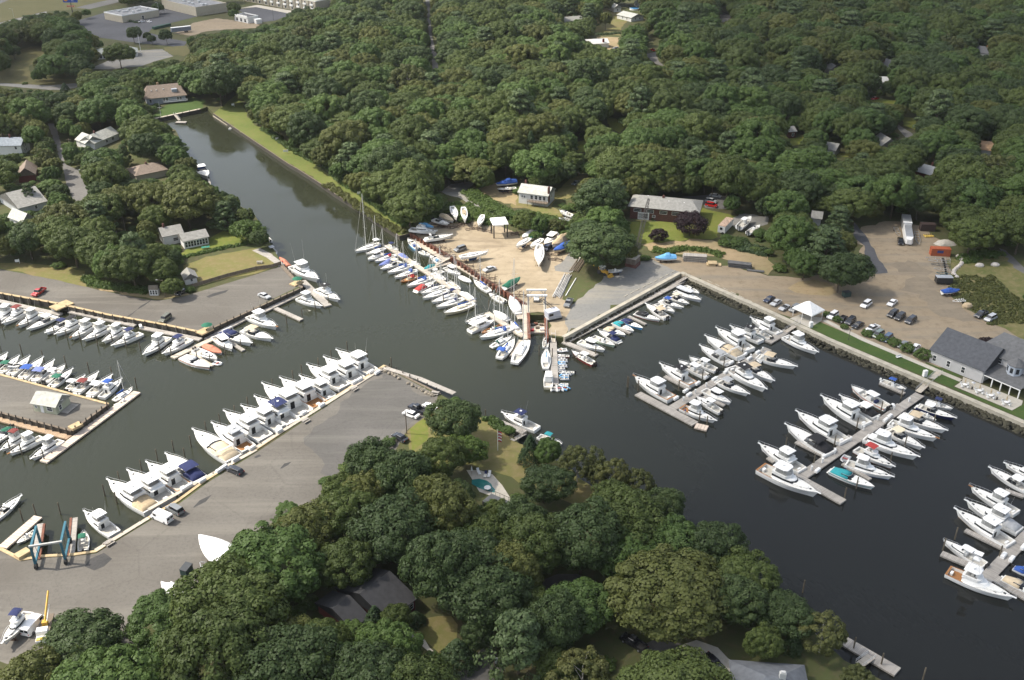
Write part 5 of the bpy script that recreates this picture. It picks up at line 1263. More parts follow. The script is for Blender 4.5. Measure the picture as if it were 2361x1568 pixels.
# cottage
h=House('cottage','white cottage with pale roof and brick chimney above the sand yard',P(6,62,305),P(6,328,340),8.5,4.6,2.0,r_pale,s_white)
for f in(.12,.2):h.win('f',f,2.6,.6,.8)
for f in(.45,.6,.74,.88):h.win('f',f,2.4,1.0,1.5)
h.win('r',.55,2.4,.7,1.1);h.chimney(1.0,.14,1.0,w=.7,d_=1.1);h.chimney(.04,.8,.6);h.vents(((.55,.36,.6),))
dk=MB().box(h.W*.35,h.W+.4,-2.2,-.1,1.75,1.95);dk.build('deck',m_tim,h.root)
mb=MB()
for i in range(8):mb.box(h.W*.35+i*(h.W*.65+.3)/7,h.W*.35+i*(h.W*.65+.3)/7+.1,-2.2,-2.1,1.951,2.9)
mb.box(h.W*.35,h.W+.4,-2.22,-2.12,2.9,3.0);mb.build('deck_railing',m_tim,h.root)
mb=MB()
for i in range(4):mb.box(h.W*.36+i*h.W*.2,h.W*.36+i*h.W*.2+.15,-2.1,-1.95,0,1.75)
mb.build('deck_post',m_tim,h.root)
# house with the screened porch
h=House('porch_house','white house wing with screened porch facing the green lawn',P(4,1705,730),P(4,1928,684),7,3.0,1.5,r_grey,s_white)
for i in range(8):h.win('f',.09+.118*i,.55,.82,1.9,name='screen')
h2=House('white_house','white house with grey roof joined behind the screened porch',P(4,1520,700),P(4,1700,665),8,3.6,1.8,r_grey,s_white)
h2.win('f',.6,1.2,1.6,1.1);h2.chimney(.2,.5)
h=House('garden_shed','small white garden shed beside the grey fence',P(4,1714,1062),P(4,1822,1042),5.0,2.3,1.4,r_grey,s_white,ridge='y',cat='shed');h.win('f',.55,1.0,.7,.9)
h=House('notice_kiosk','little white kiosk with grey roof at the roadside',P(4,1382,1160),P(4,1462,1160),1.6,2.3,.9,shingle('cedar',(.2,.17,.13)),s_white,cat='kiosk',over=.15)
for f in(.2,.5,.8):h.win('f',f,.5,.5,1.4,name='door_panel')
h=House('big_roof_house','house with one broad light grey roof by the street',P(4,190,415),P(4,442,350),19,2.8,3.6,r_grey,s_grey);h.win('f',.6,.9);h.chimney(.75,.55,.8,w=.6);h.vents(((.2,.3,.5),(.5,.35,.6)))
h=House('red_house','dark red gabled house with brown roof near the street',P(4,180,118),P(4,335,102),11,3.2,2.8,r_brown,s_red,ridge='y');h.win('f',.6,3.0,.9,1.0)
h=House('white_house','small white-roofed house half under the oaks by the verge',P(4,225,545),P(4,330,510),9,3.0,2.4,r_pale,s_white,ridge='y')
h=House('white_house','white house with pale weathered roof and dormers by the canal street',P(0,880,1380),P(0,1100,1285),8,3.0,2.6,r_pale,s_white);h.win('f',.5,1.0,1.2,1.1);h.win('f',.75,1.0,1.4,1.2);h.chimney(.35,.5,1.0)
g2=House('white_house','front gabled wing of the pale-roofed canal street house',P(0,800,1385),P(0,945,1350),9,3.2,2.3,r_pale,s_white,ridge='y');g2.win('f',.6,3.1,.8,.9)
h=House('blue_grey_house','blue-grey roofed house with white end wall at the picture edge',P(0,-60,1440),P(0,212,1436),9,4.8,2.2,r_bluegrey,s_white)
for f in(.35,.55):h.win('r',f,3.0,.8,1.2);h.win('r',f,.9,.8,1.2)
h.win('f',.82,3.0);h.chimney(.55,.5)
h=House('shore_house','brown shingled house with white balcony at the canal head',P(0,1358,972),P(0,1718,935),13,3.9,4.4,r_brown,s_bg,hip=.35,over=.9)
for f in(.1,.45,.52,.8,.87):h.win('f',f,1.2,1.1,1.6)
h.chimney(.37,.55,1.0,M('tan_brick',(.38,.25,.15),.9),w=1.2);h.vents(((.17,.25,.55),(.3,.25,.55),(.48,.28,.6)))
MB().box(h.W*.42,h.W+.6,-1.9,-.1,.95,1.1).build('balcony',m_trim,h.root)
mb=MB().box(h.W*.42,h.W+.6,-1.95,-1.85,1.9,2.0)
for i in range(14):mb.box(h.W*.42+i*(h.W*.58+.5)/13,h.W*.42+i*(h.W*.58+.5)/13+.08,-1.94,-1.86,1.101,1.9)
mb.build('balcony_railing',m_trim,h.root)
MB().box(h.W*.68,h.W*.82,h.D*.12,h.D*.3,4.4,6.6).build('dormer',s_bg,h.root)
h=House('tan_house','house with brown hipped roof beside the canal trees',P(0,1265,1680),P(0,1550,1620),11,2.8,2.2,r_brown,s_beige,hip=.8);h.chimney(.5,.5,.7)
h=House('orange_house','small orange-red house hidden by the pines',P(4,1640,275),P(4,1720,310),7,2.8,1.8,r_brown,siding('coral',(.45,.14,.08)),open_=False)
# dock office on the pier
h=House('dock_office','sage green dock office with white trim on the pier',P(8,318,655),P(8,528,690),5.5,2.6,1.7,r_pale,s_green,cat='office')
h.win('f',.13,1.2,.5,.6);h.win('f',.72,.9,1.5,1.2);h.win('r',.3,.7,.9,1.3);h.door('f',.38,.9,2.0)
MB().box(h.W-.05,h.W+2.4,1.2,5.6,.02,.15).build('porch',m_plank,h.root);MB().tube([(h.W+.3+.45*math.cos(a),2.2+.45*math.sin(a),3.35)for a in np.linspace(0,6.283,13)],.07,5).build('life_ring',m_white,h.root)
# marina buildings
h=House('marina_shop','long grey-sided building with slate gable roof by the parked cars',P(11,1483,200),P(11,1483+480,200+200),15,4.0,4.2,r_dark,s_club,cat='building')
for f in(.09,.36,.64):h.win('f',f,.9,.95,1.7)
h=House('clubhouse','two-storey grey clubhouse with long white-posted porch',P(11,1895,250),P(11,2480,500),14,6.3,3.6,r_dark2,s_club,hip=.9,cat='building',over=.5)
for f in(.05,.1,.215,.36,.5):h.win('f',f,4.3,.95,1.45)
h.win('l',.2,4.3,.9,1.4)
pd=6.4;px0,px1=-1.6,h.W*.9
pr=MB().add([(px0,-pd,2.75),(px1,-pd,2.75),(px1,-.02,4.05),(px0+3.4,-.02,4.05),(px0,-pd,2.6),(px1,-pd,2.6),(px1,-.02,3.9),(px0+3.4,-.02,3.9),(px0,-.02,2.75),(px0,-.02,2.6)],
 [(0,1,2,3),(7,6,5,4),(0,4,5,1),(1,5,6,2),(0,3,8),(4,9,7),(8,9,4,0)]).build('porch_roof',r_dark2,h.root)
MB().box(px0-.05,px1+.05,-pd-.06,-pd-.003,2.5,2.76).build('porch_fascia',m_trim,pr)
for i in range(8):
    x=px0+.2+(px1-px0-.4)*i/7;MB().box(x-.13,x+.13,-pd+.1,-pd+.36,0,2.6).build('porch_column',m_trim,pr)
for f in(.06,.2,.34,.5,.64):h.win('f',f,.1,2.0,2.2,name='glass_door')
tw=[(h.W*.62+2.1*math.cos(a),-.6+2.1*math.sin(a))for a in np.linspace(0,6.283,9)[:-1]+.39]
tu=MB().prism(tw,3.3,6.4).build('turret',siding('turret_blue',(.42,.46,.52)),h.root)
cx,cy=h.W*.62,-.6
MB().loft([[(cx+(x-cx)*1.18,cy+(y-cy)*1.18,6.35)for x,y in tw],[(cx+(x-cx)*1.18,cy+(y-cy)*1.18,6.5)for x,y in tw],[(cx+(x-cx)*.03,cy+(y-cy)*.03,8.2)for x,y in tw]]).build('turret_roof',r_dark2,tu)
for a in(-2.36,-1.57,-.785):
    u=Vector((math.cos(a),math.sin(a),0));v=Vector((-u.y,u.x,0));c0=Vector((cx,cy,0))+u*1.99
    MB().add([tuple(c0+v*q+Vector((0,0,z)))for q,z in((-.42,4.2),(.42,4.2),(.42,5.7),(-.42,5.7))],[(0,1,2,3)]).build('window',m_win,tu)
# dark house among the oaks
h=House('dark_roof_house','dark grey roofed red house sunk among the oaks',P(13,1222,1115),P(13,1470,915),14,2.9,2.6,r_dk,s_red)
h.win('f',.85,.9,1.0,1.2)
MB().add([(h.W*.3,-2.0,2.4),(h.W*.55,-2.0,2.4),(h.W*.425,-2.0,3.3),(h.W*.3,.5,2.4),(h.W*.55,.5,2.4),(h.W*.425,.5,3.3)],[(0,1,2),(0,2,5,3),(1,4,5,2)]).build('entry_roof',r_grey,h.root)
h=House('dark_roof_house','lower dark roofed wing with red end wall under the oaks',P(13,895,1175),P(13,1030,1075),10,2.6,1.8,r_dk,s_red)
h=House('grey_roof_house','pale grey hipped roof house with white chimney at the lower edge',P(14,2080,1960),P(14,2740,2010),11,2.9,2.8,shingle('lower_grey',(.13,.14,.155)),s_white,hip=.9,over=.7)
h.chimney(.63,.5,1.2,M('white_brick',(.5,.5,.48),.9),w=1.1);h.vents(((.5,.3,.5),(.58,.24,.4)))
# far neighbourhood
h=House('white_house','white gabled house with pale roof beside the round pool',P(2,1098,202),P(2,1212,184),15,2.8,1.9,r_pale,s_white,ridge='y');h.win('f',.35,1.0);h.win('f',.7,1.0);h.win('l',.3,1.);h.win('l',.6,1.)
h=House('white_house','narrow white house behind the white car',P(2,940,114),P(2,1005,110),10,3.2,2.0,r_pale,s_white,ridge='y');h.win('f',.5,1.)
h=House('white_shed','white shed beyond the round pool',P(2,1150,62),P(2,1205,60),6,2.6,1.6,r_pale,s_white,ridge='y',cat='shed')
h=House('grey_house','low grey house with hipped roof and fenced terrace',P(2,450,238),P(2,695,218),9,2.8,2.0,r_grey,s_grey,hip=.8);h.win('f',.2,1.0,1.2,1.0)
h=House('white_roof_house','white-roofed house with a tall red chimney',P(2,680,452),P(2,890,440),8,3.0,2.0,M('white_roof',(.58,.57,.54),.8),s_white);h.chimney(.78,.1,.4,M('dark_red_brick',(.13,.02,.015),.9),w=1.2)
h=House('slate_house','white house with slate roof and centre chimney in the far trees',P(3,1865,545),P(3,2035,575),11,4.8,2.6,r_dark2,s_white);h.chimney(.55,.5,.8,M('orange_brick',(.35,.14,.06),.9));h.win('r',.5,2.5)
h=House('grey_house','white house with dark grey gable roof among the far trees',P(3,1105,668),P(3,1218,655),11,3.2,2.6,r_dark2,s_white,ridge='y');h.win('f',.7,1.0);h.chimney(.2,.6)
h=House('beige_house','two-storey beige house with white roof',P(3,1000,850),P(3,1092,852),8,5.6,1.8,M('white_roof',(.58,.57,.54),.8),s_beige)
for f in(.3,.8):h.win('f',f,3.6);h.win('f',f,.9)
h=House('white_house','white gable end beside the far willow tree',P(3,572,695),P(3,656,692),8,3.4,2.0,r_grey,s_white,ridge='y');h.win('f',.3,1.);h.win('f',.7,1.)
h=House('pale_roof_house','house with pale grey steep roof and round porch',P(3,1030,1405),P(3,1190,1395),9,2.8,3.2,r_grey,s_grey,ridge='y')
h=House('tan_roof_house','house with tan roof near the eastern edge',P(3,1885,1425),P(3,2090,1450),10,2.8,2.4,r_tan,s_grey,hip=.0)
h=House('white_roof_house','red-brown house with a white roof and chimney in the dark wood',P(7,1300,55),P(7,1515,115),9,3.0,2.0,M('white_roof',(.58,.57,.54),.8),s_red);h.chimney(.6,.6)
h=House('brick_house','small brick house at the green glade',P(3,165,1278),P(3,252,1272),7,3.2,1.4,r_grey,m_brickr);h.win('f',.7,1.)
h=House('grey_house','grey roofed house half hidden at the glade',P(3,480,1422),P(3,612,1445),8,2.8,2.0,r_grey,s_grey)
h=House('garage','pale roofed garage behind the trees of the lot',P(7,395,505),P(7,480,515),7,2.8,1.4,r_grey,s_grey,cat='garage')
h=House('visitor_centre','grey-green roofed centre behind the round tree',P(0,870,552),P(0,1275,522),11,3.0,2.4,shingle('sage',(.34,.36,.33)),s_white,hip=.9,cat='building')
for f in(.08,.16,.24):h.win('f',f,.5,1.3,1.8)
h=House('restaurant','beige flat-roofed restaurant in the blue parking lot',P(0,1135,212),P(0,1470,152),22,4.6,0,m_flat,s_beige,flat='trim',cat='building');h.win('f',.55,.3,1.6,2.2)
for i in range(9):
    x,y=random.uniform(.1,.9)*h.W,random.uniform(.2,.85)*h.D;MB().box(x-.9,x+.9,y-.7,y+.7,4.7,5.7).build('roof_unit',m_alu,h.root)
h=House('plaza','long beige flat-roofed plaza with a red wall panel',P(0,1500,75),P(0,1815,152),26,5.8,0,m_flat,s_beige,flat=1,cat='building')
for i in range(8):
    x,y=random.uniform(.1,.9)*h.W,random.uniform(.2,.85)*h.D;MB().box(x-1.2,x+1.2,y-.9,y+.9,5.9,7.0).build('roof_unit',m_alu,h.root)
h=House('plaza_tower','beige block with red corner above the plaza',P(0,1740,70),P(0,1890,70),14,9.5,0,m_flat,s_beige,flat=1,cat='building');MB().box(h.W*.28,h.W*.5,-.06,.0,1,9.4).build('red_panel',M('red_panel',(.45,.04,.02),.6),h.root)
h=House('garage_station','small white garage with dark flat roof and red sign',P(0,2165,190),P(0,2290,218),9,3.8,0,m_flatd,s_white,flat='trim',cat='building')
for f in(.2,.5,.8):h.win('f',f,.5,2.4,2.2,name='bay_door')
def letters(txt,size,mat,parent,loc,rot,depth=.04):
    cu=bpy.data.curves.new('lettering','FONT');cu.body=txt;cu.size=size;cu.extrude=depth;cu.align_x='CENTER';cu.align_y='CENTER';cu.materials.append(mat)
    tmp=bpy.data.objects.new('lettering',cu);COL.objects.link(tmp);me=bpy.data.meshes.new_from_object(tmp);bpy.data.objects.remove(tmp);o=bpy.data.objects.new('lettering',me);COL.objects.link(o);o.parent=parent;o.location=loc;o.rotation_euler=rot;return o
sb=MB().box(h.W*.28,h.W*.98,-.3,-.06,3.6,5.2).build('sign_board',m_white,h.root)
h=House('hotel','three-storey beige hotel with white balconies',P(0,2250,8),P(1,560,134),14,9.0,0,M('tan_flat_roof',(.45,.41,.32),.9,var=.1),s_beige,flat='trim',cat='hotel')
for fl_ in range(3):
    for i in range(11):
        f=.05+.09*i;h.win('f',f,.6+3*fl_,1.7,1.7,mull=False)
        if fl_:MB().box(f*h.W-1.7,f*h.W+1.7,-1.0,-.02,3*fl_-.1,3*fl_+1.0).build('balcony',m_white,h.root)
for i in range(12):MB().box((.005+.09*i)*h.W-.25,(.005+.09*i)*h.W+.25,-.5,-.02,0,8.9).build('pier',s_beige,h.root)
for pts,by,r_ in HOUSES_PX:
    xs=[p[0]for p in pts];ys=[p[1]for p in pts];x0,x1,y0,y1=min(xs),max(xs),min(ys),max(ys);f=.0 if by>420 or x1<1180 else .28;f=.22 if 'oaks' in r_['label']else f
    keep_open([(x0+f*(x1-x0),y0+f*.5*(y1-y0)),(x1-f*(x1-x0),y0+f*.5*(y1-y0)),(x1-f*(x1-x0),y1-(.25+f)*(y1-y0)),(x0+f*(x1-x0),y1-(.25+f)*(y1-y0))],by)
# ================================================================== VEHICLES
m_tire=M('tyre',(.018,.018,.018),.8);m_hub=M('wheel_rim',(.4,.4,.41),.4,metal=.6)
CARC=dict(red=(.42,.015,.012),olive=(.12,.12,.085),silver=(.45,.46,.47),white=(.8,.8,.8),black=(.014,.014,.016),dark=(.03,.033,.042),grey=(.19,.2,.205),navy=(.02,.028,.06),green=(.16,.2,.18),blue=(.06,.1,.17),yellow=(.7,.5,.12))
def carpaint(c):
    m=M('car_paint_'+c,CARC[c],.25,var=.03);m.node_tree.nodes['Principled BSDF'].inputs['Coat Weight'].default_value=.6;return m
SPEC={'sedan':(4.7,1.8,.62,.92,1.42,(.27,.36,.72,.86)),'suv':(4.7,1.88,.68,1.05,1.76,(.24,.33,.93,.99)),'wagon':(4.8,1.82,.62,.93,1.47,(.27,.36,.9,.97)),'pickup':(5.5,1.95,.72,1.08,1.8,(.27,.34,.56,.6)),'van':(5.4,2.0,.75,1.15,2.1,(.08,.2,.99,1.0)),'convertible':(4.4,1.78,.6,.9,1.2,(.3,.42,.62,.72))}
def car(t,fx,fy,rx,ry,kind,colr,label,roof=None,cover=None):
    a,b=P(t,fx,fy,.3),P(t,rx,ry,.3);dv=a-b;rz=math.atan2(dv.y,dv.x);c=(a+b)/2
    L,W,zs,zb,zr,(w0,w1,w2,w3)=SPEC[kind];nm={'sedan':'parked_car','suv':'sport_utility_car','wagon':'estate_car','pickup':'pickup_truck','van':'van','convertible':'convertible_car'}[kind]
    r_=thing(nm,label,{'pickup':'pickup','van':'van'}.get(kind,'car'),(c.x,c.y,.07),rz)
    X=lambda f:L*(.5-f)
    cp=carpaint(colr)
    prof=[(X(0),.35),(X(0),.55),(X(.015),.68),(X(.06),zb*.84),(X(w0),zb),(X(w3),zb),(X(.985),zb*.95),(X(1),.6),(X(1),.35),(X(.9),.24),(X(.1),.24)]
    ins=lambda z:0 if z<zb*.9 else .07
    if kind=='van':prof=[(X(0),.35),(X(0),.7),(X(.03),.95),(X(w0+.05),zb+.15),(X(w1),zr-.05),(X(.3),zr),(X(.97),zr),(X(1),zr-.12),(X(1),.35),(X(.9),.24),(X(.1),.24)];ins=lambda z:0 if z<1.2 else .12
    if kind=='pickup':
        fb=MB().wedge([(X(0),.4),(X(0),.8),(X(.04),zb*.93),(X(w0),zb),(X(.6),zb),(X(.6),.4),(X(.5),.3),(X(.1),.3)],-W/2,W/2,ins)
        for sg in(1,-1):fb.box(X(1),X(.6)-.004,sg*(W/2-.05)-.05,sg*(W/2-.05)+.05,.45,zb)
        fb.box(X(1),X(1)+.08,-W/2+.101,W/2-.101,.45,zb-.02)
        fixn(fb.build('body',cp,r_));MB().box(X(1)+.082,X(.6)-.006,-W/2+.102,W/2-.102,.5,.62).build('load_bed',m_black,r_)
        if cover:MB().box(X(1)+.05,X(.61),-W/2+.06,W/2-.06,zb+.003,zb+.05).build('bed_cover',m_black,r_)
    else:fixn(MB().wedge(prof,-W/2,W/2,ins).build('body',cp,r_))
    if kind=='van':
        gb=MB().add([(X(w0+.055),-W/2+.2,zb+.22),(X(w0+.055),W/2-.2,zb+.22),(X(w1-.005),W/2-.3,zr-.12),(X(w1-.005),-W/2+.3,zr-.12)],[(0,1,2,3)])
        for v in range(4):gb.v[v]=(gb.v[v][0]+.05,gb.v[v][1],gb.v[v][2]+.02)
        gb.build('windscreen',m_glass,r_)
        for sg in(1,-1):MB().box(X(.36),X(.2),sg*(W/2-.1)-.05,sg*(W/2-.1)+.05,1.2,1.7).build('side_window',m_glass,r_)
        for y in(-.45,.45):MB().box(X(1)-.03,X(1)+.02,y-.35,y+.35,1.2,1.75).build('rear_window',m_glass,r_)
    else:
        iw=W/2-.1;it=W/2-.24
        g=MB().loft([[(X(w0),-iw,zb-.02),(X(w3),-iw,zb-.02),(X(w3),iw,zb-.02),(X(w0),iw,zb-.02)],[(X(w1),-it,zr-.05),(X(w2),-it,zr-.05),(X(w2),it,zr-.05),(X(w1),it,zr-.05)]],False,True)
        fixn(g.build('windows',m_glass,r_));r_.children[-1].name='glasshouse'
        if kind!='convertible':MB().loft([[(X(w1)-.0,-it-.01,zr-.06),(X(w2),-it-.01,zr-.06),(X(w2),it+.01,zr-.06),(X(w1),it+.01,zr-.06)],[(X(w1)-.12,-it+.06,zr),(X(w2)+.1,-it+.06,zr),(X(w2)+.1,it-.06,zr),(X(w1)-.12,it-.06,zr)]]).build('roof',carpaint(roof or colr),r_)
        else:MB().box(X(w2),X(w1+.04),-it,it,zr-.048,zr-.03).build('soft_top',m_black,r_)
    wm=None
    for x in(X(.18),X(.81)):
        for sg in(1,-1):
            if wm is None:
                o=MB().loft([[(.34*math.cos(q),y,.34+.34*math.sin(q))for q in np.linspace(0,6.283,13)[:-1]]for y in(-.11,.11)]).build('wheel',m_tire,r_);wm=o.data
                h_=MB().loft([[(.2*math.cos(q),y,.34+.2*math.sin(q))for q in np.linspace(0,6.283,9)[:-1]]for y in(-.13,.13)]).build('rim',m_hub,o);hm=h_.data
            else:
                o=bpy.data.objects.new('wheel',wm);COL.objects.link(o);o.parent=r_;h_=bpy.data.objects.new('rim',hm);COL.objects.link(h_);h_.parent=o
            o.location=(x,sg*(W/2-.1),0)
    for sg in(1,-1):
        MB().box(X(0)-.02,X(0)+.02,sg*W*.36-.17,sg*W*.36+.17,.6,.74).build('headlight',m_white,r_)
        MB().box(X(1)-.02,X(1)+.02,sg*W*.4-.12,sg*W*.4+.12,.68,.88).build('tail_light',carpaint('red'),r_)
    return r_
for a in[(4,315,1165,405,1105,'pickup','red','red pickup truck on the asphalt lot above the timber quay'),(4,1490,1405,1560,1352,'suv','olive','olive-grey utility car by the timber quay'),
 (4,1655,1145,1705,1120,'sedan','black','black car in the shade behind the garden shed'),(5,125,1188,30,1150,'sedan','silver','silver car by the dark canal bulkhead'),
 (5,1828,755,1935,718,'suv','grey','grey-green utility car on the yard sand'),(5,2100,938,2205,905,'sedan','silver','silver car on the sand by the steel wall'),
 (8,2105,1182,2228,1238,'wagon','dark','dark estate car parked against the asphalt quay'),(8,1545,1535,1685,1612,'suv','grey','grey van-like car beside the white van on the quay'),
 (12,1415,45,1575,115,'van','white','white panel van parked on the asphalt quay'),(9,1415,610,1570,680,'pickup','dark','dark pickup with white bed cover between two white cars'),
 (9,1362,668,1500,718,'sedan','white','white car beside the dark pickup on the quay'),(9,1560,602,1655,652,'sedan','white','white car under the dark tree at the quay end'),
 (9,1290,885,1370,930,'sedan','dark','dark car peeping out under the trees by the quay pole'),(6,505,1260,535,1210,'pickup','grey','small grey pickup on the grass by the slip'),
 (6,300,752,362,700,'van','navy','dark van among the boats ashore'),(6,1885,340,1795,322,'suv','red','red utility car beside the brick ranch house'),
 (6,1880,302,1790,285,'suv','silver','silver utility car behind the red one'),(6,565,140,615,112,'sedan','grey','dark grey car on the cottage drive'),(6,1910,250,1840,238,'sedan','silver','silver car in the shade by the pole'),
 (7,-25,1220,45,1180,'sedan','navy','dark blue car at the seawall bend'),(7,30,1258,115,1205,'sedan','silver','silver car second from the seawall bend'),
 (7,108,1300,192,1252,'convertible','silver','silver convertible with black top next to the tent'),(7,190,1325,298,1250,'suv','grey','dark grey utility car touching the white tent'),
 (7,545,1385,645,1318,'suv','white','white utility car right after the tent'),(7,655,1408,712,1358,'sedan','black','black car between white and dark utility cars'),
 (7,715,1435,798,1370,'suv','dark','dark utility car in the row by the lawn'),(7,782,1465,872,1412,'sedan','black','low black car before the white pickup'),
 (7,905,1500,1015,1445,'pickup','white','white pickup truck in the row above the lawn'),(7,965,1552,1058,1498,'suv','green','pale green utility car after the white pickup'),
 (7,1058,1590,1135,1530,'suv','blue','blue-grey car behind a shrub in the row'),(11,1215,80,1280,25,'sedan','grey','grey car behind shrubs near the marina shop'),
 (11,1315,110,1388,50,'sedan','white','white car closest to the marina shop'),(7,850,1285,955,1212,'suv','white','white utility car alone in the sandy lot'),
 (7,1105,1265,1182,1200,'sedan','white','white car alone further into the sandy lot'),(7,1105,1365,1192,1308,'suv','black','black utility car first of three in the lot'),
 (7,1170,1395,1258,1332,'suv','black','black utility car in the middle of three'),(7,1265,1428,1365,1362,'suv','dark','dark utility car last of three in the lot'),
 (7,1905,1370,2020,1312,'pickup','dark','dark pickup at the foot of the grassy slope'),(7,1990,1408,2108,1345,'suv','silver','silver utility car at the foot of the grassy slope'),
 (7,1225,705,1215,630,'pickup','black','black pickup hitched beside the long white trailer'),(0,1345,197,1405,208,'sedan','white','white car by the restaurant door'),(0,1285,205,1325,200,'sedan','white','second white car by the restaurant shrubs'),
 (1,305,142,365,138,'sedan','silver','pale car at the hotel lot edge'),(2,988,145,1045,142,'suv','white','white utility car beside the far white house'),(2,1280,455,1318,475,'sedan','red','red car on the far driveway'),
 (2,940,452,978,448,'sedan','grey','grey car by the white-roofed house'),(1,2165,675,2245,678,'pickup','white','white pickup truck in the mid wood'),(3,955,922,1015,908,'sedan','red','red car in the far eastern garden'),
 (14,1015,1170,1230,1300,'pickup','black','black pickup truck in deep shade under the trees'),(14,1945,1495,1775,1335,'sedan','black','black car on the paved court near the lower edge'),
 (12,400,985,235,1165,'van','white','white van with open back doors beside the boat ashore')]:car(*a)
# ---- bucket truck
def poly_tube(mb,*p,r=.1,n=5):return mb.tube(list(p),r,n)
a,b=P(12,395,1230,0),P(12,452,1010,0);dv=a-b;r_=thing('crane_truck','yellow truck with raised yellow crane boom','truck',(a+b)/2,math.atan2(dv.y,dv.x))
yel=M('machine_yellow',(.62,.36,.05),.5,var=.15);L=7.5
fixn(MB().wedge([(3.7,.5),(3.7,1.1),(2.6,1.35),(2.3,2.2),(1.1,2.25),(1.1,.5)],-1,1).build('cab',carpaint('white'),r_));MB().box(2.42,3.6,-.9,.9,1.12,1.3).build('bonnet',carpaint('yellow'),r_)
MB().box(-3.7,1.05,-1.05,1.05,.7,1.0).build('flatbed',m_tim,r_);MB().box(-1.2,-.3,-.5,.5,1.0,1.9).build('turntable',yel,r_)
MB().tube([(-.7,0,1.7),(-6.2,.3,4.6)],.2,5).build('boom',yel,r_);MB().tube([(-.7,.4,1.8),(-4.0,.55,3.1)],.08,5).build('hydraulic_ram',m_white,r_)
for x in(2.6,-2.2):
    for sg in(1,-1):MB().loft([[(x+.45*math.cos(q),sg*.9+y,.45+.45*math.sin(q))for q in np.linspace(0,6.283,11)[:-1]]for y in(-.15,.15)]).build('wheel',m_tire,r_)
# ---- backhoe
a,b=P(6,905,985,0),P(6,780,935,0);dv=a-b;r_=thing('backhoe_loader','yellow backhoe loader with white cab roof beside the oak','digger',(a+b)/2,math.atan2(dv.y,dv.x))
def whl(x,y,r0,w):MB().loft([[(x+r0*math.cos(q),y+yy,r0+r0*math.sin(q))for q in np.linspace(0,6.283,13)[:-1]]for yy in(-w,w)]).build('wheel',m_tire,r_)
for sg in(1,-1):whl(-1.1,sg*1.0,.78,.22);whl(1.3,sg*.95,.52,.18)
fixn(MB().wedge([(2.0,.7),(2.0,1.4),(.3,1.65),(-1.6,1.5),(-1.9,.7)],-.55,.55).build('body',yel,r_));MB().box(-1.2,.2,-.7,.7,1.6,2.7).build('cab_glass',m_clear,r_)
MB().box(-1.4,.4,-.85,.85,2.7,2.85).build('cab_roof',m_white,r_)
mb=MB()
for sg in(1,-1):mb.tube([(.4,sg*.75,1.5),(2.2,sg*.75,1.1),(3.0,sg*.75,.5)],.1,4)
mb.build('loader_arm',yel,r_);fixn(MB().wedge([(2.9,.1),(3.9,.08),(3.1,.35),(3.0,1.0),(2.8,.9)],-1.15,1.15).build('bucket',yel,r_))
MB().tube([(-1.8,0,1.0),(-2.9,0,3.1),(-4.1,0,2.4)],.16,4).build('backhoe_arm',yel,r_);fixn(MB().wedge([(-4.3,2.5),(-3.9,2.4),(-3.8,1.7),(-4.4,1.6)],-.35,.35).build('digging_bucket',yel,r_))
# ================================================================== YARD MACHINES
blue_s=M('lift_blue',(.025,.125,.175),.5,var=.12)
# travel lift
A0,B0=P(12,338,535),P(12,612,492);rz,Wd=frame(A0,B0);r_=thing('travel_lift','blue steel travel lift standing over the boat slip','boat lift',A0,rz)
Ln,Hh=6.8,5.6
for x in(0,Wd):
    f=MB()
    f.box(x-.22,x+.22,-.3,Ln+.3,Hh-.55,Hh)
    for y in(0,Ln):f.loft([[(x-.25,y-.22,.7),(x+.25,y-.22,.7),(x+.25,y+.22,.7),(x-.25,y+.22,.7)],[(x-.2,y-.2,Hh-.552),(x+.2,y-.2,Hh-.552),(x+.2,y+.2,Hh-.552),(x-.2,y+.2,Hh-.552)]])
    f.box(x-.2,x+.2,.3,Ln-.3,1.0,1.5);f.build('side_frame',blue_s,r_)
    for y in(-.1,Ln+.1):MB().loft([[(x+xx,y+.62*math.cos(q),.62+.62*math.sin(q))for q in np.linspace(0,6.283,13)[:-1]]for xx in(-.28,.28)]).build('wheel',m_tire,r_)
    s_=MB()
    for i in range(9):s_.box(x-.235,x-.221,1.2+i*.55,1.5+i*.55,Hh-.45,Hh-.12)
    s_.build('white_mark',m_white,r_)
MB().box(-.3,Wd+.3,-.2,.2,Hh+.003,Hh+.36).build('cross_beam',M('beam_grey',(.42,.42,.4),.6,var=.15),r_)
sl_=MB()
for y in(1.5,5.2):
    for x in(.35,Wd-.35):sl_.tube([(x,y,Hh-.6),(x+(.4 if x<1 else-.4),y,1.2)],.05,4)
sl_.build('sling',m_black,r_)
# gantry of the marine railway
A0,B0=P(6,150,1325),P(6,308,1325);rz,Wd=frame(A0,B0);r_=thing('slip_gantry','pair of white-beamed steel gantries over the railway slip','gantry',A0,rz)
y2=(P(6,150,1235)-A0).length
steel_g=M('gantry_grey',(.33,.34,.36),.6,var=.2)
for y,zt in((1.0,hgt(P(6,228,1310),T(6,0,1150)[1])),(y2,hgt(P(6,228,1240),T(6,0,1105)[1]))):
    for x in(0,Wd):
        MB().box(x-.14,x+.14,y-.14,y+.14,0,zt-.5).build('gantry_post',steel_g,r_)
        MB().tube([(x,y,zt-2.2),(x+(1.3 if x==0 else-1.3),y,zt-.5)],.09,4).build('brace',steel_g,r_)
    MB().box(-.5,Wd+.5,-.3+y,.3+y,zt-.498,zt).build('gantry_beam',m_white,r_)
r_=thing('railway_slip','rust-brown steel channels of the boat railway slip','slipway',A0,rz)
ye=-(P(6,150,1560)-P(6,150,1325)).length
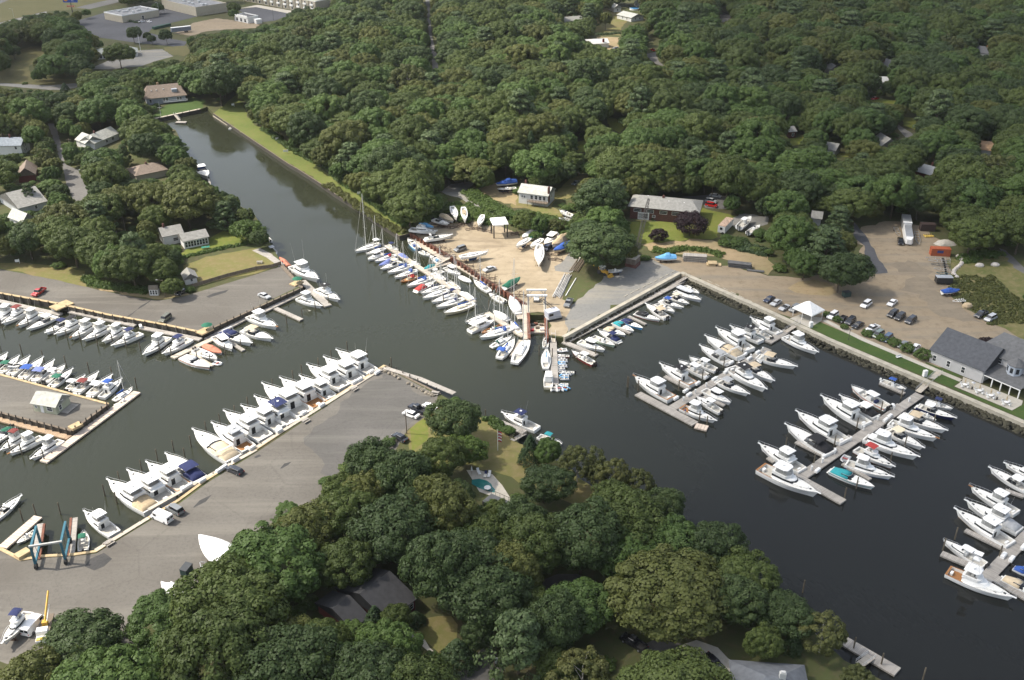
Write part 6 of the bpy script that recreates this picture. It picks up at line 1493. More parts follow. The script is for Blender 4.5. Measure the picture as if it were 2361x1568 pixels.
for x in(0,Wd):MB().box(x-.45,x+.45,ye,.0,-3.4,.35).build('channel_beam',m_rust,r_)
for x in(0,Wd):MB().box(x-.5,x+.5,.003,y2+2,-.2,.1).build('runway',m_cconc,r_)
r_=thing('work_barge','small cluttered work barge floating in the railway slip','barge',P(6,230,1455,-1.2),rz)
MB().box(-2.6,2.6,-3.2,2.6,-.9,.1).build('barge_deck',m_plank2,r_)
for x,y,m_ in((-1.6,-2.2,carpaint('red')),(.2,-.6,m_tim),(1.4,1.4,m_tim),(-1.2,1.2,m_black),(1.5,-1.8,m_white),(-.3,1.9,m_rust)):MB().box(x-.6,x+.6,y-.45,y+.45,.1,.7).build('deck_gear',m_,r_)
p=P(6,225,1205);r_=thing('winch_carriage','white winch carriage on dark wheels between the gantries','winch',p,rz)
MB().box(-.8,.8,-1.4,1.4,.5,1.1).build('carriage',m_white,r_);MB().box(-.6,.6,-.5,.5,1.1,1.8).build('motor',m_white,r_);MB().box(-.95,.95,-1.3,-.6,0,.5).box(-.95,.95,.6,1.3,0,.5).build('bogie',m_black,r_)
# small grey crane by the slip
p=P(6,378,1370);r_=thing('crawler_crane','grey cabin crane with lattice boom beside the slip','crane',p,R(25))
MB().box(-2.2,2.2,-1.5,1.5,.3,.9).build('undercarriage',M('crane_base',(.5,.5,.5),.7,var=.2),r_)
for sg in(1,-1):MB().box(-2.4,2.4,sg*1.35-.3,sg*1.35+.3,0,.62).build('track',m_black,r_)
fixn(MB().wedge([(-2.2,1.0),(-2.4,2.9),(1.6,3.2),(2.2,1.0)],-1.4,1.4).build('cabin',M('crane_grey',(.42,.44,.5),.5,var=.1),r_));MB().box(-2.0,-.6,-1.44,1.44,1.7,2.5).build('window',m_glass,r_)
def lattice(name,a,b,w,mat,parent,n=10,r=.06):
    a,b=Vector(a),Vector(b);dd=(b-a).normalized();u=dd.orthogonal().normalized();v=dd.cross(u);mb=MB();C4=[(1,1),(1,-1),(-1,-1),(-1,1)]
    def pt(f,k):
        ww=w*(.45+.55*min(1,f*4,(1-f)*4));return a+(b-a)*f+u*(C4[k][0]*ww)+v*(C4[k][1]*ww)
    for k in range(4):
        mb.tube([pt(i/n,k)for i in range(n+1)],r,4)
        for i in range(n):mb.tube([pt(i/n,k),pt((i+1)/n,(k+1)%4)],r*.6,3)
    return mb.build(name,mat,parent)
m_dsteel=M('dark_steel',(.06,.055,.05),.7,var=.3)
tip=P(6,262,1185,5.5)-p;tip.rotate(Matrix.Rotation(-R(25),3,'Z'));lattice('lattice_boom',(1.5,0,2.2),tip,.35,m_dsteel,r_)
# old crane under the oak
p=P(6,1112,880);r_=thing('derrick_crane','old crane with long lattice boom and planked cab under the oak','crane',p,R(60))
MB().box(-2.0,2.0,-2.0,2.0,.0,1.2).build('crane_base',M('crane_red_brown',(.12,.05,.04),.8,var=.4),r_);MB().box(-2.1,2.1,-1.7,1.7,1.2,3.2).build('cab',M('crane_cab',(.16,.13,.11),.8,var=.35),r_);MB().box(-2.2,2.2,-1.8,1.8,3.203,3.35).build('cab_roof',m_plank2,r_)
foot=p+Vector((1.0,2.2,1.5));far=foot+Vector((2.0,9.0,0));zt=hgt(far,T(6,0,262)[1]);u=(T(6,1262,262)[0]-1180.5)/FPX;far=Vector((u*(far.y*CP+(CAM_H-zt)*SP),far.y,zt))
inv=Matrix.Rotation(-R(60),3,'Z');lattice('lattice_boom',inv@(foot-p),inv@(far-p),.55,m_dsteel,r_,18,.075)
MB().tube([inv@Vector((0,0,3.3)),inv@(far-p)],.03,3).build('hoist_cable',m_dsteel,r_)
# canopy frame (old lift with white awning)
A0,B0=P(5,2195,630),P(5,2318,620);rz,Wd=frame(A0,B0);r_=thing('canopy_frame','steel lift frame under a white square awning','canopy',A0,rz);zt=hgt(A0,T(5,0,500)[1])
mb=MB()
for x in(0,Wd):
    for y in(0,5):mb.box(x-.2,x+.2,y-.2,y+.2,0,zt-.3)
mb.build('frame_post',m_dsteel,r_);fixn(MB().loft([[(-.4,-.5,zt-.3),(Wd+.4,-.5,zt-.3),(Wd+.4,5.8,zt-.3),(-.4,5.8,zt-.3)],[(-.3,-.3,zt),(Wd+.3,-.3,zt),(Wd+.3,5.6,zt+.3),(-.3,5.6,zt+.3)]]).build('awning',canvas('white'),r_))
# boat cradles and scrap along the steel wall
m_scr=M('scrap_steel',(.14,.1,.075),.85,var=.5,scale=1.5)
def scrap(label,t,x,y,w,dpt,n,seed):
    rs=random.Random(seed);p=P(t,x,y);r_=thing('boat_cradle',label,'boat cradle',p,rs.uniform(-.4,.4),'rusty boat cradles round the yard');mb=MB()
    for i in range(n):
        a=Vector((rs.uniform(-w,w),rs.uniform(-dpt,dpt),rs.uniform(.05,.9)));b=a+Vector((rs.gauss(0,1.2),rs.gauss(0,.7),rs.gauss(0,.5)));b.z=max(.05,b.z);mb.tube([a,b],rs.uniform(.04,.09),4)
    for sg in(1,-1):mb.box(-w,w,sg*dpt*.6-.08,sg*dpt*.6+.08,0,.16)
    for f in(-1,0,1):mb.box(f*w-.08,f*w+.08,-dpt*.58,dpt*.58,.165,.3);mb.tube([(f*w,dpt*.6,.2),(f*w,dpt*.7,1.5)],.06,4);mb.tube([(f*w,-dpt*.6,.2),(f*w,-dpt*.7,1.5)],.06,4)
    mb.build('frame',m_scr,r_)
for i,(x,y)in enumerate(((1640,660),(1700,715),(1745,760),(1790,800),(1890,850),(1950,890),(2010,930),(2070,970),(2150,1000),(2200,1050))):scrap(f'{ordn(i)} rusty cradle from the top of the steel wall',5,x,y,2.0,.9,9,i)
for i,(x,y,lb)in enumerate(((1680,530,'rusty cradle heap behind the cabin cruiser ashore'),(1770,530,'rusty cradle heap in front of the cuddy boats'),(1850,525,'low rusty frame before the white hull'),(1920,505,'rusty frame before the teak-decked hull'),(1995,545,'square rusty frame in open sand'),(2110,560,'rusty frames beside the awning'))):scrap(lb,5,x,y,2.6,1.3,14,50+i)
for i,(x,y,lb)in enumerate(((45,590,'rusty scrap beside the green-tarped boat'),(360,780,'rusty scrap below the dark van'),(400,830,'flat rusty trailer frame near the drive'),(65,1160,'scrap heap at the end of the steel wall'))):scrap(lb,6,x,y,2.4,1.2,12,70+i)
# pole bundles, stacked docks
def bundle(label,t,x0,y0,x1,y1,n,w,mat,r=.13,name='pole_stack',levels=2):
    a,b=P(t,x0,y0),P(t,x1,y1);rz,l=frame(a,b);r_=thing(name,label,'stack',a,rz)
    for lv in range(levels):
        for i in range(n-lv):
            dx=random.uniform(0,l*.12);MB().tube([(dx,-w/2+w*(i+lv*.5)/max(1,n-1),.15+lv*.25),(l-random.uniform(0,l*.12),-w/2+w*(i+lv*.5)/max(1,n-1)+random.gauss(0,.1),.15+lv*.25)],r,5).build('pole',mat,r_)
bundle('long stack of grey spars and masts by the drive',6,405,1190,520,960,7,2.8,M('spar_grey',(.45,.44,.42),.6,var=.3))
bundle('brown timbers stacked under the oak',6,560,950,650,820,6,3.0,m_tim)
bundle('single white spar lying on the grass',6,490,1170,598,985,1,.1,m_white,.16,'spar',1);bundle('long white pole beside the steep drive',6,552,945,648,775,1,.1,m_white,.16,'spar',1)
def slabs(label,t,x0,y0,x1,y1,dpt,n,mat,name='stacked_dock'):
    a,b=P(t,x0,y0),P(t,x1,y1);rz,l=frame(a,b);r_=thing(name,label,'dock sections',a,rz)
    for k in range(n):
        dx=random.uniform(-.4,.4);o=MB().box(dx,l+dx,0,dpt,.2+k*.62,.2+k*.62+.2).box(dx+.1,l+dx-.1,.1,dpt-.1,k*.62,.198+k*.62).build('dock_section',mat,r_)
slabs('tall stack of weathered dock sections below the lawn',6,1570,845,1788,858,2.6,4,m_plank);slabs('low stack of new tan timber frames',6,1805,888,1890,892,2.6,2,m_yel);slabs('small tan frame next to the timber stack',6,1895,890,1930,892,2.2,1,m_yel)
slabs('dark long stack of dock sections on the bank',6,1985,895,2200,920,2.4,3,M('dark_planks',(.11,.11,.11),.9,var=.3));slabs('dark beam with white floats on the bank',6,2170,935,2330,950,1.2,1,M('dark_planks',(.11,.11,.11),.9,var=.3))
# ================================================================== TRAILERS, CONTAINERS
def boxy(name,label,cat,t,x0,y0,x1,y1,dpt,z0,z1,mat,roof=None,wheels=True,win=0,g=None):
    a,b=P(t,x0,y0),P(t,x1,y1);rz,l=frame(a,b);r_=thing(name,label,cat,a,rz,g)
    MB().box(0,l,0,dpt,z0,z1).build('body',mat,r_);MB().box(-.05,l+.05,-.05,dpt+.05,z1+.003,z1+.1).build('roof',roof or mat,r_)
    rb=MB();n=int(l/.6)
    for i in range(n):rb.box(i*l/n+.05,i*l/n+.16,-.04,-.001,z0+.1,z1-.1)
    rb.build('ribbing',mat,r_)
    if win:MB().box(l*.3,l*.62,-.06,-.042,z0+(z1-z0)*.45,z1-.5).build('window',m_glass if win==1 else M('blue_panel',(.03,.04,.16),.5),r_)
    if wheels:
        for f in(.7,.8):
            for y in(.1,dpt-.1):MB().loft([[(l*f+.45*math.cos(q),y+yy,.45+.45*math.sin(q))for q in np.linspace(0,6.283,11)[:-1]]for yy in(-.12,.12)]).build('wheel',m_tire,r_)
    return r_,l
r_,l_=boxy('semi_trailer','long grey semi-trailer with pale roof at the dirt lot','trailer',0,1588,315,1768,295,2.5,1.1,3.9,M('trailer_grey',(.17,.19,.23),.6,var=.1),m_white)
boxy('site_container','white container box beside the small garage','container',1,5,222,58,215,4,0,2.9,m_white,wheels=False)
boxy('shipping_container','rust-orange container with a blue panel','container',7,1500,792,1678,800,2.5,0,2.6,M('container_orange',(.36,.085,.03),.7,var=.2),wheels=False,win=2)
boxy('shed_container','dark brown container under the trees','container',7,1405,565,1540,570,2.5,0,2.6,M('container_brown',(.05,.03,.025),.8),wheels=False)
boxy('waste_skip','long green skip by the parking lot kerb','skip',0,1425,275,1580,240,2.3,.2,1.7,M('skip_green',(.015,.06,.04),.7),wheels=False)
boxy('house_trailer','white office trailer with rust-streaked roof on the lawn','trailer',6,1893,585,1960,598,9.5,.5,3.1,s_white,M('rust_streak_roof',(.42,.3,.22),.8,var=.5,scale=1.5),win=1)
A0,B0=P(7,1295,700),P(7,1260,490);rz,l=frame(A0,B0);r_=thing('long_trailer','long white boat trailer house standing in the lot','trailer',A0,rz)
fixn(MB().loft([[(0,-.9,.6),(0,.9,.6),(0,.7,2.4),(0,-.7,2.4)],[(1.5,-1.5,.6),(1.5,1.5,.6),(1.5,1.3,3.0),(1.5,-1.3,3.0)],[(l*.6,-1.5,.6),(l*.6,1.5,.6),(l*.6,1.3,3.1),(l*.6,-1.3,3.1)]]).build('body',m_white,r_));fixn(MB().loft([[(1.5,-1.2,3.01),(1.5,1.2,3.01),(1.5,1.2,3.1),(1.5,-1.2,3.1)],[(l*.58,-1.2,3.11),(l*.58,1.2,3.11),(l*.58,1.2,3.2),(l*.58,-1.2,3.2)]]).build('roof',m_alu,r_))
MB().box(l*.602,l,-1.55,1.55,.6,3.5).build('rear_body',m_alu,r_)
MB().box(l*.602,l*.66,-1.56,1.56,3.503,3.62).build('roof_fairing',m_white,r_)
for f in(.3,.38,.75,.85):
    for sg in(1,-1):MB().loft([[(l*f+.45*math.cos(q),sg*1.35+yy,.45+.45*math.sin(q))for q in np.linspace(0,6.283,11)[:-1]]for yy in(-.12,.12)]).build('wheel',m_tire,r_)
boxy('horse_trailer','silver and black box trailer by the blue-covered boat','trailer',7,1550,1060,1698,1062,2.3,.6,2.5,M('trailer_black',(.03,.03,.03),.5),m_alu)
def boat_trailer(label,t,x0,y0,x1,y1,mat):
    a,b=P(t,x0,y0),P(t,x1,y1);rz,l=frame(a,b);r_=thing('boat_trailer',label,'trailer',a,rz,'empty boat trailers in the lot')
    mb=MB()
    for sg in(1,-1):mb.tube([(0,sg*.1,.6),(l*.35,sg*.8,.6),(l,sg*.8,.6)],.08,4)
    for f in(.4,.6,.8,.98):mb.tube([(l*f,-.8,.6),(l*f,.8,.6)],.07,4);mb.tube([(l*f,.6,.6),(l*f,.6,1.1)],.05,4);mb.tube([(l*f,-.6,.6),(l*f,-.6,1.1)],.05,4)
    mb.build('frame',mat,r_)
    for sg in(1,-1):MB().loft([[(l*.72+.35*math.cos(q),sg*.95+yy,.35+.35*math.sin(q))for q in np.linspace(0,6.283,11)[:-1]]for yy in(-.1,.1)]).build('wheel',m_tire,r_)
for i,(y,m_)in enumerate(((825,m_alu),(850,m_alu),(885,M('trailer_dark',(.05,.06,.07),.6)),(925,m_alu),(965,M('trailer_teal',(.03,.12,.14),.6)))):boat_trailer(f'{ordn(i)} empty boat trailer below the orange container',7,1450+25*i,y-5,1680,y+15,m_)
boat_trailer('galvanised trailer beside the long white trailer',7,1390,700,1365,580,m_alu);boat_trailer('grey trailer behind the black pickup',7,1210,620,1175,545,m_alu);boat_trailer('white trailer frame on the slope edge',7,1700,1225,1810,1215,m_white);boat_trailer('trailer nose under the quay trees',12,1850,500,1950,570,m_alu)
# bits of kit
p=P(12,1725,580);r_=thing('waste_bin','dark green wheeled rubbish bin at the tree edge','bin',p,R(70));MB().box(-1.1,1.1,-.8,.8,.15,1.5).build('body',M('bin_green',(.02,.045,.04),.6),r_);fixn(MB().wedge([(-1.15,1.503),(-1.15,1.6),(1.15,1.9),(1.15,1.503)],-.85,.85).build('lid',M('bin_lid',(.03,.035,.04),.5),r_))
p=P(7,720,1165);r_=thing('waste_bin','dark rubbish bin in the shade of the lot trees','bin',p,.3);MB().box(-1.2,1.2,-.8,.8,.1,1.6).build('body',M('bin_green',(.02,.045,.04),.6),r_);MB().box(-1.25,1.25,-.85,.85,1.603,1.7).build('lid',M('bin_lid',(.03,.035,.04),.5),r_)
p=P(7,1835,1265);r_=thing('covered_machine','round brown tarped hump at the slope foot','machine',p,.2);fixn(MB().loft([[(1.6*s_*math.cos(q),1.2*s_*math.sin(q),z)for q in np.linspace(0,6.283,13)[:-1]]for s_,z in((1,0),(1.05,.6),(.8,1.2),(.4,1.4))]).build('tarp',canvas('tan'),r_))
p=P(7,1480,615);r_=thing('yellow_float','yellow and black raft of floats by the brown container','float',p,.1)
for i in range(5):MB().tube([(-1.4+i*.7,-.9,.35),(-1.4+i*.7,.9,.35)],.32,7).build('drum',carpaint('yellow'),r_)
MB().box(-1.8,1.8,-.15,.15,.68,.8).build('strap',m_black,r_)
p=P(7,1630,680);r_=thing('gravel_heap','pale heap of stones behind the orange container','heap',p);MB().loft([[(4*s_*math.cos(q)*random.uniform(.85,1.1),2.6*s_*math.sin(q)*random.uniform(.85,1.1),z)for q in np.linspace(0,6.283,17)[:-1]]for s_,z in((1,0),(.75,.7),(.4,1.3),(.1,1.5))]).build('heap_surface',g_conc,r_)
for i,(x,y)in enumerate(((1950,888),(2092,882))):
    p=P(7,x,y);o=MB().loft([[(1.5*s_*math.cos(q)*random.uniform(.9,1.1),1.0*s_*math.sin(q)*random.uniform(.9,1.1),z)for q in np.linspace(0,6.283,10)[:-1]]for s_,z in((1,-.1),(1.05,.5),(.7,1.0),(.2,1.15))]).build('boulder',M('pale_boulder',(.5,.46,.42),.9,var=.2));o.location=p;tag(o,('pale boulder on the slope nearer the lot','tan boulder on the slope beside the road')[i],'boulder','boulders on the grassy slope')
for i in range(13):
    p=P(7,1750+40*math.sin(i*.5),800+i*16);o=MB().loft([[(.8*s_*math.cos(q)*random.uniform(.8,1.1),.7*s_*math.sin(q)*random.uniform(.8,1.1),z)for q in np.linspace(0,6.283,8)[:-1]]for s_,z in((1,-.1),(1,.4),(.5,.8))]).build('edge_stone',M('pale_boulder',(.5,.46,.42),.9,var=.2));o.location=p;tag(o,f'{ordn(i)} pale edging stone down the side of the lot','stone','pale stones along the lot edge')
# wheel stops
for i in range(9):
    a,b=P(6,1035+54*i,1170-27.3*i),P(6,1065+54*i,1152-27*i);rz,l=frame(a,b);o=MB().box(0,2.2,-.12,.12,0,.16).build('wheel_stop',m_cconc);o.location=a;o.rotation_euler.z=rz;tag(o,f'{ordn(i)} concrete wheel stop along the gravel road','wheel stop','wheel stops by the gravel road')
for i in range(8):
    a,b=P(6,1800+73*i,1020+35*i),P(6,1845+73*i,1042+35*i);rz,l=frame(a,b);o=MB().box(0,2.2,-.12,.12,0,.16).build('wheel_stop',m_cconc);o.location=a;o.rotation_euler.z=rz;tag(o,f'{ordn(i)} wheel stop from the corner along the seawall','wheel stop','wheel stops by the seawall')
# tent
A0,B0=P(7,228,1345),P(7,392,1415);rz,Wd=frame(A0,B0);Dp=(P(7,485,1360)-B0).length;r_=thing('marquee','white pyramid-roofed tent on the seawall terrace','tent',A0,rz)
e=.35;fixn(MB().loft([[(-e,-e,2.5),(Wd+e,-e,2.5),(Wd+e,Dp+e,2.5),(-e,Dp+e,2.5)],[(-e,-e,2.85),(Wd+e,-e,2.85),(Wd+e,Dp+e,2.85),(-e,Dp+e,2.85)],[(Wd/2-.1,Dp/2-.1,5.4),(Wd/2+.1,Dp/2-.1,5.4),(Wd/2+.1,Dp/2+.1,5.4),(Wd/2-.1,Dp/2+.1,5.4)]],False).build('tent_roof',canvas('white'),r_))
for x in(0,Wd/2,Wd):
    for y in(0,Dp):MB().box(x-.06,x+.06,y-.06,y+.06,0,2.52).build('tent_pole',m_white,r_)
# umbrellas, tables
def umbrella(label,t,x,y,col,open_=True,h=2.5,r=1.7):
    p=P(t,x,y);r_=thing('parasol',label,'parasol',p)
    MB().tube([(0,0,0),(0,0,h)],.04,5).build('pole',m_tim,r_)
    if open_:fixn(MB().loft([[(r*s_*math.cos(q),r*s_*math.sin(q),z)for q in np.linspace(0,6.283,9)[:-1]]for s_,z in((1,h-.6),(.5,h-.2),(.03,h))],False).build('canopy',canvas(col),r_))
    else:MB().loft([[(.2*s_*math.cos(q),.2*s_*math.sin(q),z)for q in np.linspace(0,6.283,7)[:-1]]for s_,z in((.9,h-1.4),(1,h-1.0),(.2,h))]).build('canopy',canvas(col),r_)
umbrella('green umbrella at the corner deck of the timber quay',4,1915,1480,'green');umbrella('green umbrella at the canal mouth corner',5,385,1050,'green')
for i,(x,y,lb)in enumerate(((1812,420,'closed tan umbrella first from the porch end'),(1945,475,'second closed tan umbrella along the porch'),(2048,520,'third closed tan umbrella along the porch'),(2192,585,'last closed tan umbrella along the porch'))):umbrella(lb,11,x,y,'tan',False)
def deckbox(label,t,x,y,w,mat,z=.45,name='corner_deck'):
    p=P(t,x,y);r_=thing(name,label,'deck',p,angQ);MB().box(-w,w,-w*.7,w*.7,.05,z).build('deck_boards',mat,r_);return r_
deckbox('tan timber corner deck under the green umbrella',4,1890,1490,2.2,m_yel);deckbox('tan timber deck at the canal mouth corner',5,375,1050,2.0,m_yel);deckbox('tan stair deck half way along the timber quay',4,570,1255,3.0,m_yel);deckbox('tan steps deck beside the travel lift',12,215,420,1.4,m_yel,.9);deckbox('orange-tan steps deck at the office pier end',8,700,805,1.5,m_yel,.7)
def table(label,t,x,y,mat,rz=0.,chairs=True):
    p=P(t,x,y);r_=thing('garden_table',label,'table',p,rz,'white tables on the clubhouse porch');MB().prism([(.6*math.cos(q),.6*math.sin(q))for q in np.linspace(0,6.283,11)[:-1]],.7,.76).build('tabletop',mat,r_);MB().tube([(0,0,0),(0,0,.7)],.06,5).build('leg',mat,r_)
for i,(x,y)in enumerate(((1812,430),(1945,485),(2048,530),(2192,592))):
    table(f'{ordn(i)} round white table from the porch end',11,x,y,m_white)
    for k in range(4):
        q=k*1.57+.5;p=P(11,x,y)+Vector((1.05*math.cos(q),1.05*math.sin(q),0));c_=thing('garden_chair',f'{("first", "second", "third", "fourth")[k]} white chair around the {ordn(i)} porch table','chair',p,q,'white chairs on the clubhouse porch')
        MB().box(-.28,.28,-.28,.28,.38,.45).build('seat',m_white,c_);MB().box(.22,.3,-.28,.28,.452,.95).build('backrest',m_white,c_);lg=MB()
        for sx in(-.25,.25):
            for sy in(-.25,.25):MB().box(sx-.03,sx+.03,sy-.03,sy+.03,0,.379).build('leg',m_white,c_)
def picnic(label,t,x,y,rz):
    p=P(t,x,y);r_=thing('picnic_table',label,'picnic table',p,rz,'grey picnic tables on the quay');MB().box(-1.0,1.0,-.4,.4,.7,.77).build('tabletop',m_plank,r_)
    for sg in(1,-1):MB().box(-1.0,1.0,sg*.75-.14,sg*.75+.14,.42,.47).build('bench',m_plank,r_)
    for x_ in(-.7,.7):fixn(MB().wedge([(x_-.04,0),(x_+.04,0),(x_+.04,.7),(x_-.04,.7)],-.7,.7,lambda z:z*.5).build('leg',m_plank,r_))
picnic('grey picnic table by the slate-topped cruiser',9,455,755,angQ);picnic('grey picnic table near the red flag',9,905,460,angQ);picnic('picnic table beside the point boardwalk',9,1655,500,angQ+1.9);picnic('picnic table with tan top near the launch',12,1005,315,angQ);picnic('picnic table on the dry lawn shore',5,35,860,.1)
# pool
keep_open(TL(9,2010,1210,2170,1240,2330,1450,2340,1500,2200,1440,2090,1390,2020,1300))
pts=rough_edge([G(q)for q in TL(9,1990,1290,2060,1282,2130,1300,2170,1330,2180,1355,2205,1380,2200,1410,2140,1395,2060,1370,1990,1330)],3,.0)
o=tess('pool_water',pts,LAYER[0]+.004,M('pool_water',(.03,.17,.16),.08,var=.15));o['kind']='structure'
p=P(9,2220,1465);r_=thing('pool_deck','grey raised timber deck beside the garden pool','deck',p,R(-35));MB().box(-1.5,7,-3.5,0,.1,.9).build('deck_boards',M('grey_deck',(.12,.125,.13),.8,var=.2),r_)
mb=MB()
for i in range(8):mb.tube([(-1.5+i*1.2,0,.9),(-1.5+i*1.2,0,1.9)],.04,4)
mb.tube([(-1.5,0,1.9),(7,0,1.9)],.05,4);mb.build('railing',m_dsteel,r_)
p=P(9,2135,1385);r_=thing('garden_table','round white table with blue trim at the pool','table',p+Vector((0,0,.03)),0);MB().prism([(.8*math.cos(q),.8*math.sin(q))for q in np.linspace(0,6.283,11)[:-1]],.7,.78).build('tabletop',m_white,r_);MB().tube([(0,0,0),(0,0,.7)],.07,5).build('leg',m_white,r_)
for i,(x,y,lb)in enumerate(((2055,1228,'white pool lounger beside the closed parasol'),(2115,1255,'dark pool lounger in the middle'),(2150,1252,'white pool lounger at the patio edge'))):
    p=P(9,x,y);r_=thing('pool_lounger',lb,'lounger',p,R(80+30*(i==0)),'loungers by the pool');MB().box(-.9,.5,-.32,.32,.28,.36).build('seat',m_white if i!=1 else m_seat,r_);fixn(MB().wedge([(.5,.28),(1.0,.85),(.98,.92),(.45,.36)],-.32,.32).build('backrest',m_white if i!=1 else canvas('navy'),r_))
    for sx in(-.8,.4):
        for sy in(-.28,.28):MB().box(sx-.03,sx+.03,sy-.03,sy+.03,0,.279).build('leg',m_white,r_)
umbrella('closed white parasol at the pool',9,1990,1240,'white',False)
p=P(2,1128,90);r_=thing('round_pool','round blue above-ground pool behind the white house','pool',p);MB().prism([(3.6*math.cos(q),3.6*math.sin(q))for q in np.linspace(0,6.283,21)[:-1]],0,1.2).build('pool_wall',m_white,r_);MB().prism([(3.4*math.cos(q),3.4*math.sin(q))for q in np.linspace(0,6.283,21)[:-1]],1.203,1.23).build('water_surface',M('blue_pool',(.04,.28,.6),.1),r_)
p=P(4,1897,728);r_=thing('table_tennis_table','green table tennis table on the lawn','table',p,R(18));MB().box(-1.4,1.4,-.76,.76,.72,.77).build('tabletop',M('table_green',(.03,.19,.14),.5),r_);MB().box(-.015,.015,-.76,.76,.772,.92).build('net',m_white,r_)
for sx in(-1,1):
    for sy in(-.6,.6):MB().box(sx-.04,sx+.04,sy-.04,sy+.04,0,.72).build('leg',m_dsteel,r_)
# fence and hedge, poles
def fence(label,pts,h=1.5,mat=None):
    pts=[G(q)for q in pts];r_=thing('timber_fence',label,'fence',pts[0]);pm=mat or m_tim
    for i in range(len(pts)-1):
        a,b=pts[i],pts[i+1];rz,l=frame(a,b);n=max(1,int(l/2.6))
        o=MB().box(0,l,-.03,.03,.12,h).build('fence_panel',pm,r_);o.location=a-pts[0];o.rotation_euler.z=rz
        for k in range(n):
            q=MB().box(-.09,.09,-.09,.09,0,h+.15).build('post',pm,r_);q.location=a-pts[0]+(b-a)*(k/n);q.rotation_euler.z=rz
fence('weathered grey picket fence along the dry lawn',TL(4,1700,1110,1860,1062,2100,990,2361,925)+TL(5,150,905,235,875),1.4)
fence('white garden fence behind the restaurant trees',TL(2,545,112,620,112),1.6,m_white)
def pole(name,label,cat,t,x,y,ytop,r=.15,mat=None,arms=0,lamp=0,box=0):
    p=P(t,x,y);h=hgt(p,T(t,0,ytop)[1]);r_=thing(name,label,cat,p);MB().tube([(0,0,0),(0,0,h)],r,6,r*.7).build('pole',mat or m_tim,r_)
    for k in range(arms):MB().box(-1.2,1.2,-.08,.08,h-.8-k*.9,h-.65-k*.9).build('crossarm',m_tim,r_)
    if lamp:MB().tube([(0,0,h-.3),(lamp*.8,0,h),(lamp*1.8,0,h+.1)],.06,4).build('lamp_arm',mat or m_tim,r_);MB().box(lamp*1.8-.3,lamp*1.8+.3,-.15,.15,h,h+.15).build('lamp_head',m_alu,r_)
    if box:MB().tube([(.35,0,h-2.2),(.35,0,h-1.2)],.28,8).build('transformer',m_alu,r_)
    return r_,h
pole('utility_pole','tall utility pole beside the street between oaks','utility pole',4,812,182,0,arms=1,lamp=-1);pole('utility_pole','utility pole with two white lamps at the western edge','utility pole',0,165,1005,878,arms=1,box=1)
pole('utility_pole','pole at the tree edge of the asphalt quay','utility pole',9,1390,865,650);pole('utility_pole','thin pole beside the driveway of the brick house','utility pole',6,1838,270,65,.12);pole('utility_pole','pole with white transformer at the lower edge','utility pole',13,2200,1568,1325,box=1)
pole('utility_pole','pole by the white kiosk','utility pole',4,1525,1170,1015,lamp=-1,box=0);pole('utility_pole','pole on the canal street corner','utility pole',0,650,1370,1275,arms=1);pole('utility_pole','pole in front of the wooded lawn strip','utility pole',4,1158,570,410)
pole('street_lamp','curved lamp post at the highway field','lamp post',0,130,170,80,.1,m_alu,lamp=-1);pole('street_lamp','lamp post beside the restaurant','lamp post',0,1472,150,25,.1,m_alu,lamp=-.6);pole('street_lamp','lamp post on the lawn promenade','lamp post',7,742,1568,1470,.08,m_dsteel,lamp=.3);pole('street_lamp','thin lamp post in the hotel lot','lamp post',1,162,185,90,.09,m_dsteel,lamp=.4)
r_,h=pole('flag_pole','tall white flag mast at the visitor centre','flagpole',0,1303,502,322,.14,m_white);MB().box(-1.6,1.6,-.05,.05,h*.62,h*.62+.12).build('yardarm',m_white,r_)
r_,h=pole('flag_pole','white flagpole on the canal head lawn','flagpole',0,1485,1076,938,.1,m_white);MB().box(-1.0,1.0,-.05,.05,h*.6,h*.6+.1).build('yardarm',m_white,r_)
r_,h=pole('flag_pole','white flagpole with drooping striped flag on the point','flagpole',9,2230,1018,825,.08,m_white)
fz=h-.5;fr,fw,fb=MB(),MB(),MB()
for i in range(7):
    z0,z1=fz-3.0+i*.43,fz-3.0+(i+1)*.43;(fr if i%2==0 else fw).add([(.1,0,z0),(.55,.12,z0-.12),(.95,-.05,z0-.35),(.95,-.05,z1-.35),(.55,.12,z1-.12),(.1,0,z1)],[(0,1,4,5),(1,2,3,4)])
fl0=fr.build('flag',M('flag_red',(.4,.02,.03),.8),r_);fw.build('white_stripe',M('flag_white',(.75,.75,.75),.8),fl0);fb.add([(.1,.02,fz-1.4),(.5,.14,fz-1.5),(.5,.14,fz-.05),(.1,.02,fz+.02)],[(0,1,2,3)]).build('canton',M('flag_blue',(.02,.03,.15),.8),fl0)
p=P(0,690,215);h=hgt(p,T(0,0,22)[1]);r_=thing('pylon_sign','blue pylon sign with orange sun above the parking lot','sign',p)
MB().tube([(0,0,0),(0,0,h+4)],.35,6).build('pole',m_dsteel,r_);MB().box(-5,5,-.4,.4,h,h+4.5).build('sign_panel',M('sign_blue',(.02,.07,.36),.5),r_);MB().prism([(-2.9+1.5*math.cos(q),1.5*math.sin(q))for q in np.linspace(0,6.283,17)[:-1]],0,.1).build('sun_disc',M('sign_orange',(.75,.3,.02),.5),r_)
so_=r_.children[-1];so_.rotation_euler.x=math.pi/2;so_.location=(0,-.42,h+2.3)
letters('Comfort',1.5,m_white,r_,(1.7,-.46,h+2.7),(math.pi/2,0,0));letters('Inn',1.3,m_white,r_,(1.7,-.46,h+1.2),(math.pi/2,0,0));MB().box(-3.2,2.2,-.3,.3,h-3.2,h-2.0).build('lower_panel',M('sign_coral',(.5,.2,.12),.6),r_)
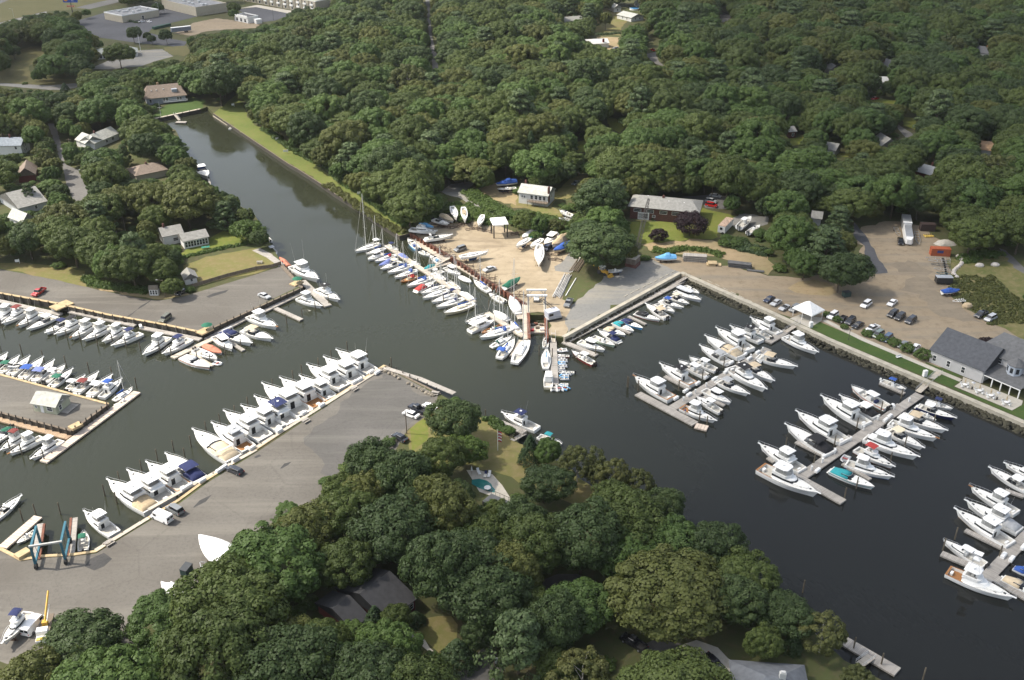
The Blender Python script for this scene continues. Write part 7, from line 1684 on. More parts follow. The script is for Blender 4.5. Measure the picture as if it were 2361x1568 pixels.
def signpost(label,t,x,y,w=1.4,h=1.6):
    p=P(t,x,y);r_=thing('bank_sign',label,'sign',p,R(15),'white boards along the canal bank')
    MB().box(-w/2,w/2,-.04,.04,h-.9,h).build('board',m_white,r_);MB().box(w/2-.15,w/2-.05,.041,.15,0,h+.2).build('post',m_white,r_)
for a in(('white board first down the canal bank from the float',0,2150,985),('white board at the bend of the canal bank',1,195,1300),('grey board with dark marks on the canal bank',1,275,1415,2.2,1.6),('white board before the last bushes of the bank',1,562,1522),('white board nearest the sailboats on the bank',5,950,235)):signpost(*a)
signpost('small white board on the shaded verge',4,165,865)
p=P(7,393,1450);r_=thing('utility_cabinet','white cabinet below the tent','cabinet',p,.3);MB().box(-.5,.5,-.4,.4,0,1.8).build('cabinet_body',m_white,r_);MB().box(-.45,.45,-.43,-.403,.1,1.7).build('door',m_white,r_)
p=P(11,1443,335);r_=thing('utility_cabinet','white cabinet on the lawn near the gangway','cabinet',p,.3);MB().box(-.55,.55,-.4,.4,0,1.9).build('cabinet_body',m_white,r_);MB().box(-.5,.5,-.43,-.403,.1,1.8).build('door',m_white,r_)
p=P(11,1205,165);r_=thing('lawn_seat','white seat on the trim lawn','bench',p,.4);MB().box(-.9,.9,-.3,.3,.35,.45).build('seat',m_white,r_);MB().box(-.9,.9,.22,.3,.452,.9).build('backrest',m_white,r_)
for i,(x,y)in enumerate(((1880,455),(2110,550))):
    p=P(11,x,y);r_=thing('patio_heater',('patio heater nearer the marina shop','patio heater nearer the turret')[i],'patio heater',p,0,'patio heaters on the porch');MB().tube([(0,0,0),(0,0,2.2)],.06,6).build('pole',m_alu,r_);MB().tube([(0,0,0),(0,0,.8)],.25,8).build('base',m_dsteel,r_);MB().loft([[(.55*s_*math.cos(q),.55*s_*math.sin(q),z)for q in np.linspace(0,6.283,11)[:-1]]for s_,z in((1,2.15),(.6,2.3),(.1,2.4))]).build('reflector',m_alu,r_)
# people
def person(label,t,x,y,z,rz,top,legs,pose='stand',skin=(.45,.27,.18),hair=(.05,.03,.02)):
    """one continuous skinned figure; clothing colours by height on the body"""
    p=P(t,x,y,z)
    J=dict(pel=(0,0,.95),sp=(0,0,1.2),ch=(0,0,1.42),nk=(0,0,1.53),hd=(.02,0,1.66),tp=(.01,0,1.76))
    for s_,sg in(('l',1),('r',-1)):
        J[s_+'h']=(0,sg*.1,.9);J[s_+'k']=(.03,sg*.11,.5);J[s_+'a']=(-.02,sg*.12,.09);J[s_+'t']=(.14,sg*.13,.04)
        J[s_+'s']=(0,sg*.19,1.42);J[s_+'e']=(-.02,sg*.25,1.14);J[s_+'w']=(.08,sg*.27,.9);J[s_+'f']=(.11,sg*.27,.8)
    if pose=='bend':
        for k in('sp','ch','nk','hd','tp','ls','rs','le','re','lw','rw','lf','rf'):
            x_,y_,z_=J[k];f=max(0,min(1,(z_-.95)/.3))if k not in('lw','rw','lf','rf','le','re')else 1;h_=z_-.95;J[k]=(x_+h_*.7*f,y_,.95+h_*(1-.4*f))
        for s_ in 'lr':J[s_+'e']=(.42,J[s_+'e'][1],.95);J[s_+'w']=(.55,J[s_+'w'][1],.75);J[s_+'f']=(.6,J[s_+'f'][1],.66)
    rad=dict(pel=.15,sp=.13,ch=.15,nk=.06,hd=.1,tp=.07,h=.09,k=.06,a=.045,t=.04,s=.07,e=.045,w=.035,f=.03)
    E_=[('pel','sp'),('sp','ch'),('ch','nk'),('nk','hd'),('hd','tp')]
    for s_ in 'lr':E_+=[('pel',s_+'h'),(s_+'h',s_+'k'),(s_+'k',s_+'a'),(s_+'a',s_+'t'),('ch',s_+'s'),(s_+'s',s_+'e'),(s_+'e',s_+'w'),(s_+'w',s_+'f')]
    ks=list(J);me=bpy.data.meshes.new('person');me.from_pydata([J[k]for k in ks],[(ks.index(a),ks.index(b))for a,b in E_],[])
    o=bpy.data.objects.new('person',me);COL.objects.link(o);md=o.modifiers.new('skin','SKIN');md.use_smooth_shade=True
    for i,k in enumerate(ks):
        r0=rad.get(k)or rad[k[1:]];me.skin_vertices[0].data[i].radius=(r0,r0);me.skin_vertices[0].data[i].use_root=k=='pel'
    o.modifiers.new('sub','SUBSURF').levels=1;o.modifiers['sub'].render_levels=1
    m,nt_,b_=new_mat('person_cloth');L_,N_=nt_.links,nt_.nodes;tc=N_.new('ShaderNodeTexCoord');sx=N_.new('ShaderNodeSeparateXYZ');L_.new(tc.outputs['Object'],sx.inputs[0])
    mz=N_.new('ShaderNodeMath');mz.operation='DIVIDE';mz.inputs[1].default_value=1.8;L_.new(sx.outputs['Z'],mz.inputs[0])
    rp=ramp(N_,[(0,(.03,.03,.03)),(.06,skin if pose=='bend' else legs),(.28,legs),(.54,top),(.83 if pose!='bend' else .76,skin),(.94,hair)]);rp.color_ramp.interpolation='CONSTANT';L_.new(mz.outputs[0],rp.inputs[0]);L_.new(rp.outputs[0],b_.inputs['Base Color']);b_.inputs['Roughness'].default_value=.8
    me.materials.append(m);o.location=p;o.rotation_euler.z=rz;return tag(o,label,'person')
person('person in a red shirt standing by the shore deck',5,248,872,.12,1.,(.45,.03,.03),(.03,.04,.1))
person('person bending in dark clothes on the end of the tent dock',10,1600,685,-1.15,2.2,(.04,.06,.2),(.5,.48,.42),'bend')
# ================================================================== TREES
def leaf_mat(name,a,b_,c,trans=.3):
    m,nt,b=new_mat(name);L,N=nt.links,nt.nodes;MATS[name]=m
    g=N.new('ShaderNodeNewGeometry');oi=N.new('ShaderNodeObjectInfo')
    r=ramp(N,[(0,a),(.55,b_),(1,c)]);
    n=N.new('ShaderNodeTexNoise');n.inputs['Scale'].default_value=.16;n.inputs['Detail'].default_value=3;L.new(g.outputs['Position'],n.inputs['Vector'])
    ad=N.new('ShaderNodeMath');ad.operation='MULTIPLY_ADD';ad.inputs[1].default_value=.14;L.new(g.outputs['Random Per Island'],ad.inputs[0])
    a2=N.new('ShaderNodeMath');a2.operation='MULTIPLY_ADD';a2.inputs[1].default_value=.4;L.new(oi.outputs['Random'],a2.inputs[0]);
    a3=N.new('ShaderNodeMath');a3.operation='MULTIPLY_ADD';a3.inputs[1].default_value=.5;a3.inputs[2].default_value=-.01;L.new(n.outputs['Fac'],a3.inputs[0])
    L.new(a3.outputs[0],a2.inputs[2]);L.new(a2.outputs[0],ad.inputs[2]);L.new(ad.outputs[0],r.inputs[0])
    L.new(r.outputs[0],b.inputs['Base Color']);b.inputs['Roughness'].default_value=.55;b.inputs['Specular IOR Level'].default_value=.25
    tr=N.new('ShaderNodeBsdfTranslucent');L.new(r.outputs[0],tr.inputs[0]);mx=N.new('ShaderNodeMixShader');mx.inputs[0].default_value=trans
    o=N['Material Output'];L.new(b.outputs[0],mx.inputs[1]);L.new(tr.outputs[0],mx.inputs[2]);L.new(mx.outputs[0],o.inputs[0]);return m
LM=dict(oak=leaf_mat('oak_leaves',(.055,.079,.023),(.089,.121,.031),(.132,.166,.045)),maple=leaf_mat('maple_leaves',(.055,.092,.027),(.086,.140,.035),(.138,.195,.050)),
 dark=leaf_mat('dark_oak_leaves',(.041,.065,.024),(.063,.096,.032),(.096,.130,.045)),olive=leaf_mat('olive_leaves',(.074,.089,.027),(.115,.130,.035),(.158,.169,.048)),
 pine=leaf_mat('pine_needles',(.047,.073,.029),(.076,.111,.042),(.111,.147,.059),.1),beech=leaf_mat('copper_leaves',(.016,.009,.012),(.03,.016,.018),(.05,.025,.024)),
 bright=leaf_mat('bright_leaves',(.06,.1,.022),(.09,.14,.03),(.13,.18,.042)),birch=leaf_mat('birch_leaves',(.064,.079,.028),(.108,.120,.038),(.159,.150,.046)),shrub=leaf_mat('shrub_leaves',(.048,.082,.022),(.092,.143,.034),(.159,.198,.055)),
 cedar=leaf_mat('cedar_leaves',(.029,.055,.022),(.048,.082,.031),(.080,.109,.041),.1))
m_bark=M('oak_bark',(.09,.07,.05),.95,var=.4,scale=2,bump=.4);m_birch=M('birch_bark',(.5,.47,.42),.9,var=.3,scale=3)
def quads(c,n,s,rg):
    """leaf cards: centres c, normals n, sizes s -> vertex array"""
    k=len(c);t=np.cross(n,rg.normal(size=(k,3)));t/=np.linalg.norm(t,axis=1)[:,None]+1e-9;u=np.cross(n,t);s=s[:,None]
    return np.stack([c-t*s-u*s*.7,c+t*s-u*s*.7,c+t*s*.8+u*s*.7,c-t*s*.8+u*s*.7],1).reshape(-1,3)
def mesh_quads(name,v,mat):
    me=bpy.data.meshes.new(name);k=len(v)//4;me.vertices.add(len(v));me.vertices.foreach_set('co',v.astype(np.float32).ravel())
    me.loops.add(4*k);me.loops.foreach_set('vertex_index',np.arange(4*k,dtype=np.int32));me.polygons.add(k);me.polygons.foreach_set('loop_start',np.arange(0,4*k,4,dtype=np.int32))
    me.update(calc_edges=True);me.materials.append(mat);return me
def crown_mesh(name,mat,seed,lumps=70,per=80,leaf=.3,Rr=6.0,z0=4.2,z1=13.0,shape='dome',lr=(.2,.36)):
    """crown of unit radius 6 m: leaf-covered lumps on a broken dome, inner fill and stray sprays"""
    rg=np.random.default_rng(seed);cs,rs=[],[]
    lob=rg.normal(size=(5,3));lob[:,2]=np.abs(lob[:,2])*.5;lob/=np.linalg.norm(lob,axis=1)[:,None];la=rg.uniform(.08,.3,5)
    for i in range(lumps):
        f=(i+.5)/lumps;ph=i*2.39996+rg.normal()*.25
        if shape=='dome':
            zc=1-1.62*f;rr=math.sqrt(max(0,1-zc**2*(1 if zc>0 else .45)));d_=np.array([rr*math.cos(ph),rr*math.sin(ph),zc])
            k=.8+rg.uniform(-.16,.1)+sum(a*max(0,float(d_@l))**4 for a,l in zip(la,lob))-.1
            zz=z0+(z1-z0)*(.34+(.6 if zc>0 else .42)*zc*k);cs.append((d_[0]*k*Rr,d_[1]*k*Rr,zz));rs.append(Rr*rg.uniform(*lr))
        elif shape=='cone':
            zc=f;rr=(1-zc)**.8*Rr*.9+.2;cs.append((rr*math.cos(ph),rr*math.sin(ph),z0+(z1-z0)*zc));rs.append(Rr*(.12+.2*(1-zc)))
        else:
            zc=math.floor(f*7)/7+rg.uniform(-.03,.03);rr=(1.02-zc)**.6*Rr*rg.uniform(.35,1.0);cs.append((rr*math.cos(ph),rr*math.sin(ph),z0+(z1-z0)*zc*.96-.12*rr));rs.append(Rr*rg.uniform(.16,.28))
    V=[];ctr=np.array([0,0,z0+(z1-z0)*.3])
    for c,r in zip(cs,rs):
        c=np.array(c);d_=rg.normal(size=(per,3));d_/=np.linalg.norm(d_,axis=1)[:,None]
        o=c-ctr;o=o/(np.linalg.norm(o)+1e-6);d_=d_+o*.55+np.array([0,0,.3]);d_/=np.linalg.norm(d_,axis=1)[:,None]
        rad=r*(1-rg.random(per)**2*.45)*(1,1,1.0)[0]
        if shape=='pine':p=c+d_*rad[:,None]*np.array([1,1,.45])
        else:p=c+d_*rad[:,None]*np.array([1,1,.85])
        nn=d_+rg.normal(size=(per,3))*.26;nn/=np.linalg.norm(nn,axis=1)[:,None]
        V.append(quads(p,nn,leaf*rg.uniform(.6,1.25,per),rg))
    return mesh_quads(name,np.concatenate(V),mat)
def trunk_mesh(name,seed,h=9.,r=.32,limbs=6,spread=4.2,mat=None,z0=3.2,lean=0):
    rs=random.Random(seed);mb=MB();mb.tube([(0,0,-.3),(rs.gauss(0,.1),rs.gauss(0,.1),h*.35),(rs.gauss(0,.3)+lean,rs.gauss(0,.3),h)],r,7,r*.35)
    for i in range(limbs):
        a=i*2.4+rs.random();z=z0+(h-z0)*i/limbs*.8;s_=spread*rs.uniform(.6,1);mb.tube([(0,0,z),(s_*.5*math.cos(a),s_*.5*math.sin(a),z+1.2),(s_*math.cos(a),s_*math.sin(a),z+2.6)],r*.45,5,r*.12)
    me=bpy.data.meshes.new(name);me.from_pydata(mb.v,[],mb.f);me.materials.append(mat or m_bark);return me
KIND={}
def kind(k,name,colour,cat,crowns,trunks):KIND[k]=dict(name=name,colour=colour,cat=cat,crowns=crowns,trunks=trunks)
TRK=[trunk_mesh('trunk',s_)for s_ in(1,2,3)]
kind('oak','oak_tree','olive green oak','tree',[crown_mesh('crown',LM['oak'],s_,150,150,.178,lr=(.15,.28))for s_ in(11,12,13)],TRK)
kind('maple','maple_tree','fresh green tree','tree',[crown_mesh('crown',LM['maple'],s_,140,145,.182,lr=(.14,.26))for s_ in(21,22)],TRK)
kind('dark','oak_tree','dark green oak','tree',[crown_mesh('crown',LM['dark'],s_,150,150,.178,lr=(.15,.28))for s_ in(31,32)],TRK)
kind('olive','oak_tree','yellowish olive oak','tree',[crown_mesh('crown',LM['olive'],s_,135,145,.178,lr=(.14,.27))for s_ in(41,42)],TRK)
kind('pine','pine_tree','blue-green pine','tree',[crown_mesh('crown',LM['pine'],s_,90,70,.24,shape='pine',z0=3.5,z1=14.5)for s_ in(51,52)],[trunk_mesh('trunk',9,13,.3,7,3.5)])
kind('beech','copper_beech','dark purple beech','tree',[crown_mesh('crown',LM['beech'],61,90,70,.27,z0=2.5)],TRK[:1])
kind('bright','young_tree','bright green young tree','tree',[crown_mesh('crown',LM['bright'],71,80,70,.27,z0=3.0)],TRK[1:2])
kind('birch','birch_tree','pale-barked birch','tree',[crown_mesh('crown',LM['birch'],s_,85,110,.19,lr=(.13,.24),z0=3.4)for s_ in(81,82)],[trunk_mesh('trunk',5,11,.22,8,3.6,m_birch)])
kind('cone','cypress_tree','dense green cypress','tree',[crown_mesh('crown',LM['cedar'],91,110,60,.26,shape='cone',z0=.8,z1=13)],TRK[2:])
kind('shrub','shrub','leafy shrub','shrub',[crown_mesh('crown',LM['shrub'],s_,45,70,.34,z0=.5,z1=9)for s_ in(101,102)],[trunk_mesh('trunk',6,4,.2,4,3,z0=.5)])
# ---- open-view mask on the picture: half-size tile grid
MS=4;MW,MH=2361//MS+1,1568//MS+1
OPENM=np.zeros((MH,MW),bool);HOUSEM=np.zeros((MH,MW),np.float32)
gx,gy=np.meshgrid((np.arange(MW)+.5)*MS,(np.arange(MH)+.5)*MS)
def inside(poly,X,Y):
    r=np.zeros(X.shape,bool);n=len(poly)
    for i in range(n):
        x0,y0=poly[i];x1,y1=poly[(i+1)%n]
        if y0==y1:continue
        c=((y0>Y)!=(y1>Y))&(X<(x1-x0)*(Y-y0)/(y1-y0)+x0);r^=c
    return r
for poly,base in OPEN:
    xs=[p[0]for p in poly];ys=[p[1]for p in poly];i0,i1=max(0,int(min(xs)/MS)),min(MW,int(max(xs)/MS)+1);j0,j1=max(0,int(min(ys)/MS)),min(MH,int(max(ys)/MS)+1)
    if i0>=i1 or j0>=j1:continue
    q=inside(poly,gx[j0:j1,i0:i1],gy[j0:j1,i0:i1])
    if base:HOUSEM[j0:j1,i0:i1]=np.where(q,np.maximum(HOUSEM[j0:j1,i0:i1],base),HOUSEM[j0:j1,i0:i1])
    else:OPENM[j0:j1,i0:i1]|=q
# ground that is land, as picture polygons put on the ground
NP_=[(p.x,p.y)for p in north];SP_=[(p.x,p.y)for p in south]
def on_land(X,Y):return inside(NP_,X,Y)|inside(SP_,X,Y)
NOTREE=[(G(q).x,G(q).y)for q in DL(940,992,990,955,1060,945,1122,966,1153,987,1200,1024,1275,1058,1330,1100,1390,1140,1370,1185,1290,1150,1190,1110,1190,1180,1080,1110,1080,1070,1000,1060,960,1060)]
PAVED=[NOTREE]+[[(G(q).x,G(q).y)for q in pl]for pl,b_ in OPEN if not b_]
def blocked(x,y,r,h):
    """share of the crown's picture disc lying on ground the photograph shows bare"""
    u,v,dep=proj((x,y,h*.58));rx=FPX*r*1.08/dep;ry=FPX*(h*.38*CP+r*.72*SP)/dep;by=proj((x,y,0))[1]
    i0,i1=int((u-rx)/MS),int((u+rx)/MS)+1;j0,j1=int((v-ry)/MS),int((v+ry)/MS)+1
    i0,i1,j0,j1=max(0,i0),min(MW,i1),max(0,j0),min(MH,j1)
    if i0>=i1 or j0>=j1:return 0.
    e=((gx[j0:j1,i0:i1]-u)/rx)**2+((gy[j0:j1,i0:i1]-v)/ry)**2<1
    b=OPENM[j0:j1,i0:i1]|(HOUSEM[j0:j1,i0:i1]>0)&(HOUSEM[j0:j1,i0:i1]<by-1)
    return float((b&e).sum())/max(1,e.sum())
TREES=[]
def T_at(t,x,y,r,h,k,lab=None):p=P(t,x,y);TREES.append((p.x,p.y,r,h,k,lab))
for a in[(6,830,900,11.5,15,'dark','great dark oak beside the backhoe and old crane'),(6,700,760,8,12,'dark','dark oak joined to the great oak at the drive'),(6,1635,605,5.7,9,'beech','large purple beech on the brick house lawn'),(6,1342,660,3,5,'beech','small purple tree on the brick house lawn'),
 (6,960,330,4.3,9,'bright','bright green tree at the corner of the brick house'),(6,720,330,5,11,'birch','thin grey-barked tree above the great oak'),(9,1850,950,6.4,11.5,'dark','rounded dark tree at the end of the asphalt quay'),(9,1965,1135,4.3,7.5,'bright','bright green tree in front of the rounded dark tree'),
 (12,850,1430,7.2,11,'dark','rounded dark tree beside the lower asphalt gap'),(12,1500,1220,6.3,10,'maple','green tree at the edge of the lower asphalt'),(4,2285,660,5.2,8.5,'bright','round bright tree at the canal point'),(4,2080,560,5.5,11,'pine','pine behind the round canal tree'),
 (4,1330,440,4.8,11,'pine','flat-tiered pine behind the street lawn'),(4,1540,430,5,11,'pine','second tiered pine above the porch house'),(4,290,330,3.2,9,'pine','slender pine in front of the broad grey roof'),(1,1640,1520,7.5,15,'pine','big pale pine above the cottage wood'),(2,420,1400,9,12,'pine','broad grey-green pine beside the narrow clearing'),(2,170,1530,4,15,'cone','tall dark spruce above the cottage'),
 (10,165,1140,2.6,8,'cone','dark cedar on the point beside the green-topped launch'),(10,320,1170,3.3,8,'maple','round tree on the point shore'),(10,600,1310,4.8,10.5,'birch','tall birch on the point shore'),(10,930,1470,4.2,11,'birch','leaning birch with white trunk'),(10,770,1370,3.0,8.5,'birch','birch between the two bigger birches'),(10,1170,1500,3.6,9.5,'birch','last birch along the dark water'),
 (10,290,1500,5.7,9.5,'dark','dark round tree beside the pool garden'),(13,1105,1110,2.5,6,'cone','clipped cypress in front of the dark roof'),(13,1860,1430,3.5,6,'cone','clipped cypress by the lower driveway'),(13,1470,1040,2.0,2.6,'cone','low clipped bush by the red house entry'),(14,1450,1090,11,14,'olive','huge olive oak over the lower car court'),
 (14,580,1090,7.0,10,'maple','broad pale green oak by the lower drive'),(14,640,1700,5.6,10,'birch','bare-limbed tree below the broad pale green oak'),(14,1480,1900,8.8,11,'oak','oak crown in front of the lower car court'),(14,1790,540,6,11,'dark','dark oak leaning over the dark water above the car court'),(14,2100,810,6,10.5,'oak','olive oak at the dark waterline'),(15,120,1130,5.2,9,'dark','dark oak at the shore beside the lone pile'),(14,60,1510,7.2,14,'pine','tall pale pine at the lower edge'),(15,215,1300,1.8,5,'cone','dark pointed cypress by the shaded house'),(15,470,1310,4.6,8.5,'birch','birch beside the grey float'),(15,800,1690,3.2,6.5,'birch','lower birch on the dark shore'),
 (7,320,1010,5.1,10,'maple','round green tree at the sandy island'),(7,640,1130,7.8,14,'dark','tall dark tree with pale trunks at the sandy island'),(2,1120,500,8.8,13,'maple','big round green tree in the far clearing'),(2,860,280,4,13,'olive','tall ivy-clad tree in the far garden'),(5,1930,130,10.5,12,'olive','broad olive oak above the lane'),
 (0,810,640,7.5,13,'olive','spreading olive oak before the visitor centre'),(0,1120,630,8,15,'oak','round oak in front of the visitor centre'),(0,140,550,4,9,'dark','small round tree in the far field'),(0,1360,380,2.6,6,'dark','small round tree at the lot corner'),(0,1405,410,3,6,'dark','second small tree at the lot corner'),(0,1545,410,4.2,10,'dark','tree beside the semi-trailer'),(0,1240,400,4.5,11,'dark','feathery dark tree behind the flag mast'),(0,1470,130,4.5,8,'dark','tree in front of the plaza wall'),
 (0,610,870,3,6,'cone','small conical tree by the road'),(7,540,1350,1.3,2.4,'shrub','first shrub after the tent'),(7,640,1395,1.5,2.6,'shrub','shrub between parked cars'),(7,700,1460,1.2,2,'shrub','low shrub by the promenade'),(7,920,1530,1.8,2.6,'shrub','shrub in front of the white pickup'),(7,1040,1568,1.7,2.6,'shrub','shrub by the pale green car'),(11,1165,50,2,3,'shrub','shrub before the grey car'),(11,1285,100,2,3.2,'shrub','shrub between grey and white cars'),(11,1425,165,2.4,4.5,'shrub','young tree at the marina shop corner'),
 (11,2000,95,2.8,4,'beech','purple tree behind the marina shop roof'),(11,2190,120,2.2,3.4,'beech','purple tree behind the clubhouse roof'),(4,480,240,4.5,7,'maple','green round shrub beside the street')]:
    T_at(*a)
HAND=len(TREES)
tx=[t[0]for t in TREES];ty=[t[1]for t in TREES];tr_=[t[2]for t in TREES]
rf=random.Random(5);cand=[]
NC=26000;ux,uy=rng.random(NC),rng.random(NC)
Y=np.sqrt(118**2+uy*(900**2-118**2));dep=Y*CP+CAM_H*SP;X=(ux*2-1)*(1180.5+90)/FPX*dep
land=on_land(X,Y)
hd=np.zeros(NC,bool)
for pl in PAVED:hd|=inside(pl,X,Y)
cell={}
def near(x,y,rr):
    i,j=int(x//16),int(y//16)
    for a in(-1,0,1):
        for b in(-1,0,1):
            for(px,py,pr)in cell.get((i+a,j+b),()):
                if(px-x)**2+(py-y)**2<(.58*(rr+pr))**2:return True
    return False
def put(x,y,r):cell.setdefault((int(x//16),int(y//16)),[]).append((x,y,r))
for t in TREES:put(t[0],t[1],t[2])
hg=[(g_.x,g_.y,rr)for g_,rr in HOUSE_G]
for n_pass,(rmin,rmax)in enumerate(((6.4,10.2),(4.8,7.0),(3.0,4.8),(1.5,2.8))):
    for i in range(NC):
        if not land[i]or hd[i]:continue
        x,y=float(X[i]),float(Y[i]);r=rf.uniform(rmin,rmax)
        if y>560 and n_pass==3:continue
        if any((x-a)**2+(y-b)**2<(c+r*.72)**2 for a,b,c in hg):continue
        if near(x,y,r)or(y>330 and n_pass<2 and rf.random()<.35 and math.sin(x*.043+2*math.sin(y*.021))*math.sin(y*.037+x*.013)>.72):continue
        h=r*rf.uniform(1.35,2.1)+2.5 if n_pass<3 else r*rf.uniform(1.1,1.5)
        if blocked(x,y,r,h)>(.015 if n_pass<2 else .03):continue
        q=rf.random()
        k='oak' if q<.42 else 'dark' if q<.56 else 'maple' if q<.78 else 'olive' if q<.9 else 'pine' if q<.965 else 'birch' if q<.985 else 'maple'
        if n_pass==3:k='shrub' if q<.7 else 'maple'
        if y<300 and k in('bright','beech','birch','pine'):k='oak'
        TREES.append((x,y,r,h,k,None));put(x,y,r)
def seen(t):
    u,v,dp=proj((t[0],t[1],t[3]*.6));s_=FPX*t[2]/dp
    return s_ if-s_<u<2361+s_ and-s_<v<1568+s_*.3 else-1
auto=sorted(range(HAND,len(TREES)),key=lambda i:-seen(TREES[i]));N_IND=292-HAND
ind=list(range(HAND))+auto[:N_IND];rest=[i for i in auto[N_IND:]if seen(TREES[i])>0]
LANDMARKS=[(P(6,1390,400),'the brick ranch house'),(P(6,200,260),'the white cottage'),(P(4,1800,680),'the porch house'),(P(4,300,250),'the broad grey roof'),(P(0,950,1330),'the pale-roofed canal house'),(P(0,1550,920),'the brown shore house'),(P(12,2000,400),'the plastic-wrapped yacht'),(P(13,1250,950),'the dark-roofed house'),
 (P(9,2100,1330),'the garden pool'),(P(14,500,680),'the shaded drive'),(P(14,1700,1350),'the lower car court'),(P(15,900,1330),'the grey float'),(P(7,1500,750),'the orange container'),(P(7,2250,850),'the eastern road'),(P(7,850,700),'the asphalt drive strip'),(P(3,1130,1350),'the steep grey roof'),(P(2,960,1130),'the bright lawn glade'),(P(5,1850,160),'the sandy lane'),
 (P(5,1200,420),'the end of the canal bank'),(P(1,300,1400),'the bend of the canal bank'),(P(0,2200,950),'the top of the canal bank'),(P(4,620,900),'the brown verge'),(P(4,1420,1150),'the white kiosk'),(P(0,560,1300),'the canal street'),(P(12,300,1050),'the boat ashore by the van'),(P(9,1000,900),'the asphalt quay edge'),(P(0,400,600),'the far field'),(P(6,2250,500),'the trailer home'),(P(10,600,1350),'the birch shore'),(P(4,100,700),'the western edge of the street'),(P(1,1640,600),'the straight far road')]
cnt={}
def tree_label(x,y,r,k):
    D=sorted(((g_-Vector((x,y,0))).length,n,g_)for g_,n in LANDMARKS);dd,n,g_=D[0];dx,dy=x-g_.x,y-g_.y
    where=('beyond' if dy>0 else 'in front of')if abs(dy)>abs(dx)else('east of' if dx>0 else 'west of')
    size='large ' if r>6.5 else 'small ' if r<3.5 else ''
    key=size+KIND[k]['colour']+' '+where+' '+n;cnt.setdefault(key,[]).append(dd);return key,dd
labs={}
for i in ind:
    if TREES[i][5]is None:labs[i]=tree_label(TREES[i][0],TREES[i][1],TREES[i][2],TREES[i][4])
for key in cnt:cnt[key].sort()
first_crown={}
for c_i,i in enumerate(ind):
    x,y,r,h,k,lab=TREES[i];K=KIND[k]
    if lab is None:
        key,dd=labs[i];o_=cnt[key].index(dd);lab=key if len(cnt[key])==1 else f'{"" if o_ == 0 else ordn(o_) + " "}nearest {key}'
    rt_=thing(K['name'],lab,K['cat'],(x,y,0),rf.random()*6.28,'trees and shrubs of the woods' if i>=HAND else None)
    cr=bpy.data.objects.new('crown',K['crowns'][i%len(K['crowns'])]);COL.objects.link(cr);cr.parent=rt_;cr.scale=(r/6,r/6,h/13)
    tk=bpy.data.objects.new('trunk',K['trunks'][i%len(K['trunks'])]);COL.objects.link(tk);tk.parent=rt_;s_=(r/6+h/13)/2;tk.scale=(r/6*.85,r/6*.85,h/13)
# ---- the rest of the wood: one mass, instanced on points
far_crowns={}
def far_src(k,seed,**kw):
    me=crown_mesh('wood_crown',LM[k],seed,60,42,.4,**kw);return me
me=bpy.data.meshes.new('woodland');co=np.array([(TREES[i][0],TREES[i][1],0)for i in rest],np.float32)
me.vertices.add(len(rest));me.vertices.foreach_set('co',co.ravel())
names=['oak','dark','maple','olive','pine','birch','bright','beech','shrub']
src=[KIND[k]['crowns'][j%len(KIND[k]['crowns'])]for k in names for j in(0,1)]
at=me.attributes.new('which','INT','POINT');at.data.foreach_set('value',np.array([names.index(TREES[i][4])*2+(i%2)for i in rest],np.int32))
at=me.attributes.new('grow','FLOAT_VECTOR','POINT');at.data.foreach_set('vector',np.array([(TREES[i][2]/6,TREES[i][2]/6,TREES[i][3]/13)for i in rest],np.float32).ravel())
at=me.attributes.new('turn','FLOAT_VECTOR','POINT');at.data.foreach_set('vector',np.array([(0,0,(i*2.399)%6.283)for i in rest],np.float32).ravel())
wood=bpy.data.objects.new('woodland',me);COL.objects.link(wood);tag(wood,'unbroken oak wood filling the distance and the gaps','woodland',kind='stuff')
ng=bpy.data.node_groups.new('woodland','GeometryNodeTree');ng.interface.new_socket('Geometry',in_out='INPUT',socket_type='NodeSocketGeometry');ng.interface.new_socket('Geometry',in_out='OUTPUT',socket_type='NodeSocketGeometry')
N,L=ng.nodes,ng.links;gi,go=N.new('NodeGroupInput'),N.new('NodeGroupOutput');g2i=N.new('GeometryNodeGeometryToInstance')
src_objs={}
for rt_ in[o for o in scene.objects if o.type=='MESH' and o.name.startswith('crown')]:src_objs.setdefault(rt_.data.name,rt_)
prev=[]
for m_ in src:
    oi=N.new('GeometryNodeObjectInfo');oi.transform_space='ORIGINAL';oi.inputs['As Instance'].default_value=True
    ob=src_objs.get(m_.name)or next(iter(src_objs.values()));oi.inputs['Object'].default_value=ob;prev.append(oi)
jn=N.new('GeometryNodeJoinGeometry')
for oi in prev[::-1]:L.new(oi.outputs['Geometry'],jn.inputs[0])
iop=N.new('GeometryNodeInstanceOnPoints');L.new(gi.outputs[0],iop.inputs['Points']);L.new(jn.outputs[0],iop.inputs['Instance']);iop.inputs['Pick Instance'].default_value=True
def attr(nm,dt):
    a=N.new('GeometryNodeInputNamedAttribute');a.data_type=dt;a.inputs['Name'].default_value=nm;return a
L.new(attr('which','INT').outputs['Attribute'],iop.inputs['Instance Index']);L.new(attr('grow','FLOAT_VECTOR').outputs['Attribute'],iop.inputs['Scale']);L.new(attr('turn','FLOAT_VECTOR').outputs['Attribute'],iop.inputs['Rotation'])
L.new(iop.outputs[0],go.inputs[0]);md=wood.modifiers.new('scatter','NODES');md.node_group=ng
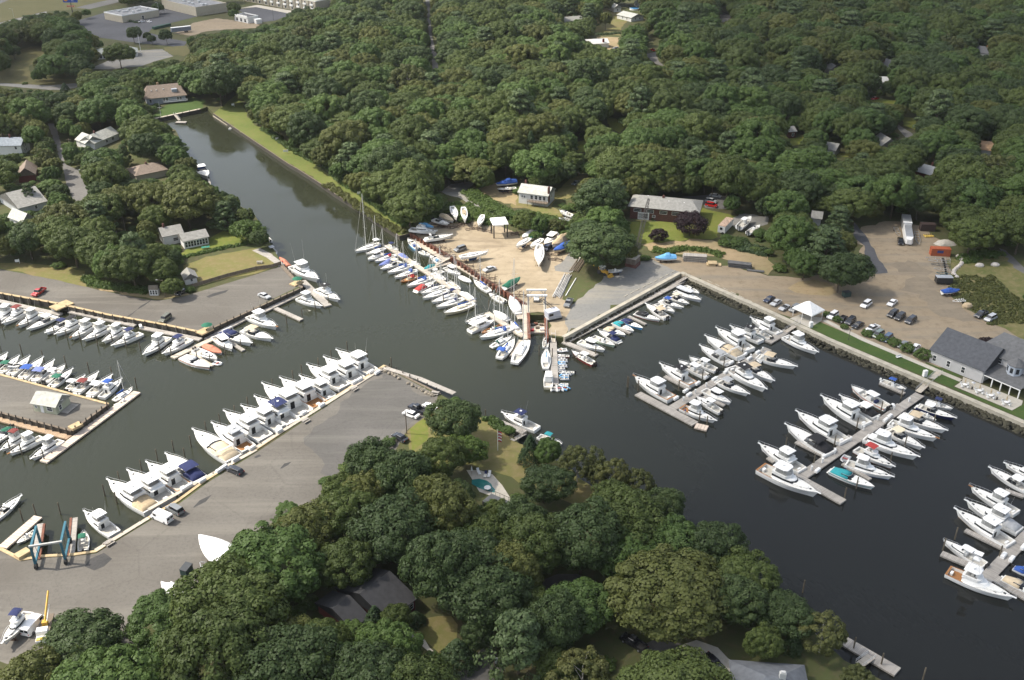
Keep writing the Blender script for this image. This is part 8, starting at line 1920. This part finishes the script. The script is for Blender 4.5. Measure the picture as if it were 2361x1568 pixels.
# ---- hedges and bank growth
def bushes(name,label,cat,pts,step,r,kindm='shrub',jit=.3,kind_=None,wide=0.,n=1):
    pts=[G(q)for q in pts];rg=np.random.default_rng(len(pts)*7+int(abs(pts[0].x)));V=[]
    for i in range(len(pts)-1):
        a,b=np.array(pts[i]),np.array(pts[i+1]);l=np.linalg.norm(b-a);nr=np.array([-(b-a)[1],(b-a)[0],0])/l
        for k in range(max(1,int(l/step))):
            for _ in range(n):
                c=a+(b-a)*((k+rg.random())/max(1,int(l/step)))+nr*rg.uniform(-wide,wide);rr=r*rg.uniform(.65,1.25);m=60
                d_=rg.normal(size=(m,3));d_[:,2]=np.abs(d_[:,2]);d_/=np.linalg.norm(d_,axis=1)[:,None]
                V.append(quads(c+d_*rr*rg.uniform(.7,1,(m,1))+rg.normal(size=(m,3))*.08,d_+rg.normal(size=(m,3))*.4,rg.uniform(.12,.26,m),rg))
    o=bpy.data.objects.new(name,mesh_quads(name,np.concatenate(V),LM[kindm]));COL.objects.link(o);return tag(o,label,cat,kind=kind_)
bushes('hedge','clipped green hedge between green lawn and dry lawn','hedge',TL(4,1660,820,1850,770,2100,715,2361,665),.8,.95,wide=.5,n=2)
bushes('hedge','round clipped hedge under the windows of the brick house','hedge',TL(6,1290,462,1400,445,1500,440),.9,1.1,'cedar',wide=.4,n=2)
bushes('hedge','hedge in the far garden clearing','hedge',TL(2,780,325,1000,310),1.5,1.6,'cedar',n=2)
bushes('hedge','shrub border around the restaurant','hedge',TL(0,1000,175,1100,190,1280,215),1.2,1.5,'cedar',wide=.8)
bushes('bank_vegetation','rough green growth between lane and sand yard','undergrowth',TL(5,1500,470,1600,430,1750,360,1900,330,2050,400,2200,500),.7,1.3,wide=3.5,n=5,kind_='stuff')
bushes('bank_vegetation','green growth on the slope above the sand yard','undergrowth',TL(5,1960,200,2150,330,2361,440)+TL(6,60,420,250,440,500,520),.7,1.4,wide=3.2,n=5,kind_='stuff')
bushes('bank_vegetation','weeds along the grassy canal edge','undergrowth',TL(5,650,130,760,200,990,365,1200,500,1330,570,1430,560),.7,.8,'birch',wide=2.0,n=3,kind_='stuff')
bushes('bank_vegetation','green scrub at the foot of the canal wood','undergrowth',TL(1,60,1180,200,1280,350,1390,560,1500,700,1568)+TL(5,830,140,960,200,1120,330,1280,440,1400,520),.8,1.2,wide=1.5,n=3,kind_='stuff')
bushes('bank_vegetation','green scrub below the brick house lawn','undergrowth',TL(6,1300,740,1420,760,1560,730,1760,740,1950,790),.9,1.2,'bright',wide=1.6,n=3,kind_='stuff')
bushes('bank_vegetation','scrub at the side of the white kiosk','undergrowth',TL(4,800,1000,900,1060,1050,1085,1200,1110,1360,1120),.7,1.4,wide=1.5,n=4,kind_='stuff')
bushes('bank_vegetation','weedy shore of the point','undergrowth',DL(1122,964,1153,984,1181,1000),.6,.8,wide=1.2,n=4,kind_='stuff')
bushes('bank_vegetation','rough scrub covering the grassy eastern slope','undergrowth',TL(7,1830,980,1950,1120,2080,1220,2300,1420),.8,.6,'birch',wide=9,n=20,kind_='stuff')
bushes('bank_vegetation','green scrub along the top of the eastern slope','undergrowth',TL(7,1790,850,1880,800,2060,770,2140,800),1.2,1.0,'shrub',wide=3,n=6,kind_='stuff')
bushes('bank_vegetation','scrub under the trailer drive','undergrowth',TL(6,2020,640,2130,720,2361,770),.8,1.4,'cedar',wide=3,n=6,kind_='stuff')
# ================================================================== CLOUD (shades the east and south, as in the photograph)
def cloud(name,shade_poly,alt,soft,tau,seed):
    """flat cumulus sheet drifting over the sun side; its shade falls on shade_poly. Thickness, and so its opacity, dies away towards the edge"""
    off=SUN_DIR*(alt/SUN_DIR.z);poly=[(p[0]+off.x,p[1]+off.y)for p in shade_poly]
    xs=[p[0]for p in poly];ys=[p[1]for p in poly];n=90
    X_,Y_=np.meshgrid(np.linspace(min(xs)-soft*1.5,max(xs)+soft*1.5,n),np.linspace(min(ys)-soft*1.5,max(ys)+soft*1.5,n))
    ins=inside(poly,X_,Y_);dist=np.full(X_.shape,1e9)
    for i in range(len(poly)):
        a,b=np.array(poly[i]),np.array(poly[(i+1)%len(poly)]);ab=b-a;t=np.clip(((X_-a[0])*ab[0]+(Y_-a[1])*ab[1])/(ab@ab),0,1)
        dist=np.minimum(dist,np.hypot(X_-a[0]-t*ab[0],Y_-a[1]-t*ab[1]))
    sd=np.where(ins,dist,-dist);w=np.clip(.5+sd/(2*soft),0,1);w=w*w*(3-2*w)
    rg=np.random.default_rng(seed);wob=np.zeros(X_.shape)
    for k in range(14):fx,fy=rg.normal(size=2)*.012;wob+=np.sin(fx*X_+fy*Y_+rg.random()*6.28)
    thick=w*(1+.1*wob/2)
    thick=np.clip(thick,0,None);V=[];F=[];A=[]
    for sgn,hgt_ in((1,90),(-1,25)):
        o=len(V)
        for j in range(n):
            for i in range(n):V.append((X_[j,i],Y_[j,i],alt+sgn*hgt_*thick[j,i]));A.append(thick[j,i])
        for j in range(n-1):
            for i in range(n-1):
                if max(thick[j,i],thick[j+1,i],thick[j,i+1],thick[j+1,i+1])<.004:continue
                q=(o+j*n+i,o+j*n+i+1,o+(j+1)*n+i+1,o+(j+1)*n+i);F.append(q if sgn>0 else q[::-1])
    me=bpy.data.meshes.new(name);me.from_pydata(V,[],F);at=me.attributes.new('thick','FLOAT','POINT');at.data.foreach_set('value',np.array(A,np.float32))
    m=bpy.data.materials.new(name);m.use_nodes=True;N,L=m.node_tree.nodes,m.node_tree.links;N.clear()
    a=N.new('ShaderNodeAttribute');a.attribute_name='thick';mu=N.new('ShaderNodeMath');mu.operation='MULTIPLY';mu.inputs[1].default_value=-tau/2;L.new(a.outputs['Fac'],mu.inputs[0])
    ex=N.new('ShaderNodeMath');ex.operation='EXPONENT';L.new(mu.outputs[0],ex.inputs[0])
    tp=N.new('ShaderNodeBsdfTransparent');df=N.new('ShaderNodeBsdfTranslucent');df.inputs[0].default_value=(.9,.9,.9,1);mx=N.new('ShaderNodeMixShader');L.new(ex.outputs[0],mx.inputs[0]);L.new(df.outputs[0],mx.inputs[1]);L.new(tp.outputs[0],mx.inputs[2])
    o=N.new('ShaderNodeOutputMaterial');L.new(mx.outputs[0],o.inputs[0]);me.materials.append(m)
    ob=bpy.data.objects.new(name,me);COL.objects.link(ob);return tag(ob,kind='structure')
def gpoly(*d_):return[(G(q).x,G(q).y)for q in DL(*d_)]
far_r=[(900,1500),(1100,300),(700,50),(150,-40),(-60,60)]
cloud('cloud',gpoly(640,1560,760,1380,900,1240,1080,1130,1240,1010,1430,880,1600,720,1700,600,1660,470,1640,330,1600,200,1520,60)[::1]+[(200,1300)]+far_r,1500,45,1.4,3)
cloud('cloud',gpoly(-200,380,100,270,330,190,480,130,640,50,740,-10)+[(-250,1300),(-900,1200),(-700,500)],1500,50,1.0,4)
# ---- thin summer haze over the whole place
hz_=MB().box(-1000,1000,-120,1750,-6,CAM_H+6).build('haze',M('white_paint'));hz_.data.materials.clear();hm_=bpy.data.materials.new('haze');hm_.use_nodes=True;hn=hm_.node_tree.nodes;hn.clear()
ho=hn.new('ShaderNodeOutputMaterial');hv=hn.new('ShaderNodeVolumePrincipled');hv.inputs['Color'].default_value=(.9,.93,.96,1);hv.inputs['Density'].default_value=.00004;hm_.node_tree.links.new(hv.outputs[0],ho.inputs['Volume'])
hz_.data.materials.append(hm_);tag(hz_,'thin pale summer haze','haze',kind='stuff');hz_.display_type='WIRE'
